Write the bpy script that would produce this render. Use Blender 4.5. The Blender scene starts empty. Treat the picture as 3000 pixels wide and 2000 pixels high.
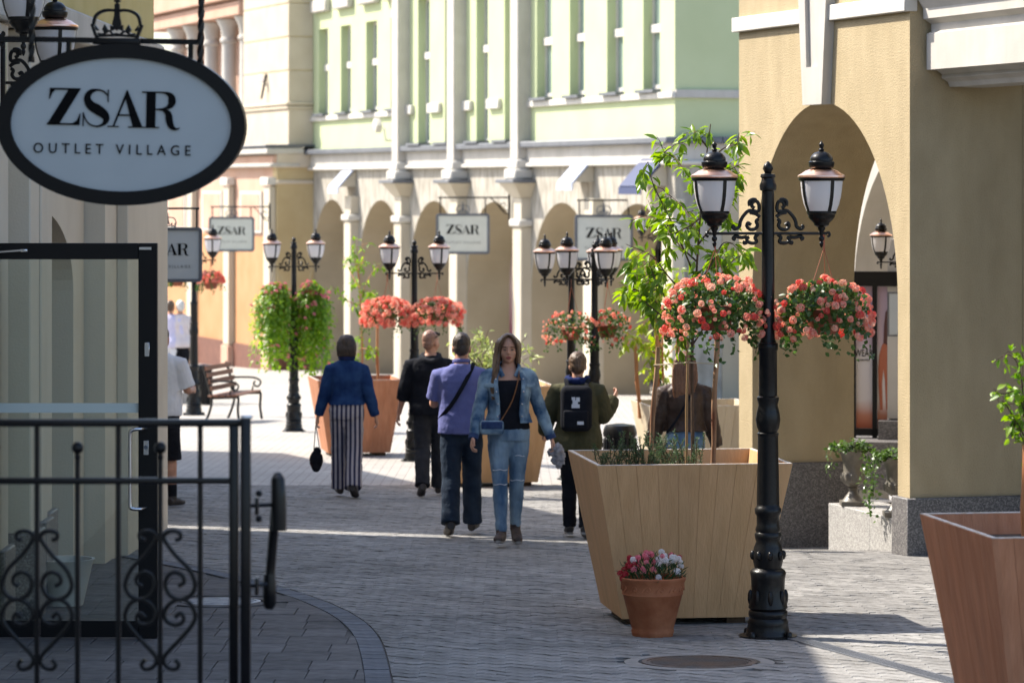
import bpy, bmesh, math, random
from math import sin, cos, pi, radians, sqrt, atan2, tan
from mathutils import Vector, Matrix, noise
random.seed(7)
scene = bpy.context.scene
COL = scene.collection
V = Vector
# ------------------------------------------------------------------ camera
F = 10000.0            # focal length in photo pixels (3000 px wide frame)
EYE = 2.14             # eye height over the street under the camera
HZ = 545.0             # photo row of the true horizon
SLOPE = 0.0295         # the street falls away from the camera
cam_d = bpy.data.cameras.new("camera")
cam = bpy.data.objects.new("camera", cam_d)
COL.objects.link(cam)
scene.camera = cam
cam.location = (0, 0, EYE)
cam.rotation_euler = (radians(90), 0, 0)
cam_d.sensor_width = 36.0
cam_d.lens = 36.0 * F / 3000.0
cam_d.shift_y = -(1000.0 - HZ) / 3000.0
cam_d.clip_start = 0.5
cam_d.clip_end = 1500
cam_d.dof.use_dof = True
cam_d.dof.focus_distance = 21.5
cam_d.dof.aperture_fstop = 4.6
# ------------------------------------------------------------------ sky and sun
SUN_EL = radians(46)
SH = V((-0.9, 0.436, 0)).normalized()           # horizontal direction towards the sun
SDIR = V((SH.x * cos(SUN_EL), SH.y * cos(SUN_EL), sin(SUN_EL)))
world = bpy.data.worlds.new("World")
scene.world = world
world.use_nodes = True
wn = world.node_tree.nodes
sky = wn.new('ShaderNodeTexSky')
sky.sky_type = 'NISHITA'
sky.sun_disc = False
sky.sun_elevation = SUN_EL
sky.sun_rotation = atan2(SH.x, SH.y)
sky.air_density = 0.9
sky.dust_density = 2.0
sky.ozone_density = 0.7
world.node_tree.links.new(sky.outputs[0], wn['Background'].inputs[0])
wn['Background'].inputs[1].default_value = 0.15
sun_d = bpy.data.lights.new("sun", 'SUN')
sun_d.energy = 4.3
sun_d.angle = radians(0.53)
sun_d.color = (1.0, 0.93, 0.82)
sun = bpy.data.objects.new("sun", sun_d)
COL.objects.link(sun)
sun.rotation_euler = SDIR.to_track_quat('Z', 'Y').to_euler()
sun.location = (-30, 20, 40)
scene.view_settings.view_transform = 'Standard'
scene.view_settings.look = 'None'
scene.view_settings.gamma = 1.0
scene.view_settings.use_curve_mapping = False
scene.view_settings.exposure = 1.13
scene.render.engine = 'CYCLES'
cy = scene.cycles
cy.use_denoising = True
cy.max_bounces = 7
cy.diffuse_bounces = 4
cy.glossy_bounces = 3
cy.transmission_bounces = 6
cy.transparent_max_bounces = 12
cy.caustics_reflective = False
cy.caustics_refractive = False
cy.sample_clamp_indirect = 6.0

# ------------------------------------------------------------------ measuring helpers
def sstep(a, b, x):
    t = min(1.0, max(0.0, (x - a) / (b - a)))
    return t * t * (3 - 2 * t)
def gz(X, Y):
    """height of the paving"""
    Yc = max(-20.0, min(Y, 110.0))
    return -SLOPE * Yc - 0.2 * sstep(1.5, 2.2, X) * sstep(27.2, 30.8, Y) * (1 - sstep(40, 46, Y))
def W(x, y, d):
    return V(((x - 1500.0) / F * d, d, EYE - (y - HZ) / F * d))
def Wd(x, y, d):          # the same in 2352-wide preview pixels
    return W(x * 3000 / 2352, y * 3000 / 2352, d)
def ground(X, Y):
    return V((X, Y, gz(X, Y)))

# ------------------------------------------------------------------ mesh builder
class MB:
    def __init__(s):
        s.v = []; s.f = []; s.m = []
    def add(s, vs, fs, mi=0):
        n = len(s.v)
        s.v += [tuple(p) for p in vs]
        s.f += [tuple(i + n for i in f) for f in fs]
        s.m += [mi] * len(fs)
        return s
    def hexa(s, p, mi=0):
        # p: bottom 4 ccw, top 4 ccw
        return s.add(p, [(3, 2, 1, 0), (4, 5, 6, 7), (0, 1, 5, 4), (1, 2, 6, 5), (2, 3, 7, 6), (3, 0, 4, 7)], mi)
    def box(s, x0, x1, y0, y1, z0, z1, mi=0):
        return s.hexa([(x0, y0, z0), (x1, y0, z0), (x1, y1, z0), (x0, y1, z0), (x0, y0, z1), (x1, y0, z1), (x1, y1, z1), (x0, y1, z1)], mi)
    def bbox(s, c, h, bev=0.01, seg=2, rot=None, mi=0):
        """box with rounded edges"""
        bm = bmesh.new()
        bmesh.ops.create_cube(bm, size=1.0)
        for v in bm.verts:
            v.co = V((v.co.x * 2 * h[0], v.co.y * 2 * h[1], v.co.z * 2 * h[2]))
        if bev > 0:
            bmesh.ops.bevel(bm, geom=bm.edges[:], offset=bev, segments=seg, profile=0.5, affect='EDGES')
        bm.verts.index_update()
        R = rot if rot is not None else Matrix.Identity(3)
        s.add([R @ v.co + V(c) for v in bm.verts], [[v.index for v in f.verts] for f in bm.faces], mi)
        bm.free()
        return s
    def tube(s, pts, r, n=8, cap=True, closed=False, mi=0, up=None, sq=1.0):
        """tube along a polyline; r number, list, or list of (ra, rb)"""
        P = [V(p) for p in pts]
        N = len(P)
        if not isinstance(r, (list, tuple)):
            r = [r] * N
        R = [(a, a * sq) if not isinstance(a, (list, tuple)) else a for a in r]
        T = []
        for i in range(N):
            if closed:
                t = P[(i + 1) % N] - P[i - 1]
            else:
                t = P[min(i + 1, N - 1)] - P[max(i - 1, 0)]
            if t.length < 1e-9:
                t = V((0, 0, 1))
            T.append(t.normalized())
        a = V(up) if up is not None else (V((0, 0, 1)) if abs(T[0].z) < 0.9 else V((1, 0, 0)))
        u = (a - T[0] * a.dot(T[0])).normalized()
        vs = []
        for i in range(N):
            u = u - T[i] * u.dot(T[i])
            if u.length < 1e-6:
                u = T[i].orthogonal()
            u.normalize()
            w = T[i].cross(u)
            for k in range(n):
                c = 2 * pi * k / n
                vs.append(P[i] + u * (cos(c) * R[i][0]) + w * (sin(c) * R[i][1]))
        fs = []
        M = N if closed else N - 1
        for i in range(M):
            j = (i + 1) % N
            for k in range(n):
                l = (k + 1) % n
                fs.append((i * n + k, i * n + l, j * n + l, j * n + k))
        if cap and not closed:
            fs.append(tuple(range(n - 1, -1, -1)))
            fs.append(tuple((N - 1) * n + k for k in range(n)))
        return s.add(vs, fs, mi)
    def lathe(s, prof, n=20, c=(0, 0, 0), mi=0, flute=0.0, nf=0):
        vs = []
        for (r, z) in prof:
            for k in range(n):
                a = 2 * pi * k / n
                rr = r * (1 + (flute * (1 if k % 2 else -1) if nf else 0))
                vs.append((c[0] + rr * cos(a), c[1] + rr * sin(a), c[2] + z))
        fs = []
        for i in range(len(prof) - 1):
            for k in range(n):
                l = (k + 1) % n
                fs.append((i * n + k, i * n + l, (i + 1) * n + l, (i + 1) * n + k))
        up = prof[-1][1] > prof[0][1]
        b = tuple(range(n)); t = tuple((len(prof) - 1) * n + k for k in range(n))
        fs.append(b[::-1]); fs.append(t)
        if not up:
            fs = [f[::-1] for f in fs]
        return s.add(vs, fs, mi)
    def ell(s, c, r, nu=12, nv=8, rot=None, mi=0):
        R = rot if rot is not None else Matrix.Identity(3)
        vs = []
        for j in range(1, nv):
            th = pi * j / nv
            for i in range(nu):
                ph = 2 * pi * i / nu
                vs.append(V(c) + R @ V((r[0] * sin(th) * cos(ph), r[1] * sin(th) * sin(ph), r[2] * cos(th))))
        vs.append(V(c) + R @ V((0, 0, r[2]))); vs.append(V(c) + R @ V((0, 0, -r[2])))
        top = len(vs) - 2; bot = len(vs) - 1
        fs = []
        for j in range(nv - 2):
            for i in range(nu):
                k = (i + 1) % nu
                fs.append((j * nu + i, (j + 1) * nu + i, (j + 1) * nu + k, j * nu + k))
        for i in range(nu):
            k = (i + 1) % nu
            fs.append((top, i, k)); fs.append((bot, (nv - 2) * nu + k, (nv - 2) * nu + i))
        return s.add(vs, fs, mi)
    def loft(s, rings, cap=True, mi=0):
        n = len(rings[0])
        vs = [p for r in rings for p in r]
        fs = []
        for i in range(len(rings) - 1):
            for k in range(n):
                l = (k + 1) % n
                fs.append((i * n + k, i * n + l, (i + 1) * n + l, (i + 1) * n + k))
        if cap:
            fs.append(tuple(range(n - 1, -1, -1)))
            fs.append(tuple((len(rings) - 1) * n + k for k in range(n)))
        return s.add(vs, fs, mi)
    def poly(s, pts2, to3, thick, mi=0):
        """extruded planar polygon; to3(u, v, w) maps to space"""
        n = len(pts2)
        vs = [to3(p[0], p[1], 0) for p in pts2] + [to3(p[0], p[1], thick) for p in pts2]
        fs = [tuple(range(n - 1, -1, -1)), tuple(range(n, 2 * n))]
        for i in range(n):
            j = (i + 1) % n
            fs.append((i, j, n + j, n + i))
        return s.add(vs, fs, mi)
    def ribbon2(s, pts, to3, thick, mi=0):
        """pts (u, v, width): flat stroke of changing width, extruded"""
        L = []; Rr = []
        for i, (u, v, w) in enumerate(pts):
            a = pts[max(i - 1, 0)]; b = pts[min(i + 1, len(pts) - 1)]
            t = V((b[0] - a[0], b[1] - a[1])).normalized()
            nn = V((-t.y, t.x)) * (w / 2)
            L.append((u + nn.x, v + nn.y)); Rr.append((u - nn.x, v - nn.y))
        for i in range(len(pts) - 1):
            q = [L[i], Rr[i], Rr[i + 1], L[i + 1]]
            s.poly(q, to3, thick, mi)
        return s
    def mesh(s, name, mats=None, smooth=True, ang=40):
        me = bpy.data.meshes.new(name)
        me.from_pydata(s.v, [], s.f)
        if mats is not None:
            for m in (mats if isinstance(mats, (list, tuple)) else [mats]):
                me.materials.append(m)
            if any(s.m):
                me.polygons.foreach_set('material_index', s.m)
        if smooth:
            me.shade_smooth()
            if ang < 180:
                me.set_sharp_from_angle(angle=radians(ang))
        me.update()
        return me
    def build(s, name, mats, parent=None, smooth=True, ang=40, loc=None, kind=None):
        return link(name, s.mesh(name, mats, smooth, ang), parent, loc, kind)

def link(name, me, parent=None, loc=None, kind=None):
    o = bpy.data.objects.new(name, me)
    COL.objects.link(o)
    if parent is not None:
        o.parent = parent
    if loc is not None:
        o.location = loc
    if kind:
        o["kind"] = kind
    return o
def tag(o, label=None, cat=None, group=None, kind=None):
    if label: o["label"] = label
    if cat: o["category"] = cat
    if group: o["group"] = group
    if kind: o["kind"] = kind
    return o
def thing(name, label, cat, loc=(0, 0, 0), rz=0.0, group=None, scale=1.0):
    o = bpy.data.objects.new(name, None)
    o.empty_display_size = 0.2
    COL.objects.link(o)
    o.location = loc
    o.rotation_euler = (0, 0, rz)
    o.scale = (scale, scale, scale)
    return tag(o, label, cat, group)
def copy_tree(o, parent=None):
    c = o.copy()
    COL.objects.link(c)
    c.parent = parent
    for ch in list(o.children):
        copy_tree(ch, c)
    return c
def spline(pts, n=6):
    """Catmull-Rom through points"""
    P = [V(p) for p in pts]
    out = []
    for i in range(len(P) - 1):
        p0 = P[max(i - 1, 0)]; p1 = P[i]; p2 = P[i + 1]; p3 = P[min(i + 2, len(P) - 1)]
        for k in range(n):
            t = k / n
            out.append(0.5 * ((2 * p1) + (p2 - p0) * t + (2 * p0 - 5 * p1 + 4 * p2 - p3) * t * t + (3 * p1 - p0 - 3 * p2 + p3) * t ** 3))
    out.append(P[-1])
    return out

# ------------------------------------------------------------------ materials
def newmat(name):
    m = bpy.data.materials.new(name)
    m.use_nodes = True
    nt = m.node_tree
    return m, nt, nt.nodes['Principled BSDF']
def mat(name, c, rough=0.6, c2=None, scale=6.0, bump=0.0, bscale=40.0, metal=0.0, spec=0.5, stretch=(1, 1, 1), detail=4.0, island=0.0, coat=0.0, lo=0.35, hi=0.65, bstretch=None, stain=0.0, sscale=0.9, sstretch=(2.2, 2.2, 0.35)):
    m, nt, b = newmat(name)
    N = nt.nodes; L = nt.links
    b.inputs['Roughness'].default_value = rough
    b.inputs['Metallic'].default_value = metal
    b.inputs['Specular IOR Level'].default_value = spec
    b.inputs['Coat Weight'].default_value = coat
    tc = N.new('ShaderNodeTexCoord')
    out = None
    if c2 is not None:
        mp = N.new('ShaderNodeMapping'); mp.inputs['Scale'].default_value = stretch
        L.new(tc.outputs['Object'], mp.inputs['Vector'])
        nz = N.new('ShaderNodeTexNoise'); nz.inputs['Scale'].default_value = scale; nz.inputs['Detail'].default_value = detail
        L.new(mp.outputs[0], nz.inputs['Vector'])
        rp = N.new('ShaderNodeValToRGB')
        rp.color_ramp.elements[0].position = lo; rp.color_ramp.elements[1].position = hi
        rp.color_ramp.elements[0].color = (*c, 1); rp.color_ramp.elements[1].color = (*c2, 1)
        L.new(nz.outputs['Fac'], rp.inputs['Fac'])
        out = rp.outputs['Color']
    else:
        rgb = N.new('ShaderNodeRGB'); rgb.outputs[0].default_value = (*c, 1)
        out = rgb.outputs[0]
    if island > 0:
        ge = N.new('ShaderNodeNewGeometry')
        oi = N.new('ShaderNodeObjectInfo')
        ad = N.new('ShaderNodeMath'); ad.operation = 'ADD'
        L.new(ge.outputs['Random Per Island'], ad.inputs[0]); L.new(oi.outputs['Random'], ad.inputs[1])
        fr = N.new('ShaderNodeMath'); fr.operation = 'FRACT'; L.new(ad.outputs[0], fr.inputs[0])
        mr = N.new('ShaderNodeMapRange'); mr.inputs['To Min'].default_value = 1 - island; mr.inputs['To Max'].default_value = 1 + island
        L.new(fr.outputs[0], mr.inputs['Value'])
        mx = N.new('ShaderNodeVectorMath'); mx.operation = 'SCALE'
        L.new(out, mx.inputs[0]); L.new(mr.outputs[0], mx.inputs['Scale'])
        out = mx.outputs[0]
    if stain > 0:        # weathering that belongs to the surface: streaks and patches in place on it
        gp = N.new('ShaderNodeNewGeometry')
        ms = N.new('ShaderNodeMapping'); ms.inputs['Scale'].default_value = sstretch
        L.new(gp.outputs['Position'], ms.inputs['Vector'])
        ns = N.new('ShaderNodeTexNoise'); ns.inputs['Scale'].default_value = sscale; ns.inputs['Detail'].default_value = 7.0; ns.inputs['Roughness'].default_value = 0.65
        L.new(ms.outputs[0], ns.inputs['Vector'])
        m2 = N.new('ShaderNodeMapRange'); m2.inputs['From Min'].default_value = 0.32; m2.inputs['From Max'].default_value = 0.62
        m2.inputs['To Min'].default_value = 1 - stain; m2.inputs['To Max'].default_value = 1 + stain * 0.25
        L.new(ns.outputs['Fac'], m2.inputs['Value'])
        v2 = N.new('ShaderNodeVectorMath'); v2.operation = 'SCALE'
        L.new(out, v2.inputs[0]); L.new(m2.outputs[0], v2.inputs['Scale'])
        out = v2.outputs[0]
    L.new(out, b.inputs['Base Color'])
    if bump > 0:
        mp2 = N.new('ShaderNodeMapping'); mp2.inputs['Scale'].default_value = bstretch or stretch
        L.new(tc.outputs['Object'], mp2.inputs['Vector'])
        n2 = N.new('ShaderNodeTexNoise'); n2.inputs['Scale'].default_value = bscale; n2.inputs['Detail'].default_value = 3.0
        L.new(mp2.outputs[0], n2.inputs['Vector'])
        bp = N.new('ShaderNodeBump'); bp.inputs['Strength'].default_value = bump; bp.inputs['Distance'].default_value = 0.01
        L.new(n2.outputs['Fac'], bp.inputs['Height']); L.new(bp.outputs[0], b.inputs['Normal'])
    return m
def leafmat(name, c, c2, trans=0.45, rough=0.4, scale=3.0):
    """leaf or petal: light passes through the blade"""
    m, nt, b = newmat(name)
    N = nt.nodes; L = nt.links
    ge = N.new('ShaderNodeNewGeometry'); oi = N.new('ShaderNodeObjectInfo')
    ad = N.new('ShaderNodeMath'); ad.operation = 'ADD'
    L.new(ge.outputs['Random Per Island'], ad.inputs[0]); L.new(oi.outputs['Random'], ad.inputs[1])
    fr = N.new('ShaderNodeMath'); fr.operation = 'FRACT'; L.new(ad.outputs[0], fr.inputs[0])
    rp = N.new('ShaderNodeValToRGB')
    rp.color_ramp.elements[0].color = (*c, 1); rp.color_ramp.elements[1].color = (*c2, 1)
    L.new(fr.outputs[0], rp.inputs['Fac'])
    L.new(rp.outputs['Color'], b.inputs['Base Color'])
    b.inputs['Roughness'].default_value = rough
    tr = N.new('ShaderNodeBsdfTranslucent')
    hs = N.new('ShaderNodeHueSaturation'); hs.inputs['Saturation'].default_value = 1.15; hs.inputs['Value'].default_value = 1.3
    L.new(rp.outputs['Color'], hs.inputs['Color']); L.new(hs.outputs[0], tr.inputs['Color'])
    mx = N.new('ShaderNodeMixShader'); mx.inputs[0].default_value = trans
    L.new(b.outputs[0], mx.inputs[1]); L.new(tr.outputs[0], mx.inputs[2])
    L.new(mx.outputs[0], N['Material Output'].inputs['Surface'])
    return m
def granite(name, c, c2, c3, scale=90.0, rough=0.55):
    m, nt, b = newmat(name)
    N = nt.nodes; L = nt.links
    tc = N.new('ShaderNodeTexCoord')
    vo = N.new('ShaderNodeTexVoronoi'); vo.inputs['Scale'].default_value = scale
    L.new(tc.outputs['Object'], vo.inputs['Vector'])
    sp = N.new('ShaderNodeSeparateColor'); L.new(vo.outputs['Color'], sp.inputs[0])
    rp = N.new('ShaderNodeValToRGB'); rp.color_ramp.interpolation = 'CONSTANT'
    e = rp.color_ramp.elements
    e[0].color = (*c, 1); e[1].position = 0.42; e[1].color = (*c2, 1)
    e3 = e.new(0.78); e3.color = (*c3, 1)
    L.new(sp.outputs[0], rp.inputs['Fac'])
    L.new(rp.outputs['Color'], b.inputs['Base Color'])
    b.inputs['Roughness'].default_value = rough
    return m

M = {}
M['iron'] = mat('iron', (0.005, 0.005, 0.0055), 0.33, (0.009, 0.0085, 0.0085), 30, bump=0.15, bscale=60, spec=0.3)
M['iron_gloss'] = mat('iron_gloss', (0.004, 0.004, 0.0055), 0.28, (0.007, 0.007, 0.009), 12, bump=0.05, bscale=120, spec=0.3)
M['copper'] = mat('copper', (0.93, 0.50, 0.34), 0.30, (0.97, 0.62, 0.44), 14, metal=1.0, bump=0.05, bscale=50)
M['opal'] = None
M['stucco_tan'] = mat('stucco_tan', (0.395, 0.318, 0.195), 0.95, (0.45, 0.365, 0.23), 5.0, bump=0.75, bscale=85, stretch=(1, 1, 0.45), spec=0.1, bstretch=(1, 1, 0.8), lo=0.3, hi=0.7, stain=0.10)
M['trim'] = mat('trim', (0.47, 0.445, 0.40), 0.8, (0.52, 0.495, 0.45), 3.0, bump=0.1, bscale=60, spec=0.2, stain=0.12)
M['trim_white'] = mat('trim_white', (0.54, 0.52, 0.47), 0.75, (0.60, 0.575, 0.525), 3.0, spec=0.2, stain=0.12)
M['green'] = mat('green', (0.475, 0.53, 0.315), 0.9, (0.51, 0.565, 0.345), 1.2, bump=0.2, bscale=50, spec=0.15)
M['stone_rough'] = mat('stone_rough', (0.28, 0.26, 0.22), 0.95, (0.45, 0.42, 0.365), 4.0, bump=0.6, bscale=9, stretch=(1.5, 1.5, 0.5), spec=0.1)
M['beige'] = mat('beige', (0.38, 0.325, 0.23), 0.9, (0.44, 0.38, 0.28), 0.8, bump=0.2, bscale=30, spec=0.15)
M['cream'] = mat('cream', (0.49, 0.44, 0.345), 0.85, (0.54, 0.49, 0.395), 1.5, bump=0.15, bscale=40, spec=0.15)
M['peach'] = mat('peach', (0.42, 0.225, 0.11), 0.9, (0.47, 0.265, 0.14), 1.2, bump=0.2, bscale=30, spec=0.15)
M['pink'] = mat('pink', (0.50, 0.315, 0.23), 0.9, (0.54, 0.365, 0.28), 1.0, bump=0.2, bscale=30, spec=0.15)
M['plinth_red'] = mat('plinth_red', (0.115, 0.04, 0.024), 0.7, (0.15, 0.057, 0.034), 4)
M['tower'] = mat('tower', (0.50, 0.43, 0.33), 0.9, (0.55, 0.48, 0.38), 1.5, bump=0.2, bscale=30, spec=0.15)
M['tower_shade'] = mat('tower_shade', (0.45, 0.35, 0.19), 0.9, (0.50, 0.40, 0.23), 1.5, bump=0.2, bscale=30, spec=0.15)  # darker copy of the tower stone, shade of its unlit side painted in
M['ledge'] = mat('ledge', (0.09, 0.10, 0.12), 0.45, (0.12, 0.13, 0.15), 3)
M['granite'] = granite('granite', (0.085, 0.08, 0.08), (0.14, 0.132, 0.13), (0.22, 0.208, 0.20), 105)
M['granite_pale'] = granite('granite_pale', (0.26, 0.25, 0.24), (0.36, 0.35, 0.33), (0.46, 0.45, 0.43), 110)
M['beige_wall'] = mat('beige_wall', (0.56, 0.495, 0.395), 0.9, (0.61, 0.545, 0.44), 1.5, bump=0.25, bscale=60, spec=0.15)
M['yellow_wall'] = mat('yellow_wall', (0.48, 0.40, 0.17), 0.9, (0.53, 0.45, 0.21), 2.0, bump=0.2, bscale=60, spec=0.15)
M['paver'] = mat('paver', (0.20, 0.193, 0.185), 0.85, (0.31, 0.30, 0.285), 16, bump=0.4, bscale=120, island=0.17, spec=0.25, stain=0.3, sscale=0.55, sstretch=(1, 1, 1))
M['slab'] = mat('slab', (0.115, 0.108, 0.105), 0.85, (0.17, 0.16, 0.155), 9, bump=0.4, bscale=160, island=0.16, spec=0.25, stain=0.3, sscale=0.8, sstretch=(1, 1, 1))
M['edging'] = mat('edging', (0.105, 0.112, 0.128), 0.8, (0.16, 0.168, 0.185), 12, bump=0.4, bscale=140, island=0.15, spec=0.25)
M['joint'] = mat('joint', (0.085, 0.08, 0.073), 0.95, (0.13, 0.12, 0.11), 20)
M['plank_tan'] = mat('plank_tan', (0.60, 0.35, 0.165), 0.6, (0.65, 0.385, 0.19), 7, bump=0.4, bscale=30, stretch=(3, 3, 0.25), island=0.03, spec=0.3, stain=0.10, sscale=1.6)
M['plank_terra'] = mat('plank_terra', (0.46, 0.19, 0.095), 0.65, (0.53, 0.235, 0.125), 7, bump=0.45, bscale=30, stretch=(3, 3, 0.25), island=0.07, spec=0.25, stain=0.22, sscale=1.8)
M['plank_cream'] = mat('plank_cream', (0.56, 0.46, 0.32), 0.6, (0.60, 0.51, 0.37), 7, bump=0.3, bscale=30, stretch=(3, 3, 0.25), island=0.05, spec=0.3)
M['paint_chip'] = mat('paint_chip', (0.62, 0.58, 0.55), 0.7, (0.5, 0.4, 0.3), 30)
M['soil'] = mat('soil', (0.035, 0.024, 0.016), 0.95, (0.06, 0.042, 0.03), 25, bump=0.8, bscale=40)
M['terracotta'] = mat('terracotta', (0.30, 0.095, 0.04), 0.75, (0.42, 0.16, 0.075), 7, bump=0.35, bscale=35, spec=0.25)
M['basket_pot'] = mat('basket_pot', (0.20, 0.045, 0.02), 0.55, (0.28, 0.08, 0.035), 6)
M['strap'] = mat('strap', (0.38, 0.11, 0.05), 0.6)
M['coral'] = leafmat('coral', (0.80, 0.22, 0.17), (0.89, 0.52, 0.40), 0.4, 0.55)
M['coral_pale'] = leafmat('coral_pale', (0.86, 0.40, 0.28), (0.92, 0.62, 0.48), 0.4, 0.55)
M['coral_deep'] = leafmat('coral_deep', (0.66, 0.07, 0.07), (0.78, 0.18, 0.14), 0.4, 0.55)
M['red_bloom'] = leafmat('red_bloom', (0.74, 0.10, 0.075), (0.84, 0.28, 0.2), 0.35, 0.55)
M['crimson'] = leafmat('crimson', (0.35, 0.008, 0.02), (0.55, 0.03, 0.06), 0.3, 0.55)
M['rose'] = leafmat('rose', (0.70, 0.12, 0.19), (0.80, 0.32, 0.36), 0.3, 0.55)
M['white_bloom'] = leafmat('white_bloom', (0.75, 0.72, 0.74), (0.82, 0.80, 0.80), 0.3, 0.55)
M['leaf_geranium'] = leafmat('leaf_geranium', (0.035, 0.085, 0.018), (0.09, 0.16, 0.04), 0.35)
M['leaf_tree'] = leafmat('leaf_tree', (0.11, 0.21, 0.024), (0.30, 0.42, 0.055), 0.5, 0.32)
M['leaf_tree_pale'] = leafmat('leaf_tree_pale', (0.20, 0.30, 0.03), (0.38, 0.45, 0.06), 0.5, 0.4)
M['leaf_trail'] = leafmat('leaf_trail', (0.11, 0.24, 0.015), (0.30, 0.44, 0.045), 0.5, 0.4)
M['leaf_willow'] = leafmat('leaf_willow', (0.26, 0.32, 0.10), (0.45, 0.50, 0.20), 0.4, 0.4)
M['leaf_ivy'] = leafmat('leaf_ivy', (0.03, 0.075, 0.012), (0.13, 0.21, 0.05), 0.3, 0.3)
M['leaf_rosemary'] = leafmat('leaf_rosemary', (0.05, 0.095, 0.04), (0.12, 0.18, 0.085), 0.25, 0.5)
M['leaf_pot'] = leafmat('leaf_pot', (0.015, 0.045, 0.012), (0.04, 0.09, 0.03), 0.25, 0.45)
M['bark'] = mat('bark', (0.06, 0.035, 0.02), 0.85, (0.11, 0.065, 0.035), 30, bump=0.5, bscale=50, stretch=(1, 1, 0.3))
M['stake'] = mat('stake', (0.15, 0.05, 0.02), 0.8, (0.42, 0.26, 0.14), 14, bump=0.6, bscale=40, stretch=(1, 1, 0.25))
M['stake_orange'] = mat('stake_orange', (0.42, 0.15, 0.05), 0.75, (0.52, 0.26, 0.12), 10, stretch=(1, 1, 0.3))
M['bamboo'] = mat('bamboo', (0.26, 0.15, 0.06), 0.6, (0.32, 0.2, 0.09), 10, stretch=(1, 1, 0.3))
M['twine'] = mat('twine', (0.40, 0.33, 0.22), 0.9)
M['urn'] = mat('urn', (0.10, 0.09, 0.075), 0.45, (0.17, 0.15, 0.12), 12, bump=0.2, bscale=30)
M['steel'] = mat('steel', (0.6, 0.6, 0.62), 0.25, metal=1.0)
M['sign_face'] = mat('sign_face', (0.46, 0.50, 0.52), 0.5, (0.48, 0.52, 0.54), 6)
M['sign_face_far'] = mat('sign_face_far', (0.54, 0.56, 0.51), 0.5, (0.57, 0.59, 0.54), 6)
M['black_frame'] = mat('black_frame', (0.005, 0.005, 0.006), 0.4, spec=0.25)
M['ink'] = mat('ink', (0.003, 0.003, 0.004), 0.6, spec=0.1)
M['ink_grey'] = mat('ink_grey', (0.16, 0.17, 0.17), 0.6)
M['film'] = mat('film', (0.55, 0.62, 0.60), 0.5)
M['wood_slat'] = mat('wood_slat', (0.15, 0.055, 0.028), 0.55, (0.23, 0.10, 0.055), 8, stretch=(0.3, 3, 3))
M['window_glass'] = mat('window_glass', (0.20, 0.27, 0.24), 0.08, (0.26, 0.33, 0.29), 0.6, spec=0.6)
M['awning_blue'] = mat('awning_blue', (0.035, 0.05, 0.12), 0.7)
M['awning_pale'] = mat('awning_pale', (0.45, 0.50, 0.62), 0.5)
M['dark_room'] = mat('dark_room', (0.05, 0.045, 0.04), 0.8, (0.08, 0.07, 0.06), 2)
M['roof'] = mat('roof', (0.12, 0.11, 0.11), 0.8, (0.16, 0.15, 0.14), 3)
def glassmat(name, tint, refl=0.10):
    m, nt, b = newmat(name)
    N = nt.nodes; L = nt.links
    tr = N.new('ShaderNodeBsdfTransparent'); tr.inputs[0].default_value = (*tint, 1)
    gl = N.new('ShaderNodeBsdfGlossy'); gl.inputs['Roughness'].default_value = 0.02
    fr = N.new('ShaderNodeFresnel'); fr.inputs[0].default_value = 1.5
    ad = N.new('ShaderNodeMath'); ad.operation = 'ADD'; ad.inputs[1].default_value = refl
    L.new(fr.outputs[0], ad.inputs[0])
    mx = N.new('ShaderNodeMixShader')
    L.new(ad.outputs[0], mx.inputs[0]); L.new(tr.outputs[0], mx.inputs[1]); L.new(gl.outputs[0], mx.inputs[2])
    L.new(mx.outputs[0], N['Material Output'].inputs['Surface'])
    return m
m_, nt_, b_o = newmat('opal')
b_o.inputs['Base Color'].default_value = (0.90, 0.88, 0.89, 1); b_o.inputs['Roughness'].default_value = 0.25
tr_o = nt_.nodes.new('ShaderNodeBsdfTranslucent'); tr_o.inputs[0].default_value = (0.92, 0.90, 0.91, 1)
mx_o = nt_.nodes.new('ShaderNodeMixShader'); mx_o.inputs[0].default_value = 0.5
nt_.links.new(b_o.outputs[0], mx_o.inputs[1]); nt_.links.new(tr_o.outputs[0], mx_o.inputs[2]); nt_.links.new(mx_o.outputs[0], nt_.nodes['Material Output'].inputs['Surface'])
M['opal'] = m_
M['door_glass'] = glassmat('door_glass', (0.90, 0.93, 0.89), 0.04)
# ================================================================== GROUND AND STREET
def sheet(name, xs, ys, dz, m, label=None):
    mb = MB()
    vs = [(x, y, gz(x, y) + dz) for y in ys for x in xs]
    nx = len(xs)
    fs = [(j * nx + i, j * nx + i + 1, (j + 1) * nx + i + 1, (j + 1) * nx + i) for j in range(len(ys) - 1) for i in range(nx - 1)]
    mb.add(vs, fs)
    o = mb.build(name, m, ang=180)
    tag(o, label, None, None, 'structure')
    return o
def frange(a, b, st):
    n = int(round((b - a) / st))
    return [a + (b - a) * i / n for i in range(n + 1)]
m_ground, nt, b = newmat('ground_mat')
b.inputs['Base Color'].default_value = (0.2, 0.19, 0.17, 1); b.inputs['Roughness'].default_value = 0.9
sheet('ground', [-300, -150, -60, -30, -12, 0, 12, 30, 60, 150, 300], [-20, 0, 15, 30, 45, 70, 110, 200, 400], -0.45, m_ground, 'paved ground falling gently away under the whole street')

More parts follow.
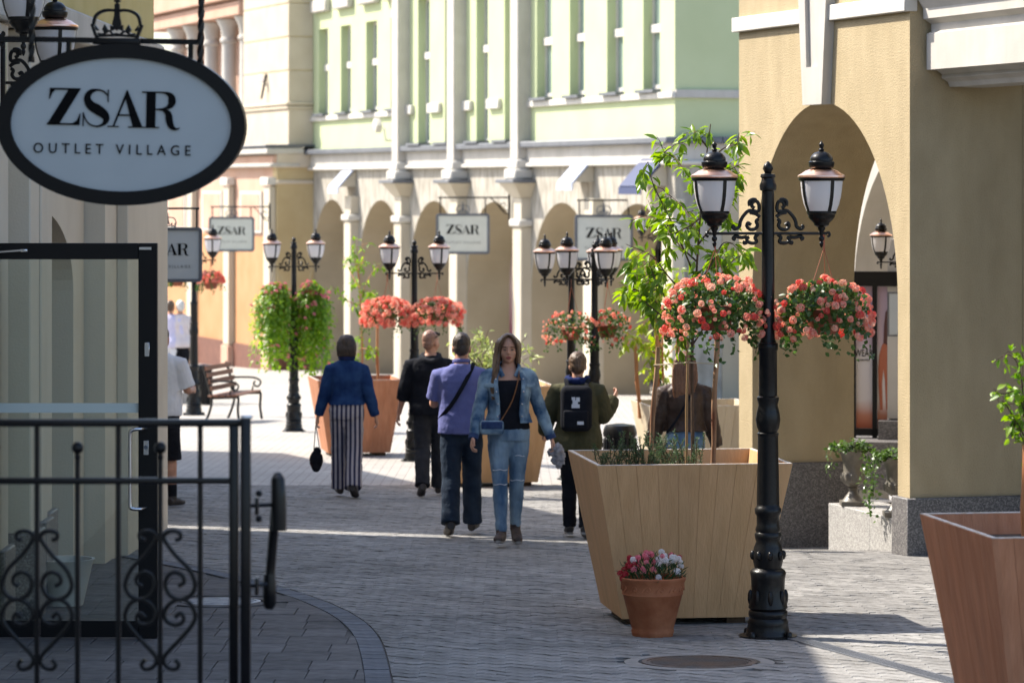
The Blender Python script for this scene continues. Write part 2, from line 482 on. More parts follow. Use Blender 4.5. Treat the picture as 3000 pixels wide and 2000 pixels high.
# far paving: too far to tell the stones apart
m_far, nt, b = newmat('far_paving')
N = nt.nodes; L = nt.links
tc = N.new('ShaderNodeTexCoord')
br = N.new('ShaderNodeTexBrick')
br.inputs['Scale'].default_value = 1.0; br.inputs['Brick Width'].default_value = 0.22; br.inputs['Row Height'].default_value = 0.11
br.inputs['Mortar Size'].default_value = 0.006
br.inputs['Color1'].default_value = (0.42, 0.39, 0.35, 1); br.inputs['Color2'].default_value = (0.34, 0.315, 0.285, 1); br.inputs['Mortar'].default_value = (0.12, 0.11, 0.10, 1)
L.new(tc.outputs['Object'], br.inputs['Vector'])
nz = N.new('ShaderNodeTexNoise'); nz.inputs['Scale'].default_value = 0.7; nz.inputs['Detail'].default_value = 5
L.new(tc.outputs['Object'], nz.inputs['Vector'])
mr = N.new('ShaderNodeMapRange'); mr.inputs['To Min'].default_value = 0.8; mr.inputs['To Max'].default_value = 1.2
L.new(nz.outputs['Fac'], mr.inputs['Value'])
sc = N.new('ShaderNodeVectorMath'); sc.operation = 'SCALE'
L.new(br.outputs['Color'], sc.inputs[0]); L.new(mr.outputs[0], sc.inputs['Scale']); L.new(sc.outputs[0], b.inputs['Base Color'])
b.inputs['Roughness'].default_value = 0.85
NEAR_END = 37.0
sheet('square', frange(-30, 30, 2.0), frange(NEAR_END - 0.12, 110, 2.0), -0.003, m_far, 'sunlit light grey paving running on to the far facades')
street = sheet('street', frange(-6, 7, 0.25), frange(6, NEAR_END, 0.25), -0.012, M['joint'], 'street of small interlocking grey paving stones')

BC = [(x - 0.135, y - max(0, min(0.09, (y - 21) * 0.03))) for x, y in [(-0.55, 8), (-0.60, 17), (-0.66, 18.45), (-0.74, 19.8), (-0.84, 21.0), (-0.98, 22.0), (-1.20, 23.0), (-1.50, 24.0), (-1.88, 25.0), (-2.33, 26.0), (-2.9, 27.1), (-3.6, 28.4), (-4.6, 30.0)]]
bcs = spline([(x, y, 0) for x, y in BC], 12)
def curve_x(Y, off=0.0):
    """inner edge of the dark border at depth Y"""
    for i in range(len(bcs) - 1):
        a, c = bcs[i], bcs[i + 1]
        if a.y <= Y <= c.y:
            t = (Y - a.y) / (c.y - a.y)
            x = a.x + (c.x - a.x) * t
            tx, ty = c.x - a.x, c.y - a.y
            l = sqrt(tx * tx + ty * ty)
            return x + off * l / ty
    return bcs[0].x + off if Y < bcs[0].y else -9.0
BW = 0.15

# --- interlocking pavers
PL, PWD = 0.225, 0.1125
z1 = 0.013
outline = [(-0.5, -0.5 + .06), (-0.17, -0.5 - .06), (0.17, -0.5 + .06), (0.5, -0.5 - .06), (0.5 + .10, -0.2), (0.5 - .10, 0.17), (0.5, 0.5 - .06), (0.17, 0.5 + .06), (-0.17, 0.5 - .06), (-0.5, 0.5 + .06), (-0.5 - .10, 0.17), (-0.5 + .10, -0.2)]
CA = cos(radians(45)); SA = sin(radians(45))
def paver_outline(cx, cy):
    """laid at 45 degrees to the street"""
    g = 0.984
    return [(cx + (u * PWD * CA - v * PL * SA) * g, cy + (u * PWD * SA + v * PL * CA) * g) for (u, v) in outline]
pav = []
for i in range(-400, 400):
    for j in range(-200, 200):
        u = (i + 0.5) * PWD; v = (j + (0.5 if i % 2 else 0.0)) * PL
        X = u * CA - v * SA; Y = 25.0 + u * SA + v * CA
        if Y < 14.0 or Y > NEAR_END - 0.1 or abs(X) > 0.165 * Y + 0.3 or X > 5.5:
            continue
        pav.append((X, Y))
MH = [(1.07, 19.5, 0.33), (-1.98, 23.25, 0.3)]
def drain_x(Y):
    return 1.60 + (21.2 - Y) * 0.293
rows = []
for (X, Y) in pav:
    e = curve_x(Y, BW)
    if X < e - 0.09:
        continue
    if any((X - mx) ** 2 + ((Y - my)) ** 2 < (mr_ + 0.10) ** 2 for mx, my, mr_ in MH):
        continue
    rows.append((X, Y))
def paver_geom(mb, X, Y, org=(0, 0, 0)):
    o = paver_outline(X, Y)
    o = [(max(x, curve_x(y, BW) + 0.004), y) for x, y in o]
    h = random.uniform(-0.0025, 0.0025); tx = random.uniform(-0.012, 0.012); ty = random.uniform(-0.012, 0.012)
    def top(x, y, dz):
        return (x - org[0], y - org[1], gz(x, y) + h + tx * (x - X) + ty * (y - Y) + dz - org[2])
    n = len(o)
    inn = [(X + (x - X) * 0.965, Y + (y - Y) * 0.98) for x, y in o]
    vs = [top(x, y, -0.016) for x, y in o] + [top(x, y, -0.0025) for x, y in o] + [top(x, y, 0) for x, y in inn]
    fs = []
    for k in range(n):
        l = (k + 1) % n
        fs.append((k, l, n + l, n + k)); fs.append((n + k, n + l, 2 * n + l, 2 * n + k))
    fs.append(tuple(range(2 * n, 3 * n)))
    mb.add(vs, fs)
vis = [p for p in rows if p[1] > 18.3 and abs(p[0]) < 0.15 * p[1]]
vis.sort(key=lambda p: p[1])
single = set(vis[:290])
rest = MB()
for p in rows:
    if p in single:
        mb = MB(); org = (p[0], p[1], gz(*p)); paver_geom(mb, p[0], p[1], org)
        mb.build('paver', M['paver'], street, loc=org, ang=25)
    else:
        paver_geom(rest, *p)
rest.build('pavers', M['paver'], street, ang=25, kind='stuff')

# --- drain channel along the lamps
dr = thing('drain_channel', 'narrow slotted metal drain channel let into the paving beside the lamp base', 'drain')
mb = MB(); sl = MB()
Y = 15.0
while Y < 20.6:
    x0, x1 = drain_x(Y), drain_x(Y + 0.5)
    for s_ in (-0.062, 0.044):
        mb.hexa([(x0 + s_, Y, gz(x0, Y) - 0.02), (x0 + s_ + 0.018, Y, gz(x0, Y) - 0.02), (x1 + s_ + 0.018, Y + .5, gz(x1, Y + .5) - 0.02), (x1 + s_, Y + .5, gz(x1, Y + .5) - 0.02),
                 (x0 + s_, Y, gz(x0, Y) + 0.008), (x0 + s_ + 0.018, Y, gz(x0, Y) + 0.008), (x1 + s_ + 0.018, Y + .5, gz(x1, Y + .5) + 0.008), (x1 + s_, Y + .5, gz(x1, Y + .5) + 0.008)])
    for k in range(10):
        yy = Y + 0.05 * k + 0.01; xx = drain_x(yy)
        sl.box(xx - 0.044, xx + 0.044, yy, yy + 0.028, gz(xx, yy) - 0.015, gz(xx, yy) + 0.0065)
    Y += 0.5
bed = MB(); x0, x1 = drain_x(15.0), drain_x(20.9)
bed.add([(x0 - 0.05, 15.0, gz(x0, 15) + 0.0042), (x0 + 0.05, 15.0, gz(x0, 15) + 0.0042), (x1 + 0.05, 20.9, gz(x1, 20.9) + 0.0042), (x1 - 0.05, 20.9, gz(x1, 20.9) + 0.0042)], [(0, 1, 2, 3)]); bed.build('channel_bed', M['ink'], dr)
mb.build('edge_rail', M['ledge'], dr); sl.build('grating', M['ledge'], dr)
# --- manholes
def manhole(X, Y, r, label, mm, collar):
    t = thing('manhole_cover', label, 'manhole', ground(X, Y))
    t.rotation_euler = (-SLOPE, 0, 0)
    mb = MB(); mb.lathe([(r + 0.10, -0.03), (r + 0.10, 0.0), (r + 0.02, 0.002), (r + 0.018, -0.03)], 40)
    mb.build('collar', collar, t)
    mb = MB(); mb.lathe([(r, -0.03), (r, 0.003), (r - 0.03, 0.004), (r - 0.03, -0.001), (0.001, -0.001)], 40)
    lid = mb.build('lid', mm, t)
    mb = MB()
    for k in range(-5, 6):
        yy = k * r / 6.2; w = sqrt(max(0.0, (r - 0.05) ** 2 - yy * yy))
        mb.box(-w, w, yy - 0.012, yy + 0.012, -0.004, 0.004)
    mb.build('rib', mm, lid)
M['rust_iron'] = mat('rust_iron', (0.085, 0.08, 0.075), 0.6, (0.16, 0.095, 0.06), 3.5, bump=0.3, bscale=60)
M['pale_iron'] = mat('pale_iron', (0.25, 0.25, 0.26), 0.5, (0.35, 0.34, 0.34), 8, metal=0.3)
M['collar'] = mat('collar', (0.24, 0.225, 0.205), 0.9, (0.30, 0.28, 0.26), 14, bump=0.3, bscale=60)
manhole(1.07, 19.5, 0.33, 'rusty round manhole cover in a pale concrete collar among the paving stones', M['rust_iron'], M['collar'])
manhole(-1.98, 23.25, 0.27, 'pale round manhole cover in the dark slab walkway behind the railing', M['pale_iron'], M['slab'])

# --- dark slab walkway with its border
walk = sheet('walkway', frange(-3.6, -0.45, 0.45), frange(8, 28, 0.5), -0.0105, M['joint'], 'walkway of large dark grey slabs along the shop front')
# the walkway joint sheet only reaches under the slabs and border
SLX, SLY = 0.27, 0.46
j = 0; Y = 14.5
while Y < 28:
    off = (j % 2) * SLX * 0.5 + (j % 3) * 0.03
    X = -3.7 + off
    while X < -0.4:
        w = SLX * random.choice((1, 1, 1.0, 1.35))
        x0, x1, y0, y1 = X + 0.003, X + w - 0.003, Y + 0.003, Y + SLY - 0.003
        e0, e1 = curve_x(y0), curve_x(y1)
        X += w
        if x0 > min(e0, e1) - 0.02 or x1 < -0.17 * y1 - 0.2:
            continue
        if any(((x0 + x1) / 2 - mx) ** 2 + ((y0 + y1) / 2 - my) ** 2 < (mr_ + 0.12) ** 2 for mx, my, mr_ in MH):
            continue
        c = [(x0, y0), (min(x1, e0 - 0.004), y0), (min(x1, e1 - 0.004), y1), (x0, y1)]
        cx, cyy = (x0 + x1) / 2, (y0 + y1) / 2
        h = random.uniform(-0.002, 0.002); org = (cx, cyy, gz(cx, cyy))
        vs = [(x - cx, y - cyy, gz(x, y) - 0.016 - org[2]) for x, y in c] + [(x - cx, y - cyy, gz(x, y) - 0.003 + h - org[2]) for x, y in c] + [(cx + (x - cx) * 0.97 - cx, (y - cyy) * 0.975, gz(x, y) + h - org[2]) for x, y in c]
        fs = [(k, (k + 1) % 4, 4 + (k + 1) % 4, 4 + k) for k in range(4)] + [(4 + k, 4 + (k + 1) % 4, 8 + (k + 1) % 4, 8 + k) for k in range(4)] + [(8, 9, 10, 11)]
        MB().add(vs, fs).build('slab', M['slab'], walk, loc=org, ang=25)
    Y += SLY; j += 1
# border stones
acc = 0.0; i = 0; pts = []
for a, c in zip(bcs[:-1], bcs[1:]):
    n = 8
    for k in range(n):
        pts.append(a + (c - a) * (k / n))
cur = pts[0]; seg = [pts[0]]
for p in pts[1:]:
    if (p - seg[-1]).length >= 0.19:
        seg.append(p)
for a, c in zip(seg[:-1], seg[1:]):
    if a.y < 15 or a.y > 27.6:
        continue
    t = (c - a).normalized(); nn = V((t.y, -t.x, 0))
    q = [a + t * 0.003, c - t * 0.003, c - t * 0.003 + nn * (BW - 0.006), a + t * 0.003 + nn * (BW - 0.006)]
    q = [q[0], q[3], q[2], q[1]]
    cc = (a + c) / 2 + nn * BW / 2; org = V((cc.x, cc.y, gz(cc.x, cc.y)))
    h = random.uniform(0.0, 0.003)
    mb = MB(); mb.hexa([V((p.x, p.y, gz(p.x, p.y) - 0.016)) - org for p in q] + [V((cc.x + (p.x - cc.x) * 0.97, cc.y + (p.y - cc.y) * 0.97, gz(p.x, p.y) + h)) - org for p in q])
    mb.build('border_stone', M['edging'], walk, loc=org, ang=25)
# ================================================================== WALL BUILDERS (local frame: x along the wall, -y outwards, z up)
def arch_wall(mb, x0, x1, z0, z1, ops, y0, y1, n=18, mi=0, mj=None):
    """wall with round-headed openings; ops = [(centre, half width, spring z, rise)]"""
    mj = mi if mj is None else mj
    xs = {x0, x1}
    for c, h, s_, r in ops:
        for k in range(n + 1):
            xs.add(round(c - h * cos(pi * k / n), 5))
    xs = sorted(x for x in xs if x0 - 1e-6 <= x <= x1 + 1e-6)
    def bot(x, side):
        for c, h, s_, r in ops:
            if c - h - 1e-5 <= x <= c + h + 1e-5:
                u = (x - c) / h
                if abs(abs(u) - 1) < 1e-4:
                    inside = (u < 0 and side > 0) or (u > 0 and side < 0)
                    return s_ if inside else z0
                return s_ + r * sqrt(max(0.0, 1 - u * u))
        return z0
    for a, b in zip(xs[:-1], xs[1:]):
        za, zb = bot(a, 1), bot(b, -1)
        mb.add([(a, y0, za), (b, y0, zb), (b, y0, z1), (a, y0, z1)], [(0, 1, 2, 3)], mi)
        mb.add([(a, y1, za), (b, y1, zb), (b, y1, z1), (a, y1, z1)], [(3, 2, 1, 0)], mj)
        mb.add([(a, y0, za), (b, y0, zb), (b, y1, zb), (a, y1, za)], [(3, 2, 1, 0)], mj)
        mb.add([(a, y0, z1), (b, y0, z1), (b, y1, z1), (a, y1, z1)], [(0, 1, 2, 3)], mi)
    for c, h, s_, r in ops:
        mb.add([(c - h, y0, z0), (c - h, y1, z0), (c - h, y1, s_), (c - h, y0, s_)], [(3, 2, 1, 0)], mj)
        mb.add([(c + h, y0, z0), (c + h, y1, z0), (c + h, y1, s_), (c + h, y0, s_)], [(0, 1, 2, 3)], mj)
    mb.add([(x0, y0, z0), (x0, y1, z0), (x0, y1, z1), (x0, y0, z1)], [(0, 1, 2, 3)], mi)
    mb.add([(x1, y0, z0), (x1, y1, z0), (x1, y1, z1), (x1, y0, z1)], [(3, 2, 1, 0)], mi)
def hole_wall(mb, x0, x1, z0, z1, holes, y0, depth, mi=0):
    """front skin with rectangular openings and their reveals; holes = [(xa, xb, za, zb)]"""
    xs = sorted({x0, x1, *[h[0] for h in holes], *[h[1] for h in holes]})
    zs = sorted({z0, z1, *[h[2] for h in holes], *[h[3] for h in holes]})
    for a, b in zip(xs[:-1], xs[1:]):
        for c, d in zip(zs[:-1], zs[1:]):
            mx_, mz_ = (a + b) / 2, (c + d) / 2
            if any(h[0] < mx_ < h[1] and h[2] < mz_ < h[3] for h in holes):
                continue
            mb.add([(a, y0, c), (b, y0, c), (b, y0, d), (a, y0, d)], [(0, 1, 2, 3)], mi)
    for xa, xb, za, zb in holes:
        yy = y0 + depth
        mb.add([(xa, y0, za), (xb, y0, za), (xb, yy, za), (xa, yy, za), (xa, y0, zb), (xb, y0, zb), (xb, yy, zb), (xa, yy, zb)],
               [(3, 2, 1, 0), (4, 5, 6, 7), (0, 4, 7, 3), (1, 2, 6, 5)], mi)
def part(parent, name, m, *boxes, bev=0.0):
    mb = MB()
    for b in boxes:
        if bev:
            mb.bbox(((b[0] + b[1]) / 2, (b[2] + b[3]) / 2, (b[4] + b[5]) / 2), (abs(b[1] - b[0]) / 2, abs(b[3] - b[2]) / 2, abs(b[5] - b[4]) / 2), bev, 1)
        else:
            mb.box(*b)
    return mb.build(name, m, parent)

# ================================================================== RIGHT: TAN ARCADE BUILDING
RC = V((3.17, 27.2, 0)); RU = V((0.287, -0.958, 0)).normalized()
tan_b = thing('arcade_building', 'tan stucco arcade building with one round arch, a keystone and a granite plinth', 'building', RC, atan2(RU.y, RU.x))
RZ0 = -1.6
mb = MB()
arch_wall(mb, -3.88, 0.0, RZ0, 6.2, [(-1.89, 1.65, 1.19, 1.66)], 0.0, 0.98, 40)
# shaded return wall and upper body
mb.box(-0.24, 0.0, 0.985, 7.0, RZ0, 6.2)
mb.box(0.02, 7.0, 3.2, 3.5, RZ0, 2.95)
mb.build('wall', M['stucco_tan'], tan_b)
part(tan_b, 'upper_wall', M['stucco_tan'], (0.003, 7.0, 0.62, 1.2, 3.0, 6.2))
part(tan_b, 'roof', M['roof'], (-3.95, 7.0, -0.05, 8.0, 6.2, 6.35))
# vault behind the arch: cross wall with its own arch, seen pale through the opening
mb = MB()
arch_wall(mb, -8.6, -3.885, RZ0, 4.2, [(-6.3, 1.9, 1.0, 1.7)], 2.9, 3.3, 26)
mb.build('inner_arcade', M['trim'], tan_b)
part(tan_b, 'arcade_back_wall', M['beige_wall'], (-9.0, 0.0, 5.6, 5.9, RZ0, 4.2))
# band course
band = part(tan_b, 'band_course', M['trim_white'], (-3.93, -2.12, -0.055, 0.06, 3.53, 3.66), bev=0.006)
part(tan_b, 'band_course', M['trim_white'], (-1.60, 0.02, -0.055, 0.06, 3.53, 3.66), bev=0.006)
# keystone: tapering, with a sunk panel
def trap(mb, xb0, xb1, xt0, xt1, zb, zt, y0, y1):
    mb.hexa([(xb0, y0, zb), (xb1, y0, zb), (xb1, y1, zb), (xb0, y1, zb), (xt0, y0, zt), (xt1, y0, zt), (xt1, y1, zt), (xt0, y1, zt)])
ks = MB()
zb, zt = 2.83, 4.6
def kx(u, z):   # u -1..1 across
    w = 0.215 + (0.36 - 0.215) * (z - zb) / 1.3
    return -1.89 + u * w
for (ua, ub, za, zb2) in ((-1, -0.52, zb, zt), (0.52, 1, zb, zt), (-0.52, 0.52, zb, zb + 0.32)):
    trap(ks, kx(ua, za), kx(ub, za), kx(ua, zb2), kx(ub, zb2), za, zb2, -0.085, 0.03)
trap(ks, kx(-0.52, zb + .32), kx(0.52, zb + .32), kx(-0.52, zt), kx(0.52, zt), zb + 0.32, zt, -0.05, 0.03)
ks.build('keystone', M['trim'], tan_b)
# granite plinth
for (a, b, c, d) in ((-3.92, -3.50, -0.04, 1.02), (-0.28, 0.04, -0.04, 1.02)):
    part(tan_b, 'plinth', M['granite'], (a, b, c, d, RZ0, -0.345), bev=0.008)
part(tan_b, 'plinth', M['granite'], (-0.2, 0.038, 1.024, 7.0, RZ0, -0.345), bev=0.008)
# entablature over the next bay, running towards the street
prof = [(-0.02, 3.95), (-0.02, 3.70), (0.03, 3.66), (0.07, 3.60), (0.10, 3.55), (0.10, 3.47), (0.17, 3.43), (0.17, 3.37), (0.13, 3.35), (0.13, 3.065), (0.22, 3.06), (0.26, 3.03), (0.26, 3.0), (0.31, 2.97), (0.33, 2.93), (0.62, 2.925), (0.62, 3.95)]
mb = MB()
mb.poly(prof, lambda u, v, w: (0.035 + w, u, v), 6.5)
o = mb.build('entablature', M['trim'], tan_b, ang=25)
# granite bench in the opening, its slabs
for k, (a, b) in enumerate(((-2.47, -1.55), (-1.545, -0.3))):
    part(tan_b, 'bench_slab', M['granite_pale'], (a, b, 0.3, 0.78, RZ0, -0.61), bev=0.006)
part(tan_b, 'bench_slab', M['granite'], (-2.9, -2.475, 0.72, 0.975, RZ0, -0.62), bev=0.006)
def RL(x, y, z):
    return tan_b.matrix_basis @ V((x, y, z))
Rm = Matrix.Translation(RC) @ Matrix.Rotation(atan2(RU.y, RU.x), 4, 'Z')
def RL(x, y, z): return Rm @ V((x, y, z))

# shop front inside the arcade with its posters
def grad_mat(name, stops, axis=2, lo=0.0, hi=1.0, rough=0.5):
    m, nt, b = newmat(name)
    N = nt.nodes; L = nt.links
    tc = N.new('ShaderNodeTexCoord'); sp = N.new('ShaderNodeSeparateXYZ')
    L.new(tc.outputs['Object'], sp.inputs[0])
    nz = N.new('ShaderNodeTexNoise'); nz.inputs['Scale'].default_value = 2.0
    L.new(tc.outputs['Object'], nz.inputs['Vector'])
    mr = N.new('ShaderNodeMapRange'); mr.inputs['From Min'].default_value = lo; mr.inputs['From Max'].default_value = hi
    L.new(sp.outputs[axis], mr.inputs['Value'])
    ad = N.new('ShaderNodeMath'); ad.operation = 'MULTIPLY_ADD'; ad.inputs[1].default_value = 0.14; ad.inputs[2].default_value = -0.07
    L.new(nz.outputs['Fac'], ad.inputs[0])
    a2 = N.new('ShaderNodeMath'); a2.operation = 'ADD'; L.new(mr.outputs[0], a2.inputs[0]); L.new(ad.outputs[0], a2.inputs[1])
    rp = N.new('ShaderNodeValToRGB')
    e = rp.color_ramp.elements
    e[0].position = stops[0][0]; e[0].color = (*stops[0][1], 1)
    e[1].position = stops[-1][0]; e[1].color = (*stops[-1][1], 1)
    for p, c in stops[1:-1]:
        x = e.new(p); x.color = (*c, 1)
    L.new(a2.outputs[0], rp.inputs['Fac']); L.new(rp.outputs['Color'], b.inputs['Base Color'])
    b.inputs['Roughness'].default_value = rough
    return m
M['poster'] = grad_mat('poster', [(0.0, (0.42, 0.10, 0.04)), (0.09, (0.50, 0.20, 0.12)), (0.2, (0.66, 0.60, 0.58)), (0.52, (0.66, 0.62, 0.62)), (0.6, (0.55, 0.42, 0.48)), (1.0, (0.42, 0.30, 0.38))], 2, 0.056, 1.5)
M['figure_skin'] = mat('figure_skin', (0.42, 0.11, 0.05), 0.6, (0.46, 0.15, 0.08), 3)
M['figure_hair'] = mat('figure_hair', (0.09, 0.03, 0.025), 0.6)
def text_mesh(txt, size, extr=0.002, spacing=1.0, align='CENTER'):
    cu = bpy.data.curves.new('lettering', 'FONT')
    cu.body = txt; cu.size = size; cu.extrude = extr; cu.align_x = align; cu.space_character = spacing
    cu.resolution_u = 3
    o = bpy.data.objects.new('lettering', cu)
    COL.objects.link(o)
    dg = bpy.context.evaluated_depsgraph_get()
    me = bpy.data.meshes.new_from_object(o.evaluated_get(dg))
    bpy.data.objects.remove(o); bpy.data.curves.remove(cu)
    return me
def letters(me, parent, m, loc, sx):
    """one object for each letter of a lettering mesh"""
    bm = bmesh.new(); bm.from_mesh(me); bm.verts.ensure_lookup_table()
    seen = set()
    for v in bm.verts:
        if v.index in seen: continue
        st_ = [v]; comp = []
        seen.add(v.index)
        while st_:
            q = st_.pop(); comp.append(q)
            for e in q.link_edges:
                w = e.other_vert(q)
                if w.index not in seen:
                    seen.add(w.index); st_.append(w)
        ids = {q.index: k for k, q in enumerate(comp)}
        mb = MB()
        mb.add([q.co for q in comp], [[ids[x.index] for x in f.verts] for f in {f for q in comp for f in q.link_faces}])
        o = mb.build('letter', m, parent, smooth=False, loc=loc)
        o.rotation_euler = (radians(90), 0, 0); o.scale = (sx, 1, 1) if not isinstance(sx, tuple) else sx
    bm.free()
# posters stand on a shop front facing the camera, d about 34
sf = thing('shop_front', 'glazed shop front with tall pink and orange fashion posters inside the tan arcade', 'shop front', W(2560, 1270, 35.0) + V((0, 0, 0)), radians(-8))
s35 = F / 35.0
def pz(y): return (1270 - y) / s35
def pxx(x): return (x - 2560) / s35
part(sf, 'frame', M['black_frame'], (pxx(2494), pxx(2508), -0.05, 0.05, pz(1290), pz(795)), (pxx(2556), pxx(2570), -0.05, 0.05, pz(1290), pz(795)), (pxx(2508), pxx(2660), -0.05, 0.05, pz(1275), pz(1255)), (pxx(2490), pxx(2700), -0.06, 0.06, pz(838), pz(795)))
for (a, b) in ((2508, 2556), (2570, 2600)):
    ps = part(sf, 'poster', M['poster'], (pxx(a) + 0.002, pxx(b) - 0.002, 0.0, 0.02, pz(1254), pz(839)))
part(sf, 'wall', M['trim'], (pxx(2600), pxx(2720), -0.02, 0.2, pz(1225), pz(700)))
part(sf, 'wall_base', M['granite'], (pxx(2575), pxx(2720), -0.25, 0.3, pz(1300), pz(1228)))
part(sf, 'dark_plinth', M['granite'], (pxx(2480), pxx(2760), -0.6, 0.5, pz(1420), pz(1282)))
fig = MB()
figo = [(2578, 1200), (2586, 1200), (2584, 1120), (2588, 1080), (2592, 1110), (2596, 1200), (2599.5, 1200), (2599.5, 985), (2592, 1000), (2584, 1010), (2576, 1040), (2573, 1080), (2574, 1130)]
fig.poly([(pxx(x), pz(y)) for x, y in figo], lambda u, v, w: (u, -0.004 - w, v), 0.003)
fg = fig.build('printed_figure', M['figure_skin'], sf)
hb = MB(); hb.poly([(pxx(x), pz(y)) for x, y in [(2588, 1005), (2599.5, 1010), (2599.5, 905), (2594, 915), (2590, 950)]], lambda u, v, w: (u, -0.009 - w, v), 0.003)
hb.build('printed_hair', M['figure_hair'], fg)
for txt, yy, sz in (('WEAR', 1044, 0.105), ('COMING SOON', 1057, 0.026)):
    letters(text_mesh(txt, sz), sf, M['ink'], (pxx(2531), -0.006, pz(yy)), 0.62)
# small framed sign on the arcade wall
sg = thing('wall_sign', 'small grey framed sign with serif letters on the wall inside the tan arcade', 'sign', W(2622, 920, 34.6), radians(-8))
part(sg, 'board', M['sign_face'], (-0.06, 0.12, -0.02, 0.0, -0.21, 0.21), bev=0.004)
part(sg, 'border', M['ledge'], (-0.075, -0.062, -0.025, 0.0, -0.225, 0.225), (-0.062, 0.13, -0.025, 0.0, 0.212, 0.225), (-0.062, 0.13, -0.025, 0.0, -0.225, -0.212))
# ================================================================== GREEN BUILDING WITH ARCADE (far right side of the street)
GO = V((-2.74, 81.0, 0)); GU = V((0.326, -0.9454, 0)).normalized()
green = thing('green_building', 'pale green building with tall windows over a light stone arcade', 'building', GO, atan2(GU.y, GU.x))
Gm = Matrix.Translation(GO) @ Matrix.Rotation(atan2(GU.y, GU.x), 4, 'Z')
def GL(x, y, z): return Gm @ V((x, y, z))
GN = V((GU.y, -GU.x, 0))            # outward normal
def gt(x, off=0.0):
    """wall coordinate of photo column x on the plane standing off outwards by off"""
    a = (x - 1500) / F
    o = GO + GN * off
    return (a * o.y - o.x) / (GU.x - a * GU.y)
def gzz(x, y, off=0.0):
    t = gt(x, off)
    d = (GO + GN * off + GU * t).y
    return EYE - (y - HZ) / F * d
def zx(z): return 860 + z * 0.5697
def zy(z): return z * 0.5697
GT0, GT1 = -8.2, 17.8
E = EYE
Z_COR = E + 0.93      # top of the grey ledge over the arcade
Z_SILL = E + 1.79
Z_TOP = E + 7.5
ZG = -3.4
# --- arcade wall: stone with round arches
BAY = 4.3
cols = [gt(x, 0.24) for x in (1016, 1163, 1326, 1513)]
cols += [cols[3] + 4.32, cols[3] + 8.6]
ops = [((cols[i] + cols[i + 1]) / 2, 1.88, E - 2.2, 1.86) for i in range(5)] + [(cols[0] - 2.15, 1.8, E - 2.2, 1.86)]
mb = MB()
arch_wall(mb, GT0, GT1, ZG, E + 0.42, sorted(ops), 0.0, 0.95, 22, 0, 1)
mb.build('arcade_wall', [M['stone_rough'], M['beige']], green, ang=30)
mb = MB()
arch_wall(mb, GT0, GT1 - 0.3, ZG, E + 0.3, sorted(ops), 0.953, 1.0, 22)
mb.build('arcade_lining', M['beige'], green, ang=30)
bw = part(green, 'arcade_back_wall', M['beige'], (GT0, GT1 - 0.3, 3.4, 3.7, ZG, E + 0.4))
part(green, 'arcade_ceiling', M['beige'], (GT0, GT1 - 0.3, 1.003, 3.4, E + 0.15, E + 0.4))
part(green, 'end_wall', M['beige'], (GT1 - 0.28, GT1 - 0.002, 0.96, 9.0, ZG, E + 0.42))
part(green, 'plinth', M['ledge'], (GT0, GT1 - 0.4, 3.3, 3.398, ZG, ZG + 1.25))
# engaged columns
for c in cols:
    cm = [(c - 0.27, c + 0.27, -0.24, 0.02, ZG, E - 0.86)]
    part(green, 'column', M['cream'], *cm, bev=0.02)
    part(green, 'capital', M['trim_white'], (c - 0.34, c + 0.34, -0.30, 0.02, E - 0.858, E - 0.70), bev=0.03)
    part(green, 'column_base', M['trim_white'], (c - 0.36, c + 0.36, -0.33, 0.02, ZG, ZG + 0.75), bev=0.03)
    part(green, 'pier', M['cream'], (c - 0.25, c + 0.25, -0.22, 0.02, E - 0.698, E - 0.25), bev=0.01)
for c in cols[1:4]:
    mb = MB()
    mb.hexa([(c - 0.27, -0.24, E - 0.248), (c + 0.27, -0.24, E - 0.248), (c + 0.27, 0.02, E - 0.248), (c - 0.27, 0.02, E - 0.248), (c - 0.5, -0.46, E + 0.06), (c + 0.5, -0.46, E + 0.06), (c + 0.5, 0.02, E + 0.06), (c - 0.5, 0.02, E + 0.06)])
    mb.build('console', M['cream'], green)
    part(green, 'console_slab', M['ledge'], (c - 0.58, c + 0.58, -0.52, 0.02, E + 0.063, E + 0.14), bev=0.01)
    part(green, 'pilaster_base', M['trim_white'], (c - 0.36, c + 0.36, -0.40, 0.02, E + 0.143, E + 0.36), (c - 0.31, c + 0.31, -0.35, 0.02, E + 0.36, E + 0.56), bev=0.03)
    part(green, 'pilaster', M['trim'], (c - 0.25, c + 0.25, -0.30, 0.02, E + 0.56, Z_TOP), bev=0.02)
# entablature and grey ledge
part(green, 'entablature', M['trim'], (GT0, GT1 + 0.06, -0.10, 0.9, E + 0.42, E + 0.80))
part(green, 'moulding', M['trim_white'], (GT0, GT1 + 0.12, -0.16, 0.85, E + 0.40, E + 0.48), bev=0.02)
part(green, 'ledge', M['ledge'], (GT0, GT1 + 0.2, -0.26, 0.9, E + 0.80, Z_COR), bev=0.02)
# side wall facing the camera
part(green, 'side_wall', M['green'], (GT1 - 0.3, GT1 - 0.001, 0.002, 9.0, Z_COR, Z_TOP))
part(green, 'side_string_course', M['trim'], (GT1 - 0.2, GT1 + 0.07, 0.0, 9.0, Z_SILL - 0.13, Z_SILL + 0.02))
part(green, 'side_ledge', M['ledge'], (GT1 - 0.2, GT1 + 0.2, 0.905, 9.0, E + 0.80, Z_COR - 0.002))
part(green, 'side_entablature', M['trim'], (GT1 - 0.2, GT1 + 0.06, 0.905, 9.0, E + 0.42, E + 0.798))
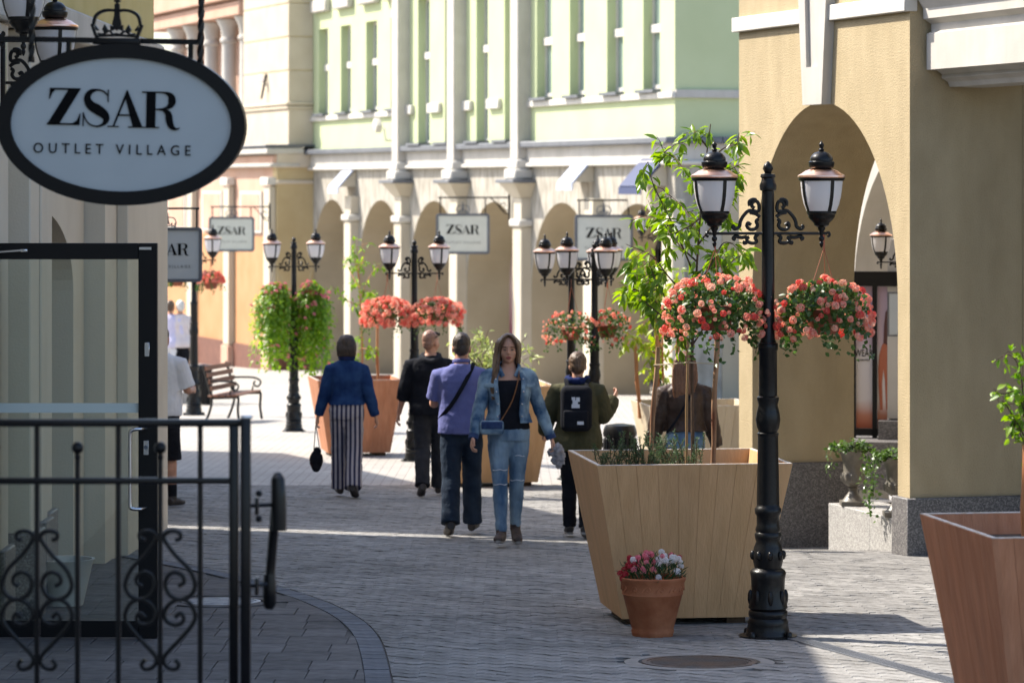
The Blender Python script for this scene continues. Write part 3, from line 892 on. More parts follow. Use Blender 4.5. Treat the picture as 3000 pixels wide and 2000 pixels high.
# --- upper wall with its windows
sec1 = [(130, 178), (243, 295), (373, 430), (500, 552)]
sec2 = [(640, 700), (778, 842), (940, 1000), (1085, 1150)]
sec3 = [(1250, 1328), (1420, 1495), (1612, 1695), (1798, 1885)]
holes = []; wins = []
DEP = 0.19
for sec, kind in ((sec1, 1), (sec2, 2), (sec3, 3)):
    for (a, b) in sec:
        ta = gt(zx(a)); tb = gt(zx(b))
        if kind == 1:
            zb_, zt_ = Z_SILL + 0.05, E + 4.0
        elif kind == 2:
            zb_, zt_ = Z_COR + 0.02, E + 4.35
        else:
            zb_, zt_ = Z_SILL + 0.05, E + 4.55
        holes.append((ta, tb, zb_, zt_)); wins.append((ta, tb, zb_, zt_, kind))
mb = MB()
hole_wall(mb, GT0, GT1, Z_COR, Z_TOP, holes, 0.0, 0.6)
mb.build('upper_wall', M['green'], green)
part(green, 'roof', M['roof'], (GT0, GT1, 0.0, 9.0, Z_TOP, Z_TOP + 0.1))
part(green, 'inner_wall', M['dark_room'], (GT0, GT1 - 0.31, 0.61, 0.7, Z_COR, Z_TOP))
for (ta, tb, zb_, zt_, kind) in wins:
    zm = E + 3.02 if kind != 2 else E + 3.02
    fr = part(green, 'window', M['trim_white'],
              (ta, ta + 0.06, DEP, DEP + 0.08, zb_, zt_), (tb - 0.10, tb, DEP - 0.03, DEP + 0.08, zb_, zt_),
              (ta + 0.06, tb - 0.10, DEP, DEP + 0.08, zb_, zb_ + 0.10), (ta + 0.06, tb - 0.10, DEP, DEP + 0.08, zt_ - 0.08, zt_))
    part(fr, 'transom', M['trim_white'], (ta + 0.06, tb - 0.10, DEP - 0.06, DEP + 0.08, zm - 0.08, zm + 0.08))
    part(fr, 'pane', M['window_glass'], (ta + 0.06, tb - 0.10, DEP + 0.03, DEP + 0.05, zb_ + 0.10, zm - 0.08))
    part(fr, 'pane', M['window_glass'], (ta + 0.06, tb - 0.10, DEP + 0.03, DEP + 0.05, zm + 0.08, zt_ - 0.08))
    if kind != 2:
        part(green, 'window_sill', M['ledge'], (ta - 0.03, tb + 0.03, -0.17, DEP, zb_ - 0.06, zb_))
        part(green, 'window_hood', M['trim'], (ta - 0.25, tb + 0.25, -0.16, 0.0, zt_ + 0.42, zt_ + 0.75), bev=0.03)
    else:
        part(green, 'window_sill', M['ledge'], (ta - 0.05, tb + 0.05, -0.29, DEP, Z_COR + 0.003, Z_COR + 0.06))
# string course under the windows, and blocks between the tall windows
def course(a, b):
    part(green, 'string_course', M['trim_white'], (gt(zx(a)), gt(zx(b)), -0.09, 0.0, Z_SILL - 0.14, Z_SILL - 0.012), bev=0.015)
course(100, 535); course(1218, 1968)
for (a, b) in ((590, 622), (705, 765), (885, 925), (1010, 1072)):
    part(green, 'string_block', M['trim_white'], (gt(zx(a)), gt(zx(b)), -0.10, 0.0, Z_SILL - 0.12, Z_SILL + 0.10), bev=0.015)
# arcade shop openings: poster, and dark panes painting the unlit door and gaps
M['poster_magenta'] = grad_mat('poster_magenta', [(0.0, (0.05, 0.03, 0.04)), (0.3, (0.20, 0.02, 0.07)), (0.6, (0.42, 0.30, 0.30)), (1.0, (0.15, 0.10, 0.06))], 2, ZG + 0.8, E - 0.9)
for (ta, tb, m) in ((gt(1461, -3.28), gt(1461, -3.28) + 2.0, 'poster_magenta'), (gt(1296, -3.28), gt(1296, -3.28) + 1.2, 'dark_room'), (gt(1140, -3.28), gt(1140, -3.28) + 1.2, 'dark_room'), (gt(1860, -3.28), gt(1860, -3.28) + 1.4, 'dark_room')):
    f2 = part(green, 'shop_opening', M['black_frame'], (ta, tb, 3.28, 3.398, ZG + 1.26, E - 0.85))
    part(f2, 'pane', M[m], (ta + 0.12, tb - 0.12, 3.25, 3.279, ZG + 1.4, E - 0.98))
# awnings: wedges standing off the stone wall
def awning(tc, z0, z1, out, w, mtop, mfront, label):
    a = thing('awning', label, 'awning', GL(tc, 0, 0), atan2(GU.y, GU.x))
    def wedge(x0, x1, dy):
        return [(x0, -0.012, z0), (x1, -0.012, z0), (x1, -0.012, z1), (x0, -0.012, z1), (x0, -out, z0), (x1, -out, z0)]
    mb = MB(); mb.add(wedge(-w / 2, w / 2, 0), [(0, 3, 2, 1), (0, 1, 5, 4), (0, 4, 3), (1, 2, 5)])
    mb.build('side_panel', M['cream'], a)
    q = [(-w / 2 - 0.02, -out - 0.03, z0 - 0.03), (w / 2 + 0.02, -out - 0.03, z0 - 0.03), (w / 2 + 0.02, -0.02, z1 + 0.03), (-w / 2 - 0.02, -0.02, z1 + 0.03)]
    qq = [(x, y - 0.03, z + 0.03) for x, y, z in q]
    MB().hexa(q + qq).build('cover', M[mtop], a)
    part(a, 'valance', M[mfront], (-w / 2 - 0.02, w / 2 + 0.02, -out - 0.075, -out - 0.045, z0 - 0.16, z0 - 0.02))
gx1 = gt(1030); gx2 = gt(1720); gx3 = gt(1925)
awning(gx1, E - 0.02, E + 0.40, 0.42, 0.85, 'awning_pale', 'awning_pale', 'pale blue awning on the arcade wall next to the tan corner tower')
awning(gx2, E + 0.08, E + 0.50, 0.42, 0.85, 'awning_pale', 'awning_pale', 'pale blue awning on the arcade wall above a hanging sign')
awning(gx3, E + 0.0, E + 0.52, 0.5, 1.1, 'awning_blue', 'awning_blue', 'dark blue awning at the corner of the green building behind the young tree')
# floodlight on the wall
fl = thing('floodlight', 'white box floodlight on a bracket at the green wall', 'floodlight', GL(gt(1160), 0, gzz(1160, 375)), atan2(GU.y, GU.x))
mb = MB(); mb.tube([(0, 0, -0.3), (0, -0.25, -0.3), (0, -0.3, 0.0)], 0.025, 6); mb.build('bracket', M['trim_white'], fl)
mb = MB(); mb.bbox((-0.25, -0.38, 0.06), (0.16, 0.08, 0.11), 0.02, 2, Matrix.Rotation(radians(35), 3, 'Y')); mb.build('lamp_box', M['trim_white'], fl)

# ================================================================== FAR LEFT END: TAN TOWER AND PEACH HOUSE
Gl0 = GO + GU * gt(918)                      # left end of the green front as seen past the tower
TK = Gl0 + GN * 0.66
tower = thing('tan_tower', 'pale stone upper tower with course lines standing over the peach ground floor', 'building', TK, atan2(GU.y, GU.x))
# local: x along the front (0 at the street corner, front runs to negative x), -y outwards
dT_ = TK.y
def tz(y, d=dT_ + 1.5): return E - (y - HZ) / F * d
zc = tz(430)
cz = [zc + 0.02, tz(312), tz(212), tz(115), tz(18), tz(-90), E + 7.0]
for k in range(len(cz) - 1):
    part(tower, 'stone_course', M['tower'], (-4.6, 0.0, 0.0, 0.66, cz[k] + 0.012, cz[k + 1] - 0.012), bev=0.012)
part(tower, 'core', M['tower_shade'], (-4.58, -0.02, 0.02, 0.64, zc, E + 7.0))
part(tower, 'string_course', M['tower'], (-4.64, 0.04, -0.05, 0.66, cz[1] - 0.10, cz[1] - 0.02), (-4.64, 0.06, -0.07, 0.66, cz[1] + 0.0, cz[1] + 0.08), bev=0.02)
hk = thing('wall_lamp', 'slim dark slanted lamp fitting on the pale stone tower', 'wall lamp', TK - GU * 2.3 + GN * 0.05 + V((0, 0, tz(252))))
mb = MB(); mb.tube([(0.08, -0.15, 0.33), (-0.05, -0.15, -0.33)], [0.035, 0.028], 6); mb.tube([(0.02, -0.15, 0.1), (0.05, 0.15, 0.1)], 0.02, 6); mb.build('tube', M['iron'], hk)
mb = MB(); mb.ell((-0.06, -0.17, 0.2), (0.08, 0.08, 0.11)); mb.build('globe', M['opal'], hk)

PK = Gl0 + GN * 0.97
peach = thing('peach_house', 'peach and pink house front with cream pilasters, white upper columns and a dark red plinth', 'building', PK, atan2(GU.y, GU.x))
def py_(y, d=dT_ + 3.0): return E - (y - HZ) / F * d
part(peach, 'side_wall', M['tower_shade'], (-0.4, 0.0, 0.004, 0.97, ZG - 1, py_(448, dT_)))
part(peach, 'side_band', M['tower'], (-0.3, 0.05, -0.02, 0.97, py_(540, dT_), py_(528, dT_)), (-0.3, 0.08, -0.02, 0.97, py_(492, dT_), py_(450, dT_)), bev=0.02)
part(peach, 'side_plinth', M['plinth_red'], (-0.4, 0.05, 0.03, 0.99, ZG - 1, py_(1030, dT_)))
part(peach, 'lower_wall', M['peach'], (-16.0, -0.4, 0.0, 0.6, ZG - 1, py_(690)))
part(peach, 'upper_panel', M['pink'], (-16.0, -0.4, 0.02, 0.6, py_(690), py_(490)))
part(peach, 'plinth', M['plinth_red'], (-16.0, -0.405, -0.05, 0.0, ZG - 1, py_(1008)))
part(peach, 'frieze', M['pink'], (-16.0, 0.05, -0.12, 0.6, py_(486), py_(458)), bev=0.02)
part(peach, 'cornice', M['trim'], (-16.0, 0.12, -0.30, 0.7, py_(455), py_(436)), (-16.0, 0.1, -0.2, 0.6, py_(492), py_(480)), bev=0.03)
part(peach, 'skirt_roof', M['ledge'], (-16.0, 0.16, -0.34, 0.98, py_(434), py_(428)), bev=0.01)
for xx in (-0.42, -4.65, -8.85, -13.0):
    pl = part(peach, 'pilaster', M['cream'], (xx - 0.3, xx + 0.3, -0.17, 0.0, py_(1015), py_(545)), bev=0.015)
    part(pl, 'pilaster_cap', M['trim_white'], (xx - 0.38, xx + 0.38, -0.24, 0.0, py_(543), py_(520)), bev=0.02)
    part(pl, 'pilaster_base', M['pink'], (xx - 0.36, xx + 0.36, -0.22, 0.0, ZG - 1, py_(1017)), bev=0.02)
for xx in (-2.5, -6.7, -10.9):
    wd = part(peach, 'window', M['trim_white'], (xx - 1.1, xx + 1.1, -0.05, 0.0, py_(680), py_(560)))
    part(wd, 'pane', M['pink'], (xx - 0.95, xx + 0.95, -0.065, -0.052, py_(672), py_(568)))
# upper loggia with white columns, left of the stone tower
part(peach, 'loggia_wall', M['pink'], (-16.0, -4.9, 1.3, 1.6, py_(430), E + 7))
part(peach, 'loggia_beam', M['pink'], (-16.0, -4.9, 0.25, 1.29, py_(35), py_(-10)), (-16.0, -4.9, 0.1, 1.29, py_(-14), py_(-120)), bev=0.03)
for xx in (-5.4, -7.4, -9.4, -11.4, -13.4):
    mb = MB(); mb.lathe([(0.30, py_(428)), (0.30, py_(405)), (0.23, py_(395)), (0.20, py_(110)), (0.25, py_(104)), (0.25, py_(96)), (0.21, py_(90)), (0.24, py_(62)), (0.36, py_(37))], 16, (xx, 0.62, 0))
    mb.build('column', M['trim'], peach)
part(peach, 'roof', M['roof'], (-16.0, -4.7, 0.1, 3.0, E + 7, E + 7.2))
# low stone step in front of the peach house
# ================================================================== LEFT SIDE
LX = -3.15
left = thing('corner_shop', 'beige shop building in the shade with stepped pilasters and a shallow arch', 'building', (0, 0, 0))
LZ = 4.95
part(left, 'wall', M['beige_wall'], (-3.75, LX, 26.42, 30.35, -1.6, 3.15))
mb = MB()
bm_ = []
arch_wall(mb, -26.4, -20.6, -1.6, 3.15, [(-23.85, 1.9, 1.35, 0.62)], 0.0, 0.35, 24)
o = mb.build('arch_wall', M['beige_wall'], left)
# local x of that wall runs towards the camera along -Y
o.rotation_euler = (0, 0, radians(-90)); o.location = (LX - 0.51, 0, 0)
part(left, 'recess_wall', M['cream'], (-4.3, LX - 0.9, 20.6, 26.4, -1.6, 3.15))
for (y0, y1, p) in ((21.0, 21.35, 0.10), (22.05, 22.45, 0.14), (22.85, 23.15, 0.10), (23.35, 23.75, 0.05)):
    part(left, 'pilaster', M['beige_wall'], (LX - 0.17, LX - 0.1 + p, y0, y1, -1.6, 3.15), bev=0.01)
    part(left, 'pilaster_base', M['granite'], (LX - 0.17, LX - 0.06 + p, y0 - 0.04, y1 + 0.04, -1.6, -0.1), bev=0.01)
part(left, 'corner_pilaster', M['beige_wall'], (LX, LX + 0.09, 27.2, 30.34, -1.6, 3.15), bev=0.008)
part(left, 'near_wall', M['beige_wall'], (-5.5, LX, 3.0, 19.2, -1.6, 7.0))  # out of view, raised so its shadow covers the near terracotta planter
part(left, 'near_wall', M['beige_wall'], (-5.5, LX, 19.202, 20.55, -1.6, LZ))
part(left, 'upper_wall', M['yellow_wall'], (-5.5, LX - 0.03, 20.56, 30.3, 3.4, LZ))
part(left, 'trim_band', M['trim'], (-5.5, LX + 0.06, 20.56, 30.36, 3.16, 3.39), bev=0.02)
part(left, 'back_body', M['beige_wall'], (-7.5, -5.5, 3.0, 30.3, -1.6, LZ))
part(left, 'roof', M['roof'], (-7.6, LX + 0.0, 19.21, 30.34, LZ, LZ + 0.12))
part(left, 'roof', M['roof'], (-5.6, LX + 0.02, 2.9, 19.22, 7.0, 7.12))
# next building along the left, turned with the street (unseen; shaped to throw the middle shade)
BU = V((0.294, -0.956, 0)).normalized()
BK = V((-3.75, 30.85, 0))
nb = thing('set_back_house', 'unseen shade-casting house set back behind the beige corner shop', 'building', BK, atan2(BU.y, BU.x))
fp_ = [V((-3.72, 31.0, 0)), V((-3.72 - 0.9 * 7, 31.0 + 0.436 * 7, 0)), V((-14.5, 45.0, 0)), V((-3.72 - 0.294 * 16.5, 31.0 + 0.956 * 16.5, 0))]  # near edge cut along the sun so a strip of light passes
nb.rotation_euler = (0, 0, 0)
MB().poly([(p.x - BK.x, p.y - BK.y) for p in fp_], lambda u, v, w: (u, v, -3.0 + w), 8.05).build('wall', M['cream'], nb, ang=20)
MB().poly([(p.x - BK.x, p.y - BK.y) for p in fp_], lambda u, v, w: (u, v, 5.052 + w), 0.12).build('roof', M['roof'], nb, ang=20)
# ================================================================== STREET LAMPS
def lz(y): return (1865 - y) / 479.0
def z6(y): return lz(1280 + y * 0.4592)
def z5(y): return lz(900 + y * 0.5102)
def z3(y): return lz(330 + y * 0.4782)
k6, k5, k3 = 0.4592 / 479, 0.5102 / 479, 0.4782 / 479
post_prof = [(150 * k6, 0.0), (150 * k6, z6(1262)), (140 * k6, z6(1240)), (128 * k6, z6(1190)), (132 * k6, z6(1175)), (118 * k6, z6(1150)), (126 * k6, z6(1130)), (124 * k6, z6(1108)), (112 * k6, z6(1098)),
             (126 * k6, z6(1085)), (118 * k6, z6(1040)), (106 * k6, z6(970)), (109 * k6, z6(900)), (116 * k6, z6(860)), (106 * k6, z6(845)), (86 * k6, z6(832)), (96 * k6, z6(790)), (98 * k6, z6(750)), (90 * k6, z6(700)), (76 * k6, z6(665)),
             (84 * k6, z6(640)), (86 * k6, z6(618)), (76 * k6, z6(604)), (82 * k6, z6(590)), (72 * k6, z6(560)), (74 * k6, z6(500)), (84 * k6, z6(485)), (86 * k6, z6(455)), (76 * k6, z6(445)), (64 * k5, z5(1130))]
mid_prof = [(64 * k5, z5(1130)), (57 * k5, z5(745)), (58 * k5, z5(735)), (62 * k5, z5(722)), (52 * k5, z5(715)), (62 * k5, z5(690)), (70 * k5, z5(645)), (64 * k5, z5(600)), (54 * k5, z5(560)), (62 * k5, z5(528)), (62 * k5, z5(515)), (52 * k5, z5(508)), (50 * k5, z5(250)), (56 * k5, z5(242)), (56 * k5, z5(208)), (49 * k5, z5(202))]
top_prof = [(49 * k5, z5(202)), (42 * k3, z3(1380)), (39 * k3, z3(870)), (38 * k3, z3(480)), (50 * k3, z3(474)), (53 * k3, z3(445)), (42 * k3, z3(420)), (39 * k3, z3(402)), (48 * k3, z3(393)), (44 * k3, z3(378)), (20 * k3, z3(372)), (24 * k3, z3(360)), (33 * k3, z3(345)), (24 * k3, z3(318)), (3 * k3, z3(298))]
ARM_Z = z3(740)
HR = 0.33                      # lantern distance from the post
def scroll_pts():
    c = 1035
    S = []
    def q(pts): S.append([((x - c) * k3, z3(y)) for x, y in pts])
    q([(1118, 585), (1135, 572), (1128, 548), (1102, 545), (1090, 575), (1098, 605), (1150, 600), (1185, 630), (1205, 665), (1212, 698), (1238, 712), (1252, 700), (1240, 690)])
    q([(1148, 572), (1150, 545), (1130, 532), (1105, 535)])
    q([(1085, 640), (1110, 620), (1150, 612)])
    q([(1140, 688), (1158, 676), (1165, 695), (1145, 715), (1115, 712), (1100, 690), (1108, 665), (1092, 650)])
    q([(1095, 745), (1115, 765), (1105, 790), (1130, 800), (1160, 790), (1165, 770), (1150, 762)])
    q([(1165, 795), (1182, 800), (1178, 785)])
    q([(1165, 760), (1200, 765), (1235, 758), (1250, 770), (1235, 780)])
    return [spline([(x, 0, z) for x, z in s_], 5) for s_ in S]
SC_ = scroll_pts()
def make_lamp(heads, label, group):
    """heads = list of plan angles of the arms"""
    t = thing('street_lamp', label, 'street lamp', group=group)
    mb = MB(); mb.lathe(post_prof, 28); mb.lathe([(r, z) for r, z in mid_prof], 32, flute=0.022, nf=1); mb.lathe(top_prof, 24)
    mb.build('post', M['iron'], t, ang=50)
    # base plate with bolts, ornament reliefs on the drum
    mb = MB(); mb.lathe([(0.178, 0.0), (0.178, 0.014), (0.15, 0.016)], 24)
    for k in range(4):
        a = pi / 4 + k * pi / 2
        mb.lathe([(0.02, 0.014), (0.02, 0.035), (0.012, 0.045)], 8, (0.16 * cos(a), 0.16 * sin(a), 0))
    mb.build('base_plate', M['iron'], t)
    mb = MB()
    for k in range(8):
        a = k * pi / 4
        for zc_, rr, h in ((z6(750), 0.094, 0.03), (z6(1020), 0.108, 0.05)):
            mb.ell((rr * cos(a), rr * sin(a), zc_), (0.018, 0.018, h), 6, 5)
    mb.build('relief', M['iron'], t)
    for a in heads:
        R = Matrix.Rotation(a, 3, 'Z')
        mb = MB()
        mb.tube([R @ V((0.02, 0, ARM_Z)), R @ V((HR + 0.035, 0, ARM_Z))], 0.009, 6)
        cu = [(HR + 0.03, 0, ARM_Z), (HR + 0.045, 0, ARM_Z + 0.006), (HR + 0.05, 0, ARM_Z - 0.012), (HR + 0.036, 0, ARM_Z - 0.02)]
        mb.tube([R @ p for p in spline(cu, 4)], 0.008, 6)
        arm = mb.build('arm', M['iron'], t)
        mb = MB()
        for s_ in SC_:
            mb.tube([R @ p for p in s_], [0.011] * (len(s_) - 1) + [0.007], 6, sq=0.8)
        mb.build('scrollwork', M['iron'], arm)
        # lantern
        mb = MB(); c0 = R @ V((HR, 0, 0))
        P = lambda L_: [(r * k3, z3(y)) for r, y in L_]
        mb.lathe(P([(3, 828), (10, 815), (14, 800), (9, 790), (17, 778), (17, 765), (9, 755), (14, 745), (14, 728), (22, 715), (24, 702), (46, 690), (47, 678), (70, 655), (82, 640), (84, 625), (92, 618), (93, 603), (80, 601)]), 20, c0)
        mb.lathe(P([(60, 418), (136, 418), (143, 408), (143, 400), (60, 399)]), 24, c0)
        mb.lathe(P([(58, 345), (74, 335), (80, 318), (80, 302), (70, 296), (70, 278), (60, 262), (46, 248), (30, 242), (14, 236), (18, 226), (10, 218), (15, 205), (15, 192), (7, 184), (2, 172)]), 20, c0)
        for k in range(4):
            b_ = a + radians(22) + k * pi / 2
            u = V((cos(b_), sin(b_), 0)); w = V((-u.y, u.x, 0))
            ring = []
            for rr, yy in ((134, 416), (131, 460), (124, 510), (112, 560), (95, 604)):
                o = c0 + u * (rr * k3); z_ = z3(yy)
                ring.append([o + w * 0.011 + V((0, 0, z_)), o - w * 0.011 + V((0, 0, z_)), o - w * 0.011 - u * 0.008 + V((0, 0, z_)), o + w * 0.011 - u * 0.008 + V((0, 0, z_))])
            mb.loft(ring)
        ln = mb.build('lantern', M['iron'], t)
        mb = MB(); mb.lathe(P([(142, 399), (146, 394), (144, 384), (132, 378), (118, 370), (98, 356), (72, 347), (55, 343)]), 32, c0)
        mb.build('copper_roof', M['copper'], ln)
        for k in range(4):
            mb = MB(); n = 7; rings = []
            b0 = a + radians(22) + k * pi / 2
            vs = []; prof = ((131, 418), (128.5, 440), (125, 480), (118.5, 520), (109, 560), (91.5, 603))
            for rr, yy in prof:
                for i in range(n + 1):
                    b_ = b0 + (pi / 2) * i / n
                    vs.append(c0 + V((cos(b_) * rr * k3, sin(b_) * rr * k3, z3(yy))))
            fs = [(j * (n + 1) + i, j * (n + 1) + i + 1, (j + 1) * (n + 1) + i + 1, (j + 1) * (n + 1) + i) for j in range(len(prof) - 1) for i in range(n)]
            mb.add(vs, fs); mb.build('pane', M['opal'], ln, ang=180)
    return t
LG = 'black street lamps with copper lantern roofs'
lampA = make_lamp([0.0, pi], 'tall black two-armed street lamp with fluted post beside the tan planter', LG)
L1 = ground((2250 - 1500) / F * 20.88, 20.88)
lampA.location = L1; lampA.rotation_euler = (0, 0, radians(4))
def place_lamp(src, px, d, rz, sc, label):
    o = copy_tree(src)
    o.location = ground((px - 1500) / F * d, d); o.rotation_euler = (0, 0, rz); o.scale = (sc, sc, sc)
    o["label"] = label
    return o
lampL2 = place_lamp(lampA, 1214, 42.0, radians(-6), 0.935, 'two-armed black street lamp with coral flower baskets next to the far terracotta planter')
lampL3 = place_lamp(lampA, 861, 50.6, radians(10), 0.99, 'two-armed black street lamp with long trailing green baskets')
lampL4 = place_lamp(lampA, 568, 57.0, radians(-20), 1.05, 'two-armed black street lamp beside the slatted bench')
lampB = place_lamp(lampA, 1674, 38.0, radians(5), 0.90, 'two-armed black street lamp standing behind the three-armed one')
lamp3 = make_lamp([radians(172), radians(-68), radians(52)], 'three-armed black street lamp with coral baskets behind the person with the rucksack', LG)
lamp3.location = ground((1742 - 1500) / F * 36.5, 36.5); lamp3.scale = (0.90,) * 3
def lamp_world(l, x, y, z):
    return Matrix.Translation(l.location) @ l.rotation_euler.to_matrix().to_4x4() @ Matrix.Diagonal((*l.scale, 1)) @ V((x, y, z))

# single lanterns on brackets, fixed to walls
def wall_lantern(label, loc, rz, sc=1.0):
    """copy of one lamp head with its arm; the wall plate is at the local origin side"""
    t = thing('wall_lantern', label, 'wall lantern', loc, rz, 'lanterns on wall brackets', sc)
    for ch in list(lampA.children):
        nm = ch.name.split('.')[0]
        if nm in ('arm', 'lantern'):
            cx = sum(v.co.x for v in ch.data.vertices) / len(ch.data.vertices)
            if cx > 0:
                c = copy_tree(ch, t)
                c.location = (0, 0, -ARM_Z)
    mb = MB(); mb.bbox((0.012, 0, 0.03), (0.016, 0.035, 0.24), 0.006); mb.build('wall_plate', M['iron'], t)
    return t

# ================================================================== FLOWERS
def floret_mesh(name, n=20, r=0.026, pet=0.012, seed=1):
    rnd = random.Random(seed)
    mb = MB()
    for i in range(n):
        # points over the upper three quarters of a ball
        z = 1 - 1.55 * (i + 0.5) / n; a = i * 2.39996
        q = sqrt(max(0, 1 - z * z))
        dirv = V((q * cos(a), q * sin(a), z))
        c = dirv * r * rnd.uniform(0.85, 1.1)
        u = dirv.orthogonal().normalized(); w = dirv.cross(u)
        rot = rnd.uniform(0, 6.28)
        vs = [c - dirv * 0.003]
        for k in range(5):
            b_ = rot + k * 2 * pi / 5
            for db, rr, up in ((-0.42, 0.75, 0.002), (0.0, 1.0, 0.004), (0.42, 0.75, 0.002)):
                vs.append(c + (u * cos(b_ + db) + w * sin(b_ + db)) * pet * rr + dirv * up)
        mb.add(vs, [(0, 1 + 3 * k, 2 + 3 * k, 3 + 3 * k) for k in range(5)])
    return mb
def leaf_quad(mb, p, d, n, L_, w_, fold=0.25, droop=0.15):
    """leaf folded on its midrib: 4 quads/tris"""
    d = d.normalized(); s_ = d.cross(n)
    if s_.length < 1e-5: s_ = d.orthogonal()
    s_.normalize(); n = s_.cross(d)
    a = p; m = p + d * L_ * 0.45 - n * droop * L_ * 0.2; t = p + d * L_ - n * droop * L_
    l = m + s_ * w_ + n * fold * w_; r = m - s_ * w_ + n * fold * w_
    l0 = p + d * L_ * 0.15 + s_ * w_ * 0.5 + n * fold * w_ * 0.5; r0 = p + d * L_ * 0.15 - s_ * w_ * 0.5 + n * fold * w_ * 0.5
    l2 = p + d * L_ * 0.75 - n * droop * L_ * 0.55 + s_ * w_ * 0.62 + n * fold * w_ * .6; r2 = l2 - s_ * w_ * 1.24
    mb.add([a, l0, l, l2, t, r2, r, r0, m], [(0, 8, 2, 1), (8, 4, 3, 2), (0, 7, 6, 8), (8, 6, 5, 4)])
def rv(rnd):
    while True:
        v = V((rnd.uniform(-1, 1), rnd.uniform(-1, 1), rnd.uniform(-1, 1)))
        if 0.05 < v.length < 1: return v.normalized()
bloom_meshes = {}
for cname in ('coral', 'coral_pale', 'coral_deep', 'red_bloom', 'crimson', 'rose', 'white_bloom'):
    bloom_meshes[cname] = [floret_mesh(cname, 22, 0.024, 0.0135, s_).mesh('blossom', M[cname], ang=180) for s_ in (1, 2, 3)]
def basket_points(rnd, n, rx, ry, h_up, h_dn, squash=1.0):
    """points over a drooping cushion, with outward normals"""
    out = []
    for i in range(n):
        a = rnd.uniform(0, 2 * pi)
        v = rnd.uniform(-1, 1) ** 1
        if v > 0:
            q = sqrt(1 - v * v) * rnd.uniform(0.85, 1.05); z = v * h_up
        else:
            q = 1.0 + 0.06 * v + rnd.uniform(-0.10, 0.08); z = v * h_dn
        nrm = V((cos(a) * q, sin(a) * q, max(-0.3, v)))
        out.append((V((cos(a) * q * rx, sin(a) * q * ry, z)), nrm.normalized()))
    return out
def make_basket(label, loc, hang, seed=3, single=True, rx=0.27, h_up=0.17, h_dn=0.20, nb=95, nl=750, cols=('coral',), sc=1.0, group='hanging flower baskets', detail=1.0):
    """hanging basket; local origin at the pot's foot centre, hang = height of the strap's hook above it"""
    rnd = random.Random(seed)
    t = thing('hanging_basket', label, 'flower basket', loc, rnd.uniform(0, 6), group, sc)
    mb = MB(); mb.lathe([(0.085, 0), (0.125, 0.13), (0.135, 0.135), (0.135, 0.15), (0.12, 0.15)], 20); mb.build('pot', M['basket_pot'], t)
    mb = MB()
    for k in range(3):
        a = k * 2 * pi / 3
        mb.tube([(0.13 * cos(a), 0.13 * sin(a), 0.145), (0.004 * cos(a), 0.004 * sin(a), hang - 0.10)], 0.0022, 5)
    mb.tube([(0, 0, hang - 0.11), (0, 0, hang + 0.01)], [(0.002, 0.011), (0.002, 0.011)], 6)
    mb.build('strap', M['strap'], t)
    fo = MB()
    for p, n in basket_points(rnd, nl, rx * 0.95, rx * 0.95, h_up * 0.95, h_dn):
        p = p * rnd.uniform(0.6, 1.0); p.z += 0.16
        d = (n + rv(rnd) * 0.9).normalized()
        leaf_quad(fo, p, d, (n + rv(rnd) * 0.6), rnd.uniform(0.03, 0.05), rnd.uniform(0.010, 0.018), 0.2, 0.3)
    # trailing sprays
    for k in range(10):
        a = rnd.uniform(0, 2 * pi); r0 = rx * rnd.uniform(0.75, 1.0)
        ln_ = rnd.uniform(0.10, 0.24)
        for q in range(14):
            f = q / 13
            p = V((cos(a) * (r0 + 0.05 * f), sin(a) * (r0 + 0.05 * f), 0.12 - h_dn * 0.6 - ln_ * f * 0.8))
            leaf_quad(fo, p + rv(rnd) * 0.02, rv(rnd), rv(rnd), 0.035, 0.014)
    fo.build('foliage', M['leaf_geranium'], t, ang=180, kind='stuff')
    pts = basket_points(rnd, nb, rx, rx, h_up, h_dn * 1.05)
    if single:
        for p, n in pts:
            o = link('blossom', bloom_meshes[rnd.choice(cols)][rnd.randrange(3)], t)
            o.location = p * rnd.uniform(0.98, 1.12) + V((0, 0, 0.16))
            o.rotation_euler = (n + rv(rnd) * 0.35).to_track_quat('Z', 'Y').to_euler()
            s_ = rnd.choice((rnd.uniform(0.35, 0.6), rnd.uniform(0.6, 1.0))); o.scale = (s_, s_, s_ * rnd.uniform(0.7, 1.0))
    else:
        for c in cols:
            fm = floret_mesh('b', 9, 0.025, 0.017, seed)
            mb = MB()
            for p, n in pts:
                if rnd.choice(cols) != c: continue
                R = (n + rv(rnd) * 0.3).to_track_quat('Z', 'Y').to_matrix(); o3 = p * rnd.uniform(0.98, 1.12) + V((0, 0, 0.16)); s_ = rnd.uniform(0.8, 1.25)
                mb.add([R @ V(v) * s_ + o3 for v in fm.v], fm.f)
            mb.build('blossoms', M[c], t, ang=180, kind='stuff')
    return t
def hang_on(l, side, drop, inset, label, **kw):
    """basket under the arm of lamp l; side = +1/-1 along the local x (or an angle)"""
    if isinstance(side, float):
        hook = lamp_world(l, cos(side) * inset, sin(side) * inset, ARM_Z)
    else:
        hook = lamp_world(l, side * inset, 0, ARM_Z)
    sc = kw.pop('sc', l.scale[0])
    loc = hook - V((0, 0, drop * sc))
    return make_basket(label, loc, drop, sc=sc, **kw)
hang_on(lampA, -1, 0.59, 0.325, 'coral geranium basket over the tan planter, on the lamp arm beside the young tree', seed=11, nb=190, nl=1100, rx=0.30, h_up=0.165, h_dn=0.19, cols=('coral', 'coral', 'coral_pale', 'coral_deep'))
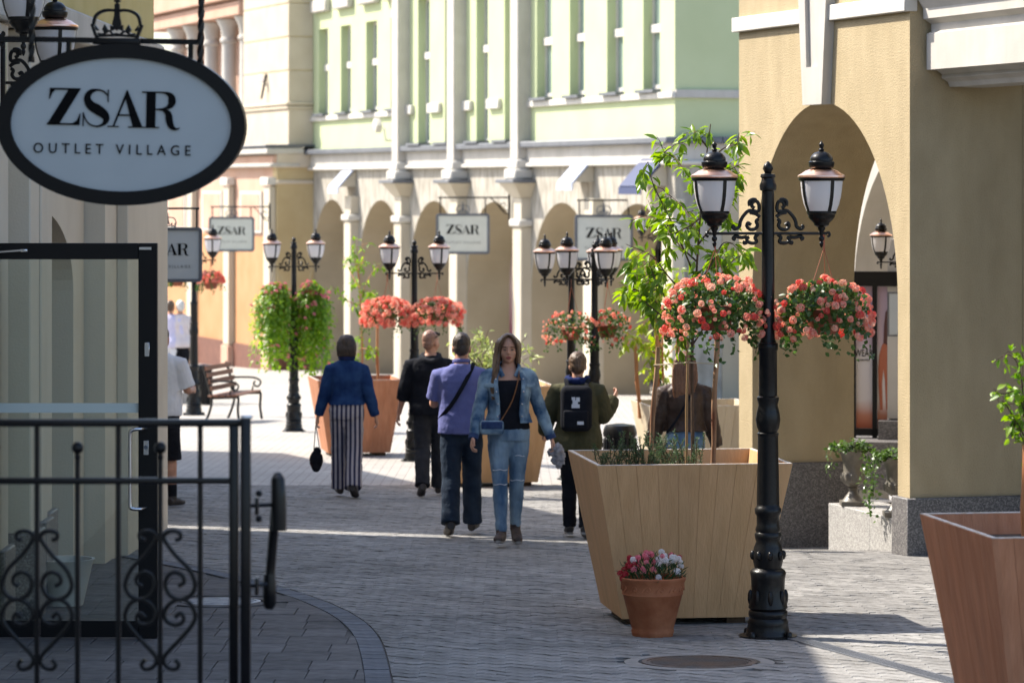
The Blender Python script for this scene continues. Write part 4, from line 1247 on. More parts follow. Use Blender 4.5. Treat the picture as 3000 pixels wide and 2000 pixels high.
hang_on(lampA, 1, 0.615, 0.345, 'hanging basket of coral geraniums showing its brown pot, on the arm before the arch', seed=23, nb=175, nl=1050, rx=0.28, h_up=0.165, h_dn=0.17, cols=('coral', 'coral', 'coral_pale', 'coral_deep'))
bl = 'coral flower basket hanging from the three-armed lamp'
hang_on(lamp3, radians(172), 0.72, 0.28, 'coral flower basket under the lone arm of the three-armed lamp, next to the denim woman', seed=31, cols=('coral', 'coral_pale', 'coral_deep'), nb=95, rx=0.31, nl=420)
hang_on(lamp3, radians(52), 0.70, 0.26, 'coral flower basket under the paired arms of the three-armed lamp, next to the saplings', seed=37, cols=('coral', 'coral_pale', 'coral_deep'), nb=85, rx=0.27, nl=420)
for s_, sd in ((-1, 41), (1, 43)):
    hang_on(lampL2, s_, 0.66, 0.36 if s_ < 0 else 0.30, 'dense coral flower cushion over the bald man, on the lamp arm by the rectangular sign' if s_ > 0 else 'dense coral flower cushion on the lamp arm over the far terracotta planter', seed=sd, single=False, nb=300, rx=0.31, h_up=0.16, h_dn=0.17, nl=700, cols=('coral', 'coral_pale', 'coral_deep'))
hang_on(lampL4, 1, 0.46, 0.30, 'small red flower basket hanging from the lamp near the bench', seed=47, single=False, nb=90, rx=0.2, h_up=0.12, h_dn=0.04, nl=200, cols=('red_bloom', 'coral'))
hang_on(lampL4, -1, 0.42, 0.30, 'red flower basket hanging above the white-haired person', seed=48, single=False, nb=70, rx=0.15, h_up=0.09, h_dn=0.03, nl=200, cols=('red_bloom', 'coral'))
# long trailing baskets
def trailing(l, side, label, seed, length, rx):
    rnd = random.Random(seed)
    hook = lamp_world(l, side * 0.28, 0, ARM_Z)
    t = thing('trailing_basket', label, 'flower basket', hook - V((0, 0, 0.52)), 0, 'long trailing baskets on one lamp')
    mb = MB(); mb.lathe([(0.1, 0), (0.15, 0.15), (0.16, 0.17), (0.14, 0.17)], 18); mb.build('pot', M['basket_pot'], t)
    mb = MB()
    for k in range(3):
        a = k * 2 * pi / 3
        mb.tube([(0.15 * cos(a), 0.15 * sin(a), 0.16), (0, 0, 0.53)], 0.003, 5)
    mb.build('strap', M['twine'], t)
    fo = MB(); fl_ = MB(); fm = floret_mesh('b', 6, 0.012, 0.013, seed)
    for k in range(130):
        a = rnd.uniform(0, 2 * pi); r0 = rx * rnd.uniform(0.45, 1.0)
        # each spray rises over the rim, arches out and falls
        ln_ = length * (0.25 + 0.85 * rnd.random())
        n = max(6, int(ln_ / 0.033)); ph = rnd.uniform(0, 6); re = rx * rnd.uniform(0.35, 1.3); hu = rnd.uniform(0.02, 0.14) * (1.3 - re / rx * 0.6)
        for q in range(n):
            f = q / n
            z = 0.16 + hu * sin(min(1.0, f * 4) * pi) - ln_ * max(0.0, f - 0.08) ** 1.25
            r_ = re * (1 - math.exp(-4.5 * f)) + 0.03 * sin(ph + f * 8)
            p = V((cos(a) * r_, sin(a) * r_ * 0.8, z)) + rv(rnd) * 0.03
            dd = (V((cos(a), sin(a), -0.6)) + rv(rnd) * 0.8)
            leaf_quad(fo, p, dd, V((cos(a), sin(a), 0.6)) + rv(rnd) * 0.4, rnd.uniform(0.05, 0.075), rnd.uniform(0.016, 0.026), 0.2, 0.3)
            if rnd.random() < (0.02 if z < 0.05 else 0.07):
                c = p + V((cos(a), sin(a) * .8, 0.2)) * 0.04
                fl_.add([V(v) * 1.5 + c for v in fm.v], fm.f)
    fo.build('foliage', M['leaf_trail'], t, ang=180, kind='stuff'); fl_.build('blossoms', M['rose'], t, ang=180, kind='stuff')
trailing(lampL3, -1, 'green basket trailing down the lamp, its ends well above the paving on the bench side', 51, 1.22, 0.28)
trailing(lampL3, 1, 'longest green basket trailing down the lamp on the side of the striped trousers', 53, 1.38, 0.25)

# ================================================================== PLANTERS
def make_planter(label, loc, rz, top=1.17, bot=0.84, h=0.985, m='plank_tan', nplank=10, group='tapered wooden plank planters', sc=1.0):
    t = thing('planter', label, 'planter', loc, rz, group, sc)
    z0, z1_ = 0.055, 0.055 + h
    rnd = random.Random(sum(map(ord, label)))
    th = 0.028
    for side in range(4):
        R = Matrix.Rotation(side * pi / 2, 3, 'Z')
        us = [0.0]
        for k in range(nplank): us.append(us[-1] + rnd.uniform(0.85, 1.15))
        us = [u / us[-1] for u in us]
        for k in range(nplank):
            a, b = us[k] * 2 - 1, us[k + 1] * 2 - 1
            g = 0.00025 * 2 / bot
            o_ = rnd.uniform(-0.0004, 0.0004)
            def P(u, z, y): 
                f = (z - z0) / h; w = (bot + (top - bot) * f) / 2
                return R @ V((u * (w - (0.0 if abs(u) < 1 else 0)), -w + y + o_, z))
            aa, bb = a + g, b - g
            if k == 0: aa = a
            if k == nplank - 1: bb = b
            mb = MB()
            mb.hexa([P(aa, z0, 0.004), P(bb, z0, 0.004), P(bb, z0, th), P(aa, z0, th), P(aa, z1_, 0.004), P(bb, z1_, 0.004), P(bb, z1_, th), P(aa, z1_, th)])
            e = 0.0009 / (bot / nplank) * (bb - aa) * 0.5
            mb.add([P(aa, z0, 0.004), P(bb, z0, 0.004), P(bb, z1_, 0.004), P(aa, z1_, 0.004), P(aa + e, z0, 0), P(bb - e, z0, 0), P(bb - e, z1_, 0), P(aa + e, z1_, 0)], [(4, 5, 6, 7), (0, 1, 5, 4), (1, 2, 6, 5), (2, 3, 7, 6), (3, 0, 4, 7)])
            mb.build('plank', M[m], t, ang=30)
    # inner lining keeps gaps dark, soil, skids
    mb = MB()
    def ring(w, z): return [(-w, -w, z), (w, -w, z), (w, w, z), (-w, w, z)]
    mb.loft([ring(bot / 2 - th - 0.002, z0 + 0.004), ring(bot / 2 + (top - bot) / 2 * 0.9 - th - 0.002, z0 + h * 0.9)])
    mb.build('soil', M['soil'], t)
    # worn top edge where the paint has rubbed off
    mb = MB()
    w = top / 2
    for side in range(4):
        R = Matrix.Rotation(side * pi / 2, 3, 'Z')
        mb.hexa([R @ V(p) for p in [(-w + .004, -w + .003, z1_), (w - .004, -w + .003, z1_), (w - .03, -w + .028, z1_), (-w + .03, -w + .028, z1_), (-w + .004, -w + .003, z1_ + .004), (w - .004, -w + .003, z1_ + .004), (w - .03, -w + .028, z1_ + .004), (-w + .03, -w + .028, z1_ + .004)]])
    mb.build('rim', M['paint_chip'], t)
    for xx in (-bot * 0.36, bot * 0.36):
        part(t, 'skid', M['bark'], (xx - 0.06, xx + 0.06, -bot * 0.42, bot * 0.42, -0.04, z0 - 0.002))
    return t
def sgr(x, y):
    """ground point under photo pixel (x, y)"""
    s_ = (y - 840) / 2.14; d = F / s_
    return (x - 1500) / F * d, d
# near tan planter: nearest corner of its foot at photo (1820, 1808)
NP = V((1.07, 22.08, 0))
near_pl = make_planter('large tan tapered plank planter with rosemary and a staked young tree beside the near lamp', ground(NP.x, NP.y), radians(7.5), m='plank_tan', top=1.25, bot=0.87)
tr_pl = make_planter('terracotta coloured plank planter with trailing leaves in front of the shaded stucco wall', ground(2.62, 15.85), radians(9), m='plank_terra')
tp2 = make_planter('tan tapered plank planter with a pale leafy shrub behind the woman in denim', ground(-0.22, 37.0), radians(8), m='plank_tan', sc=1.05)
tp3 = make_planter('terracotta plank planter with a thin sapling behind the woman in striped trousers', ground(-2.0, 43.6), radians(10), m='plank_terra', sc=0.94)
tp4 = make_planter('cream plank planter with orange stakes and a yellow-green sapling by the ribbed litter bin', ground(1.95, 36.6), radians(8), m='plank_cream', sc=1.0)

# ================================================================== TREES
def branch_tree(name, label, cat, loc, trunk, branches, leafm, leaf_len, nleaf, barkm, seed, singles=0, r0=0.012, droop=0.5, spread=1.0, w_ratio=0.19):
    """trunk and branches are polylines in local metres"""
    rnd = random.Random(seed)
    t = thing(name, label, cat, loc)
    mb = MB()
    tp = spline(trunk, 6)
    mb.tube(tp, [r0 * (1 - 0.75 * i / (len(tp) - 1)) for i in range(len(tp))], 7)
    mb.build('trunk', M[barkm], t)
    segs = []
    bm2 = MB()
    for br_ in branches:
        bp = spline(br_, 6)
        bm2.tube(bp, [r0 * 0.5 * (1 - 0.7 * i / (len(bp) - 1)) for i in range(len(bp))], 5)
        for i in range(len(bp) - 1):
            segs.append((bp[i], bp[i + 1], i / len(bp)))
        # twigs
        for k in range(max(3, int(len(bp) / 3))):
            i = rnd.randrange(len(bp) // 4, len(bp))
            d = (rv(rnd) + V((0, 0, 0.1))).normalized() * rnd.uniform(0.08, 0.18) * spread
            q = [bp[i], bp[i] + d * 0.5, bp[i] + d + V((0, 0, -0.03))]
            bm2.tube(q, [r0 * 0.22, r0 * 0.16, r0 * 0.1], 4)
            segs.append((q[0], q[1], 0.6)); segs.append((q[1], q[2], 0.9)); segs.append((q[1], q[2], 0.9))
    for i in range(len(tp) * 2 // 3, len(tp) - 1):
        segs.append((tp[i], tp[i + 1], 0.7))
    bm2.build('branch', M[barkm], t)
    wts = [(b_ - a).length * (0.25 + f) for a, b_, f in segs]
    lm = []
    for s_ in range(4):
        m1 = MB(); leaf_quad(m1, V((0, 0, 0)), V((1, 0, 0)), V((0, 0, 1)), leaf_len, leaf_len * w_ratio, 0.35, (0.1, 0.25, 0.4, 0.3)[s_])
        lm.append(m1.mesh('leaf', M[leafm], ang=180))
    rest = MB()
    for k in range(nleaf):
        a, b_, f = rnd.choices(segs, wts)[0]
        p = a + (b_ - a) * rnd.random()
        ax = (b_ - a).normalized()
        d = (ax * 0.5 + rv(rnd) * 0.9 + V((0, 0, -droop))).normalized()
        n = (V((0, 0, 1)) + rv(rnd) * 0.7).normalized()
        p = p + d * 0.012
        s_ = rnd.uniform(0.65, 1.15)
        if k < singles:
            o = link('leaf', lm[k % 4], t)
            sd = n.cross(d).normalized(); nn = d.cross(sd)
            Rm_ = Matrix((d, sd, nn)).transposed()
            o.location = p; o.rotation_euler = Rm_.to_euler(); o.scale = (s_,) * 3
        else:
            leaf_quad(rest, p, d, n, leaf_len * s_, leaf_len * w_ratio * s_, 0.35, rnd.uniform(0.1, 0.4))
    if rest.v:
        rest.build('crown', M[leafm], t, ang=180, kind='stuff')
    return t
def px_local(pts, d, org, rnd, depth=0.25):
    out = []
    for i, (x, y) in enumerate(pts):
        f = i / max(1, len(pts) - 1)
        out.append(Wd(x, y, d) - org + V((0, depth * f * rnd, 0)))
    return out
RN = random.Random(5)
def npl(x, y, z):   # point in near planter's frame
    return Matrix.Translation(near_pl.location) @ near_pl.rotation_euler.to_matrix().to_4x4() @ V((x, y, z))
dT = 22.1
org = Wd(1592, 1075, dT)
trunk = px_local([(1592, 1110), (1590, 940), (1590, 800), (1600, 620), (1612, 450), (1632, 285)], dT, org, 0)
BR = [[(1598, 640), (1548, 520), (1502, 425), (1490, 372)], [(1596, 700), (1540, 640), (1500, 590), (1440, 562)], [(1590, 762), (1520, 705), (1455, 662), (1425, 657)], [(1595, 690), (1650, 640), (1700, 592), (1727, 604)],
      [(1605, 560), (1650, 500), (1688, 440), (1702, 398)], [(1612, 450), (1580, 400), (1555, 362), (1528, 348)], [(1620, 380), (1660, 340), (1695, 335)], [(1590, 792), (1540, 742), (1480, 690), (1462, 640)],
      [(1600, 600), (1560, 560), (1522, 500), (1492, 508)], [(1598, 660), (1640, 600), (1662, 560), (1690, 560)], [(1604, 540), (1575, 480), (1545, 450)], [(1616, 420), (1650, 400), (1690, 380)], [(1626, 340), (1600, 310), (1588, 312)], [(1608, 500), (1580, 520), (1530, 540)], [(1592, 790), (1620, 740), (1600, 700)], [(1585, 820), (1530, 690), (1505, 640), (1490, 600)]]
brs = [px_local(b_, dT, org, RN.uniform(-1, 1), 0.45) for b_ in BR]
branch_tree('sapling', 'staked young tree with long drooping green leaves growing in the near tan planter', 'tree', org, trunk, brs, 'leaf_tree', 0.092, 980, 'bark', 4, singles=295, r0=0.014, droop=0.55, w_ratio=0.20)
def stake(label, a, b_, r, m, group=None):
    o = thing('tree_stake', label, 'stake', a, 0, group)
    mb = MB(); n = 8; P = []
    for i in range(n + 1):
        f = i / n; P.append((V(b_) - V(a)) * f + V((sin(f * 9) * r * 0.25, cos(f * 7) * r * 0.25, 0)))
    mb.tube(P, [r * (1 + 0.1 * sin(i * 2.1)) for i in range(n + 1)], 9); mb.build('pole', M[m], o)
    return o
def st(x0, y0, x1, y1, d, r, m, label):
    # runs on down into the soil
    a = Wd(x0, y0, d); b_ = Wd(x1, y1, d)
    a = a + (a - b_).normalized() * 0.12
    return stake(label, a, b_, r, m)
st(1494, 1040, 1511, 797, 22.35, 0.016, 'stake', 'rough bark stake leaning nearest the rosemary in the tan planter')
st(1576, 1065, 1580, 775, 21.95, 0.009, 'bamboo', 'thin straight cane tied upright to the young tree in the tan planter')
st(1637, 1065, 1647, 755, 22.1, 0.017, 'stake', 'flaking bark stake standing between the young tree and the near lamp')
tw = thing('twine', 'twine tied between the stakes of the near young tree', 'twine', Wd(1505, 836, 22.2))
mb = MB()
o0 = Wd(1505, 836, 22.2)
P = [Wd(x, y, d) - o0 for x, y, d in ((1502, 838, 22.35), (1540, 836, 22.15), (1578, 832, 21.94), (1612, 834, 22.0), (1650, 836, 22.09))]
mb.tube(P, 0.0035, 5); mb.tube([P[0], P[0] + V((0.03, -0.01, -0.05))], 0.003, 4); mb.build('cord', M['twine'], tw)
# rosemary
def rosemary(label, loc, spread, height, n, seed, m='leaf_rosemary', rz=0, group=None, lean=0.5, needle=0.022):
    rnd = random.Random(seed)
    t = thing('shrub', label, 'shrub', loc, rz, group)
    st_ = MB(); fo = MB()
    for k in range(n):
        b0 = V((rnd.uniform(-spread, spread), rnd.uniform(-0.14, 0.14), -0.03))
        h_ = height * rnd.uniform(0.5, 1.0)
        tip = b0 + V((rnd.uniform(-lean, lean) * h_, rnd.uniform(-lean, lean) * h_ * 0.8, h_))
        mid = (b0 + tip) / 2 + V((rnd.uniform(-.03, .03), rnd.uniform(-.03, .03), 0.02))
        pp = spline([b0, mid, tip], 8)
        st_.tube(pp, 0.0022, 4)
        for i in range(2, len(pp)):
            ax = (pp[i] - pp[i - 1]).normalized()
            for q in range(6):
                d = (ax * 0.8 + rv(rnd) * 0.8).normalized()
                leaf_quad(fo, pp[i] + ax * rnd.uniform(-0.008, 0.008), d, rv(rnd), needle * rnd.uniform(0.7, 1.2), needle * 0.1, 0.0, 0.1)
    st_.build('stem', M['bark'], t); fo.build('foliage', M[m], t, ang=180, kind='stuff')
rosemary('bushy rosemary growing at the corner of the near tan planter', npl(-0.29, -0.28, 0.94), 0.22, 0.30, 75, 8)
rosemary('upright rosemary sprigs next to the rough stake in the near tan planter', npl(0.0, -0.34, 0.93), 0.07, 0.33, 16, 9, lean=0.3)
rosemary('grey-green sprigs at the foot of the orange stake in the cream planter', ground(1.72, 36.3) + V((0, 0, 0.98)), 0.12, 0.28, 14, 12, m='leaf_willow', needle=0.03)
# yellow-green sapling in the cream planter
d4 = 36.7
org = Wd(1530, 940, d4)
R4 = random.Random(8)
brs = [px_local(b_, d4, org, R4.uniform(-1, 1), 0.6) for b_ in ([(1520, 800), (1490, 720), (1470, 640), (1462, 580)], [(1522, 780), (1540, 700), (1560, 640)], [(1520, 820), (1470, 790), (1440, 760)], [(1522, 830), (1550, 800), (1580, 770)], [(1520, 760), (1480, 700), (1440, 690)], [(1522, 720), (1510, 640), (1500, 590)], [(1520, 790), (1500, 800), (1470, 820)], [(1524, 750), (1560, 730), (1570, 700)], [(1520, 840), (1500, 850), (1480, 850)], [(1521, 700), (1470, 660), (1450, 620)])]
branch_tree('sapling', 'yellow-green young tree with orange stakes in the cream planter', 'tree', org, px_local([(1530, 960), (1522, 840), (1521, 720), (1505, 590)], d4, org, 0), brs, 'leaf_tree_pale', 0.12, 520, 'stake_orange', 14, r0=0.016, droop=0.5)
for (x0, y0, x1, y1, lb) in ((1468, 935, 1458, 790, 'bent orange stake standing among the grey-green sprigs'), (1512, 930, 1508, 770, 'orange stake tied to the yellow-green young tree'), (1552, 935, 1556, 780, 'orange stake behind the hair of the woman in the leather jacket')):
    st(x0, y0, x1, y1, d4 - 0.1, 0.022, 'stake_orange', lb)
# thin sapling in the far terracotta planter
d3 = 43.6
org = Wd(832, 880, d3); R3 = random.Random(2)
brs = [px_local(b_, d3, org, R3.uniform(-1, 1), 0.5) for b_ in ([(826, 690), (845, 640), (868, 610)], [(824, 660), (800, 620), (786, 590)], [(824, 640), (818, 600), (815, 562)], [(826, 700), (800, 690), (785, 675)], [(828, 710), (848, 690), (858, 675)], [(828, 740), (830, 780), (832, 820)], [(824, 620), (835, 590), (830, 560)], [(830, 800), (845, 800), (860, 800)])]
branch_tree('sapling', 'thin sapling with small light green leaves in the far terracotta planter', 'tree', org, px_local([(832, 905), (832, 800), (828, 700), (820, 565)], d3, org, 0), brs, 'leaf_trail', 0.075, 420, 'stake_orange', 21, r0=0.014, droop=0.3)
st(868, 885, 866, 735, d3, 0.02, 'stake_orange', 'straight orange stake in the far terracotta planter')
# pale shrub in the tan planter behind the woman
org = ground(-0.22, 37.0) + V((0, 0, 1.0)); R2 = random.Random(3)
def cone_brs(n, h, sp, rnd):
    out = []
    for k in range(n):
        a = rnd.uniform(0, 2 * pi); s_ = rnd.uniform(0.5, 1) * sp; hh = h * rnd.uniform(0.5, 1.0)
        out.append([V((0, 0, 0)), V((cos(a) * s_ * .4, sin(a) * s_ * .4, hh * 0.55)), V((cos(a) * s_, sin(a) * s_, hh))])
    return out
branch_tree('shrub', 'pale silvery green shrub in the tan planter behind the woman in denim', 'shrub', org, [V((0, 0, -0.05)), V((0.02, 0, 0.3)), V((0, 0, 0.5))], cone_brs(26, 0.62, 0.46, R2), 'leaf_willow', 0.085, 700, 'bark', 17, r0=0.014, droop=-0.2)
# trailing plant in the near terracotta planter
org = ground(2.62, 15.85) + V((0, 0, 1.0)); R5 = random.Random(6)
sp = [px_local(b_, 15.75, org, R5.uniform(-.3, .3), 0.2) for b_ in ([(2356, 1000), (2345, 860), (2320, 815), (2285, 832)], [(2352, 960), (2340, 900), (2310, 905), (2288, 900)], [(2352, 1000), (2330, 960), (2310, 930), (2300, 920)], [(2354, 1020), (2340, 990), (2325, 960)], [(2360, 1100), (2370, 950), (2356, 850), (2340, 805)])]
branch_tree('shrub', 'small-leaved bright green plant reaching over the shaded terracotta planter', 'shrub', org, px_local([(2362, 1240), (2360, 1050), (2356, 900)], 15.75, org, 0), sp, 'leaf_trail', 0.045, 170, 'bark', 27, r0=0.009, droop=0.1, spread=0.4, w_ratio=0.34)
st(2352, 1250, 2356, 1020, 15.7, 0.016, 'stake_orange', 'orange wooden stake in the terracotta planter before the shaded stucco wall')

# ================================================================== TERRACOTTA POT WITH CARNATIONS
pp_ = ground((1499 * 1.27551 - 1500) / F * 20.95, 20.95)
pot = thing('flower_pot', 'terracotta flower pot with a relief rim standing before the tan planter', 'flower pot', pp_)
kp = 0.4592 / 477
mb = MB(); mb.lathe([(128 * kp, 0.0), (134 * kp, 0.02), (137 * kp, 0.034), (133 * kp, 0.05), (138 * kp, 0.062), (190 * kp, 0.255), (196 * kp, 0.26), (194 * kp, 0.268), (205 * kp, 0.335), (212 * kp, 0.345), (213 * kp, 0.36), (205 * kp, 0.367), (190 * kp, 0.362), (186 * kp, 0.33), (5 * kp, 0.33)], 40)
body = mb.build('body', M['terracotta'], pot, ang=50)
mb = MB()
for k in range(14):
    a = k * 2 * pi / 14
    R = Matrix.Rotation(a, 3, 'Z')
    P = [R @ V((0.197 * 0.97 + 0.0, y_, z_)) for y_, z_ in ((-0.028, 0.285), (-0.012, 0.31), (0.008, 0.318), (0.018, 0.303), (0.008, 0.29), (-0.002, 0.298))]
    MB().tube(spline(P, 3), 0.005, 5).build('relief', M['terracotta'], body)
rnd = random.Random(12)
fl_pot = thing('carnations', 'red, pink and white carnations growing in the terracotta flower pot', 'flowers', pp_ + V((0, 0, 0.33)))
fo = MB()
for k in range(420):
    a = rnd.uniform(0, 2 * pi); r_ = 0.18 * sqrt(rnd.random())
    p = V((cos(a) * r_, sin(a) * r_, rnd.uniform(0, 0.14) * (1.2 - r_ * 3)))
    leaf_quad(fo, p, V((cos(a) * .6, sin(a) * .6, 1.0)) + rv(rnd) * 0.7, rv(rnd), rnd.uniform(0.04, 0.07), 0.0045, 0.1, 0.3)
fo.build('foliage', M['leaf_pot'], fl_pot, ang=180, kind='stuff')
for k in range(52):
    x = rnd.uniform(-0.18, 0.18); y = rnd.uniform(-0.15, 0.12); 
    if x * x + y * y > 0.036: continue
    c = 'crimson' if x < -0.10 else ('rose' if x < 0.02 else 'white_bloom')
    if rnd.random() < 0.15: c = rnd.choice(('rose', 'white_bloom', 'crimson'))
    o = link('blossom', bloom_meshes[c][k % 3], fl_pot)
    z = 0.15 + rnd.uniform(-0.04, 0.045) - abs(x) * 0.25
    o.location = (x, y, z); s_ = rnd.uniform(0.5, 0.75); o.scale = (s_,) * 3; o.rotation_euler = (rnd.uniform(-.5, .5), rnd.uniform(-.5, .5), 0)
for (x, y, z, c) in ((-0.185, -0.06, 0.03, 'crimson'), (-0.20, -0.02, 0.055, 'crimson'), (-0.17, -0.1, 0.06, 'crimson'), (0.035, -0.15, 0.02, 'white_bloom'), (0.03, -0.155, 0.045, 'white_bloom'), (0.15, -0.08, 0.07, 'white_bloom'), (-0.06, -0.12, 0.08, 'rose'), (-0.12, -0.12, 0.09, 'rose'), (0.0, -0.12, 0.09, 'rose')):
    o = link('blossom', bloom_meshes[c][0], fl_pot); o.location = (x, y, z); o.scale = (0.68,) * 3

# ================================================================== URNS WITH IVY
def urn(label, loc, seed, drape):
    rnd = random.Random(seed)
    t = thing('garden_urn', label, 'urn', loc, 0, 'stone urns planted with ivy')
    mb = MB(); mb.bbox((0, 0, 0.02), (0.11, 0.11, 0.02), 0.004); mb.lathe([(0.10, 0.04), (0.085, 0.055), (0.05, 0.10), (0.035, 0.13), (0.05, 0.145), (0.035, 0.16), (0.07, 0.18), (0.10, 0.21), (0.105, 0.25), (0.095, 0.275), (0.085, 0.30), (0.09, 0.38), (0.11, 0.44), (0.15, 0.475), (0.16, 0.48), (0.16, 0.495), (0.12, 0.49), (0.1, 0.46)], 28)
    mb.build('body', M['urn'], t, ang=50)
    for k in range(14):
        a = k * 2 * pi / 14; MB().ell((0.099 * cos(a), 0.099 * sin(a), 0.24), (0.014, 0.014, 0.035), 6, 5).build('gadroon', M['urn'], t)
    fo = MB()
    for k in range(300):
        a = rnd.uniform(0, 2 * pi); r_ = 0.17 * sqrt(rnd.random())
        leaf_quad(fo, V((cos(a) * r_, sin(a) * r_, 0.48 + 0.10 * (1 - (r_ / 0.17) ** 2) * rnd.random())), V((cos(a), sin(a), rnd.uniform(-.4, .8))), V((0, 0, 1)) + rv(rnd) * 0.6, rnd.uniform(0.03, 0.05), 0.017, 0.1, 0.3)
    for (a, out, ln_) in drape:
        n = int(ln_ / 0.014)
        for q in range(n):
            f = q / n
            r_ = 0.15 + out * min(1, f * 2.2)
            p = V((cos(a) * r_, sin(a) * r_, 0.50 + 0.04 * sin(f * pi) - ln_ * max(0, f - 0.2))) + rv(rnd) * 0.028
            leaf_quad(fo, p, rv(rnd) + V((0, 0, -.4)), V((cos(a), sin(a), .5)) + rv(rnd) * 0.5, rnd.uniform(0.03, 0.045), 0.016, 0.1, 0.3)
    fo.build('ivy', M['leaf_ivy'], t, ang=180, kind='stuff')
urn('dark stone urn with ivy on the granite bench against the shaded jamb', RL(-2.2, 0.42, -0.61), 3, [(radians(180), 0.06, 0.30), (radians(200), 0.04, 0.2), (radians(165), 0.05, 0.25), (radians(-60), 0.03, 0.15)])
urn('dark stone urn with ivy spilling over, half behind the right arch pier', RL(-1.2, 0.40, -0.61), 5, [(radians(170), 0.10, 0.62), (radians(190), 0.07, 0.55), (radians(155), 0.12, 0.5), (radians(210), 0.05, 0.45), (radians(180), 0.14, 0.40), (radians(175), 0.05, 0.68)])
# ================================================================== SIGNS
def zsar_letters(parent, m, to3, th):
    """the four serif capitals, in a box 960 wide and 275 high (origin: left end of the base line)"""
    X0, Y0 = 340, 912
    P = lambda pts: [(x - X0, Y0 - y) for x, y in pts]
    R = lambda pts: [(x - X0, Y0 - y, w) for x, y, w in pts]
    pl = lambda pts: box_[0].poly(P(pts), to3, th)
    box_ = [MB()]
    def done():
        box_[0].build('letter', m, parent, smooth=False); box_[0] = MB()
    # Z
    pl([(358, 641), (578, 641), (578, 654), (358, 654)]); pl([(358, 641), (400, 650), (372, 680), (356, 720), (352, 720)])
    pl([(494, 648), (578, 648), (424, 904), (340, 904)]); pl([(340, 892), (572, 892), (572, 905), (340, 905)]); pl([(575, 905), (520, 895), (556, 872), (576, 822), (581, 822)])
    done()
    # S
    sp = spline([(775, 690, 8), (745, 660, 11), (700, 650, 14), (652, 665, 34), (628, 708, 48), (650, 757, 62), (702, 790, 72), (752, 825, 62), (768, 862, 44), (745, 897, 22), (700, 911, 12), (650, 898, 10), (618, 862, 8), (603, 820, 7)], 4)
    box_[0].ribbon2(R([(p.x, p.y, max(6, p.z)) for p in sp]), to3, th)
    pl([(775, 648), (783, 648), (783, 736), (776, 736)]); pl([(598, 812), (605, 812), (605, 912), (598, 912)])
    done()
    # A
    pl([(912, 650), (924, 662), (826, 912), (813, 912)]); pl([(900, 690), (918, 646), (1030, 912), (960, 912)])
    pl([(856, 822), (975, 822), (975, 833), (852, 833)]); pl([(778, 906), (860, 906), (860, 914), (778, 914)]); pl([(926, 908), (1060, 908), (1060, 916), (926, 916)])
    done()
    # R
    pl([(1056, 658), (1122, 658), (1122, 914), (1056, 914)]); pl([(1024, 655), (1190, 655), (1190, 664), (1024, 664)]); pl([(1030, 908), (1152, 908), (1152, 916), (1030, 916)])
    sp = spline([(1120, 660, 9), (1185, 662, 14), (1228, 682, 40), (1240, 718, 54), (1228, 755, 40), (1185, 776, 13), (1120, 782, 8)], 4)
    box_[0].ribbon2(R([(p.x, p.y, max(6, p.z)) for p in sp]), to3, th)
    sp = spline([(1130, 782, 8), (1180, 786, 22), (1215, 815, 46), (1224, 865, 50), (1242, 906, 38), (1275, 922, 15), (1298, 911, 6)], 4)
    box_[0].ribbon2(R([(p.x, p.y, max(6, p.z)) for p in sp]), to3, th)
    done()
def crown(mb, to3, th, s_=1.0):
    """open crown in a box about 380 wide, 280 high, origin at the middle of its foot"""
    C0, B0 = 826, 280
    P = lambda pts: [((x - C0) * s_, (B0 - y) * s_) for x, y in pts]
    R = lambda pts: [((x - C0) * s_, (B0 - y) * s_, w * s_) for x, y, w in pts]
    rib = lambda pts, n=4: mb.ribbon2(R([(p.x, p.y, p.z) for p in spline(pts, n)]), to3, th)
    rib([(690, 282, 22), (668, 230, 22), (645, 168, 20)]); rib([(962, 282, 22), (984, 230, 22), (1008, 168, 20)])
    rib([(655, 175, 20), (672, 110, 22), (720, 75, 22), (780, 66, 20), (826, 74, 20)]); rib([(997, 175, 20), (980, 110, 22), (932, 75, 22), (872, 66, 20), (826, 74, 20)])
    rib([(680, 255, 16), (826, 246, 18), (972, 255, 16)])
    rib([(690, 235, 14), (730, 240, 14), (770, 215, 12), (800, 240, 14), (826, 236, 14), (852, 240, 14), (885, 215, 12), (922, 240, 14), (962, 235, 14)])
    mb.poly(P([(740, 168), (762, 205), (740, 238), (720, 205)]), to3, th); mb.poly(P([(911, 168), (932, 205), (911, 238), (890, 205)]), to3, th)
    mb.poly(P([(808, 20), (844, 20), (846, 100), (860, 170), (826, 215), (792, 170), (806, 100)]), to3, th)
    mb.poly(P([(780, 172), (826, 195), (872, 172), (872, 218), (826, 200), (780, 218)]), to3, th)
    mb.poly(P([(668, 172), (696, 205), (690, 218), (672, 205)]), to3, th); mb.poly(P([(984, 172), (956, 205), (962, 218), (980, 205)]), to3, th)
    mb.poly(P([(820, -30), (832, -30), (834, 22), (818, 22)]), to3, th); mb.poly(P([(803, -8), (849, -8), (849, 8), (803, 8)]), to3, th)
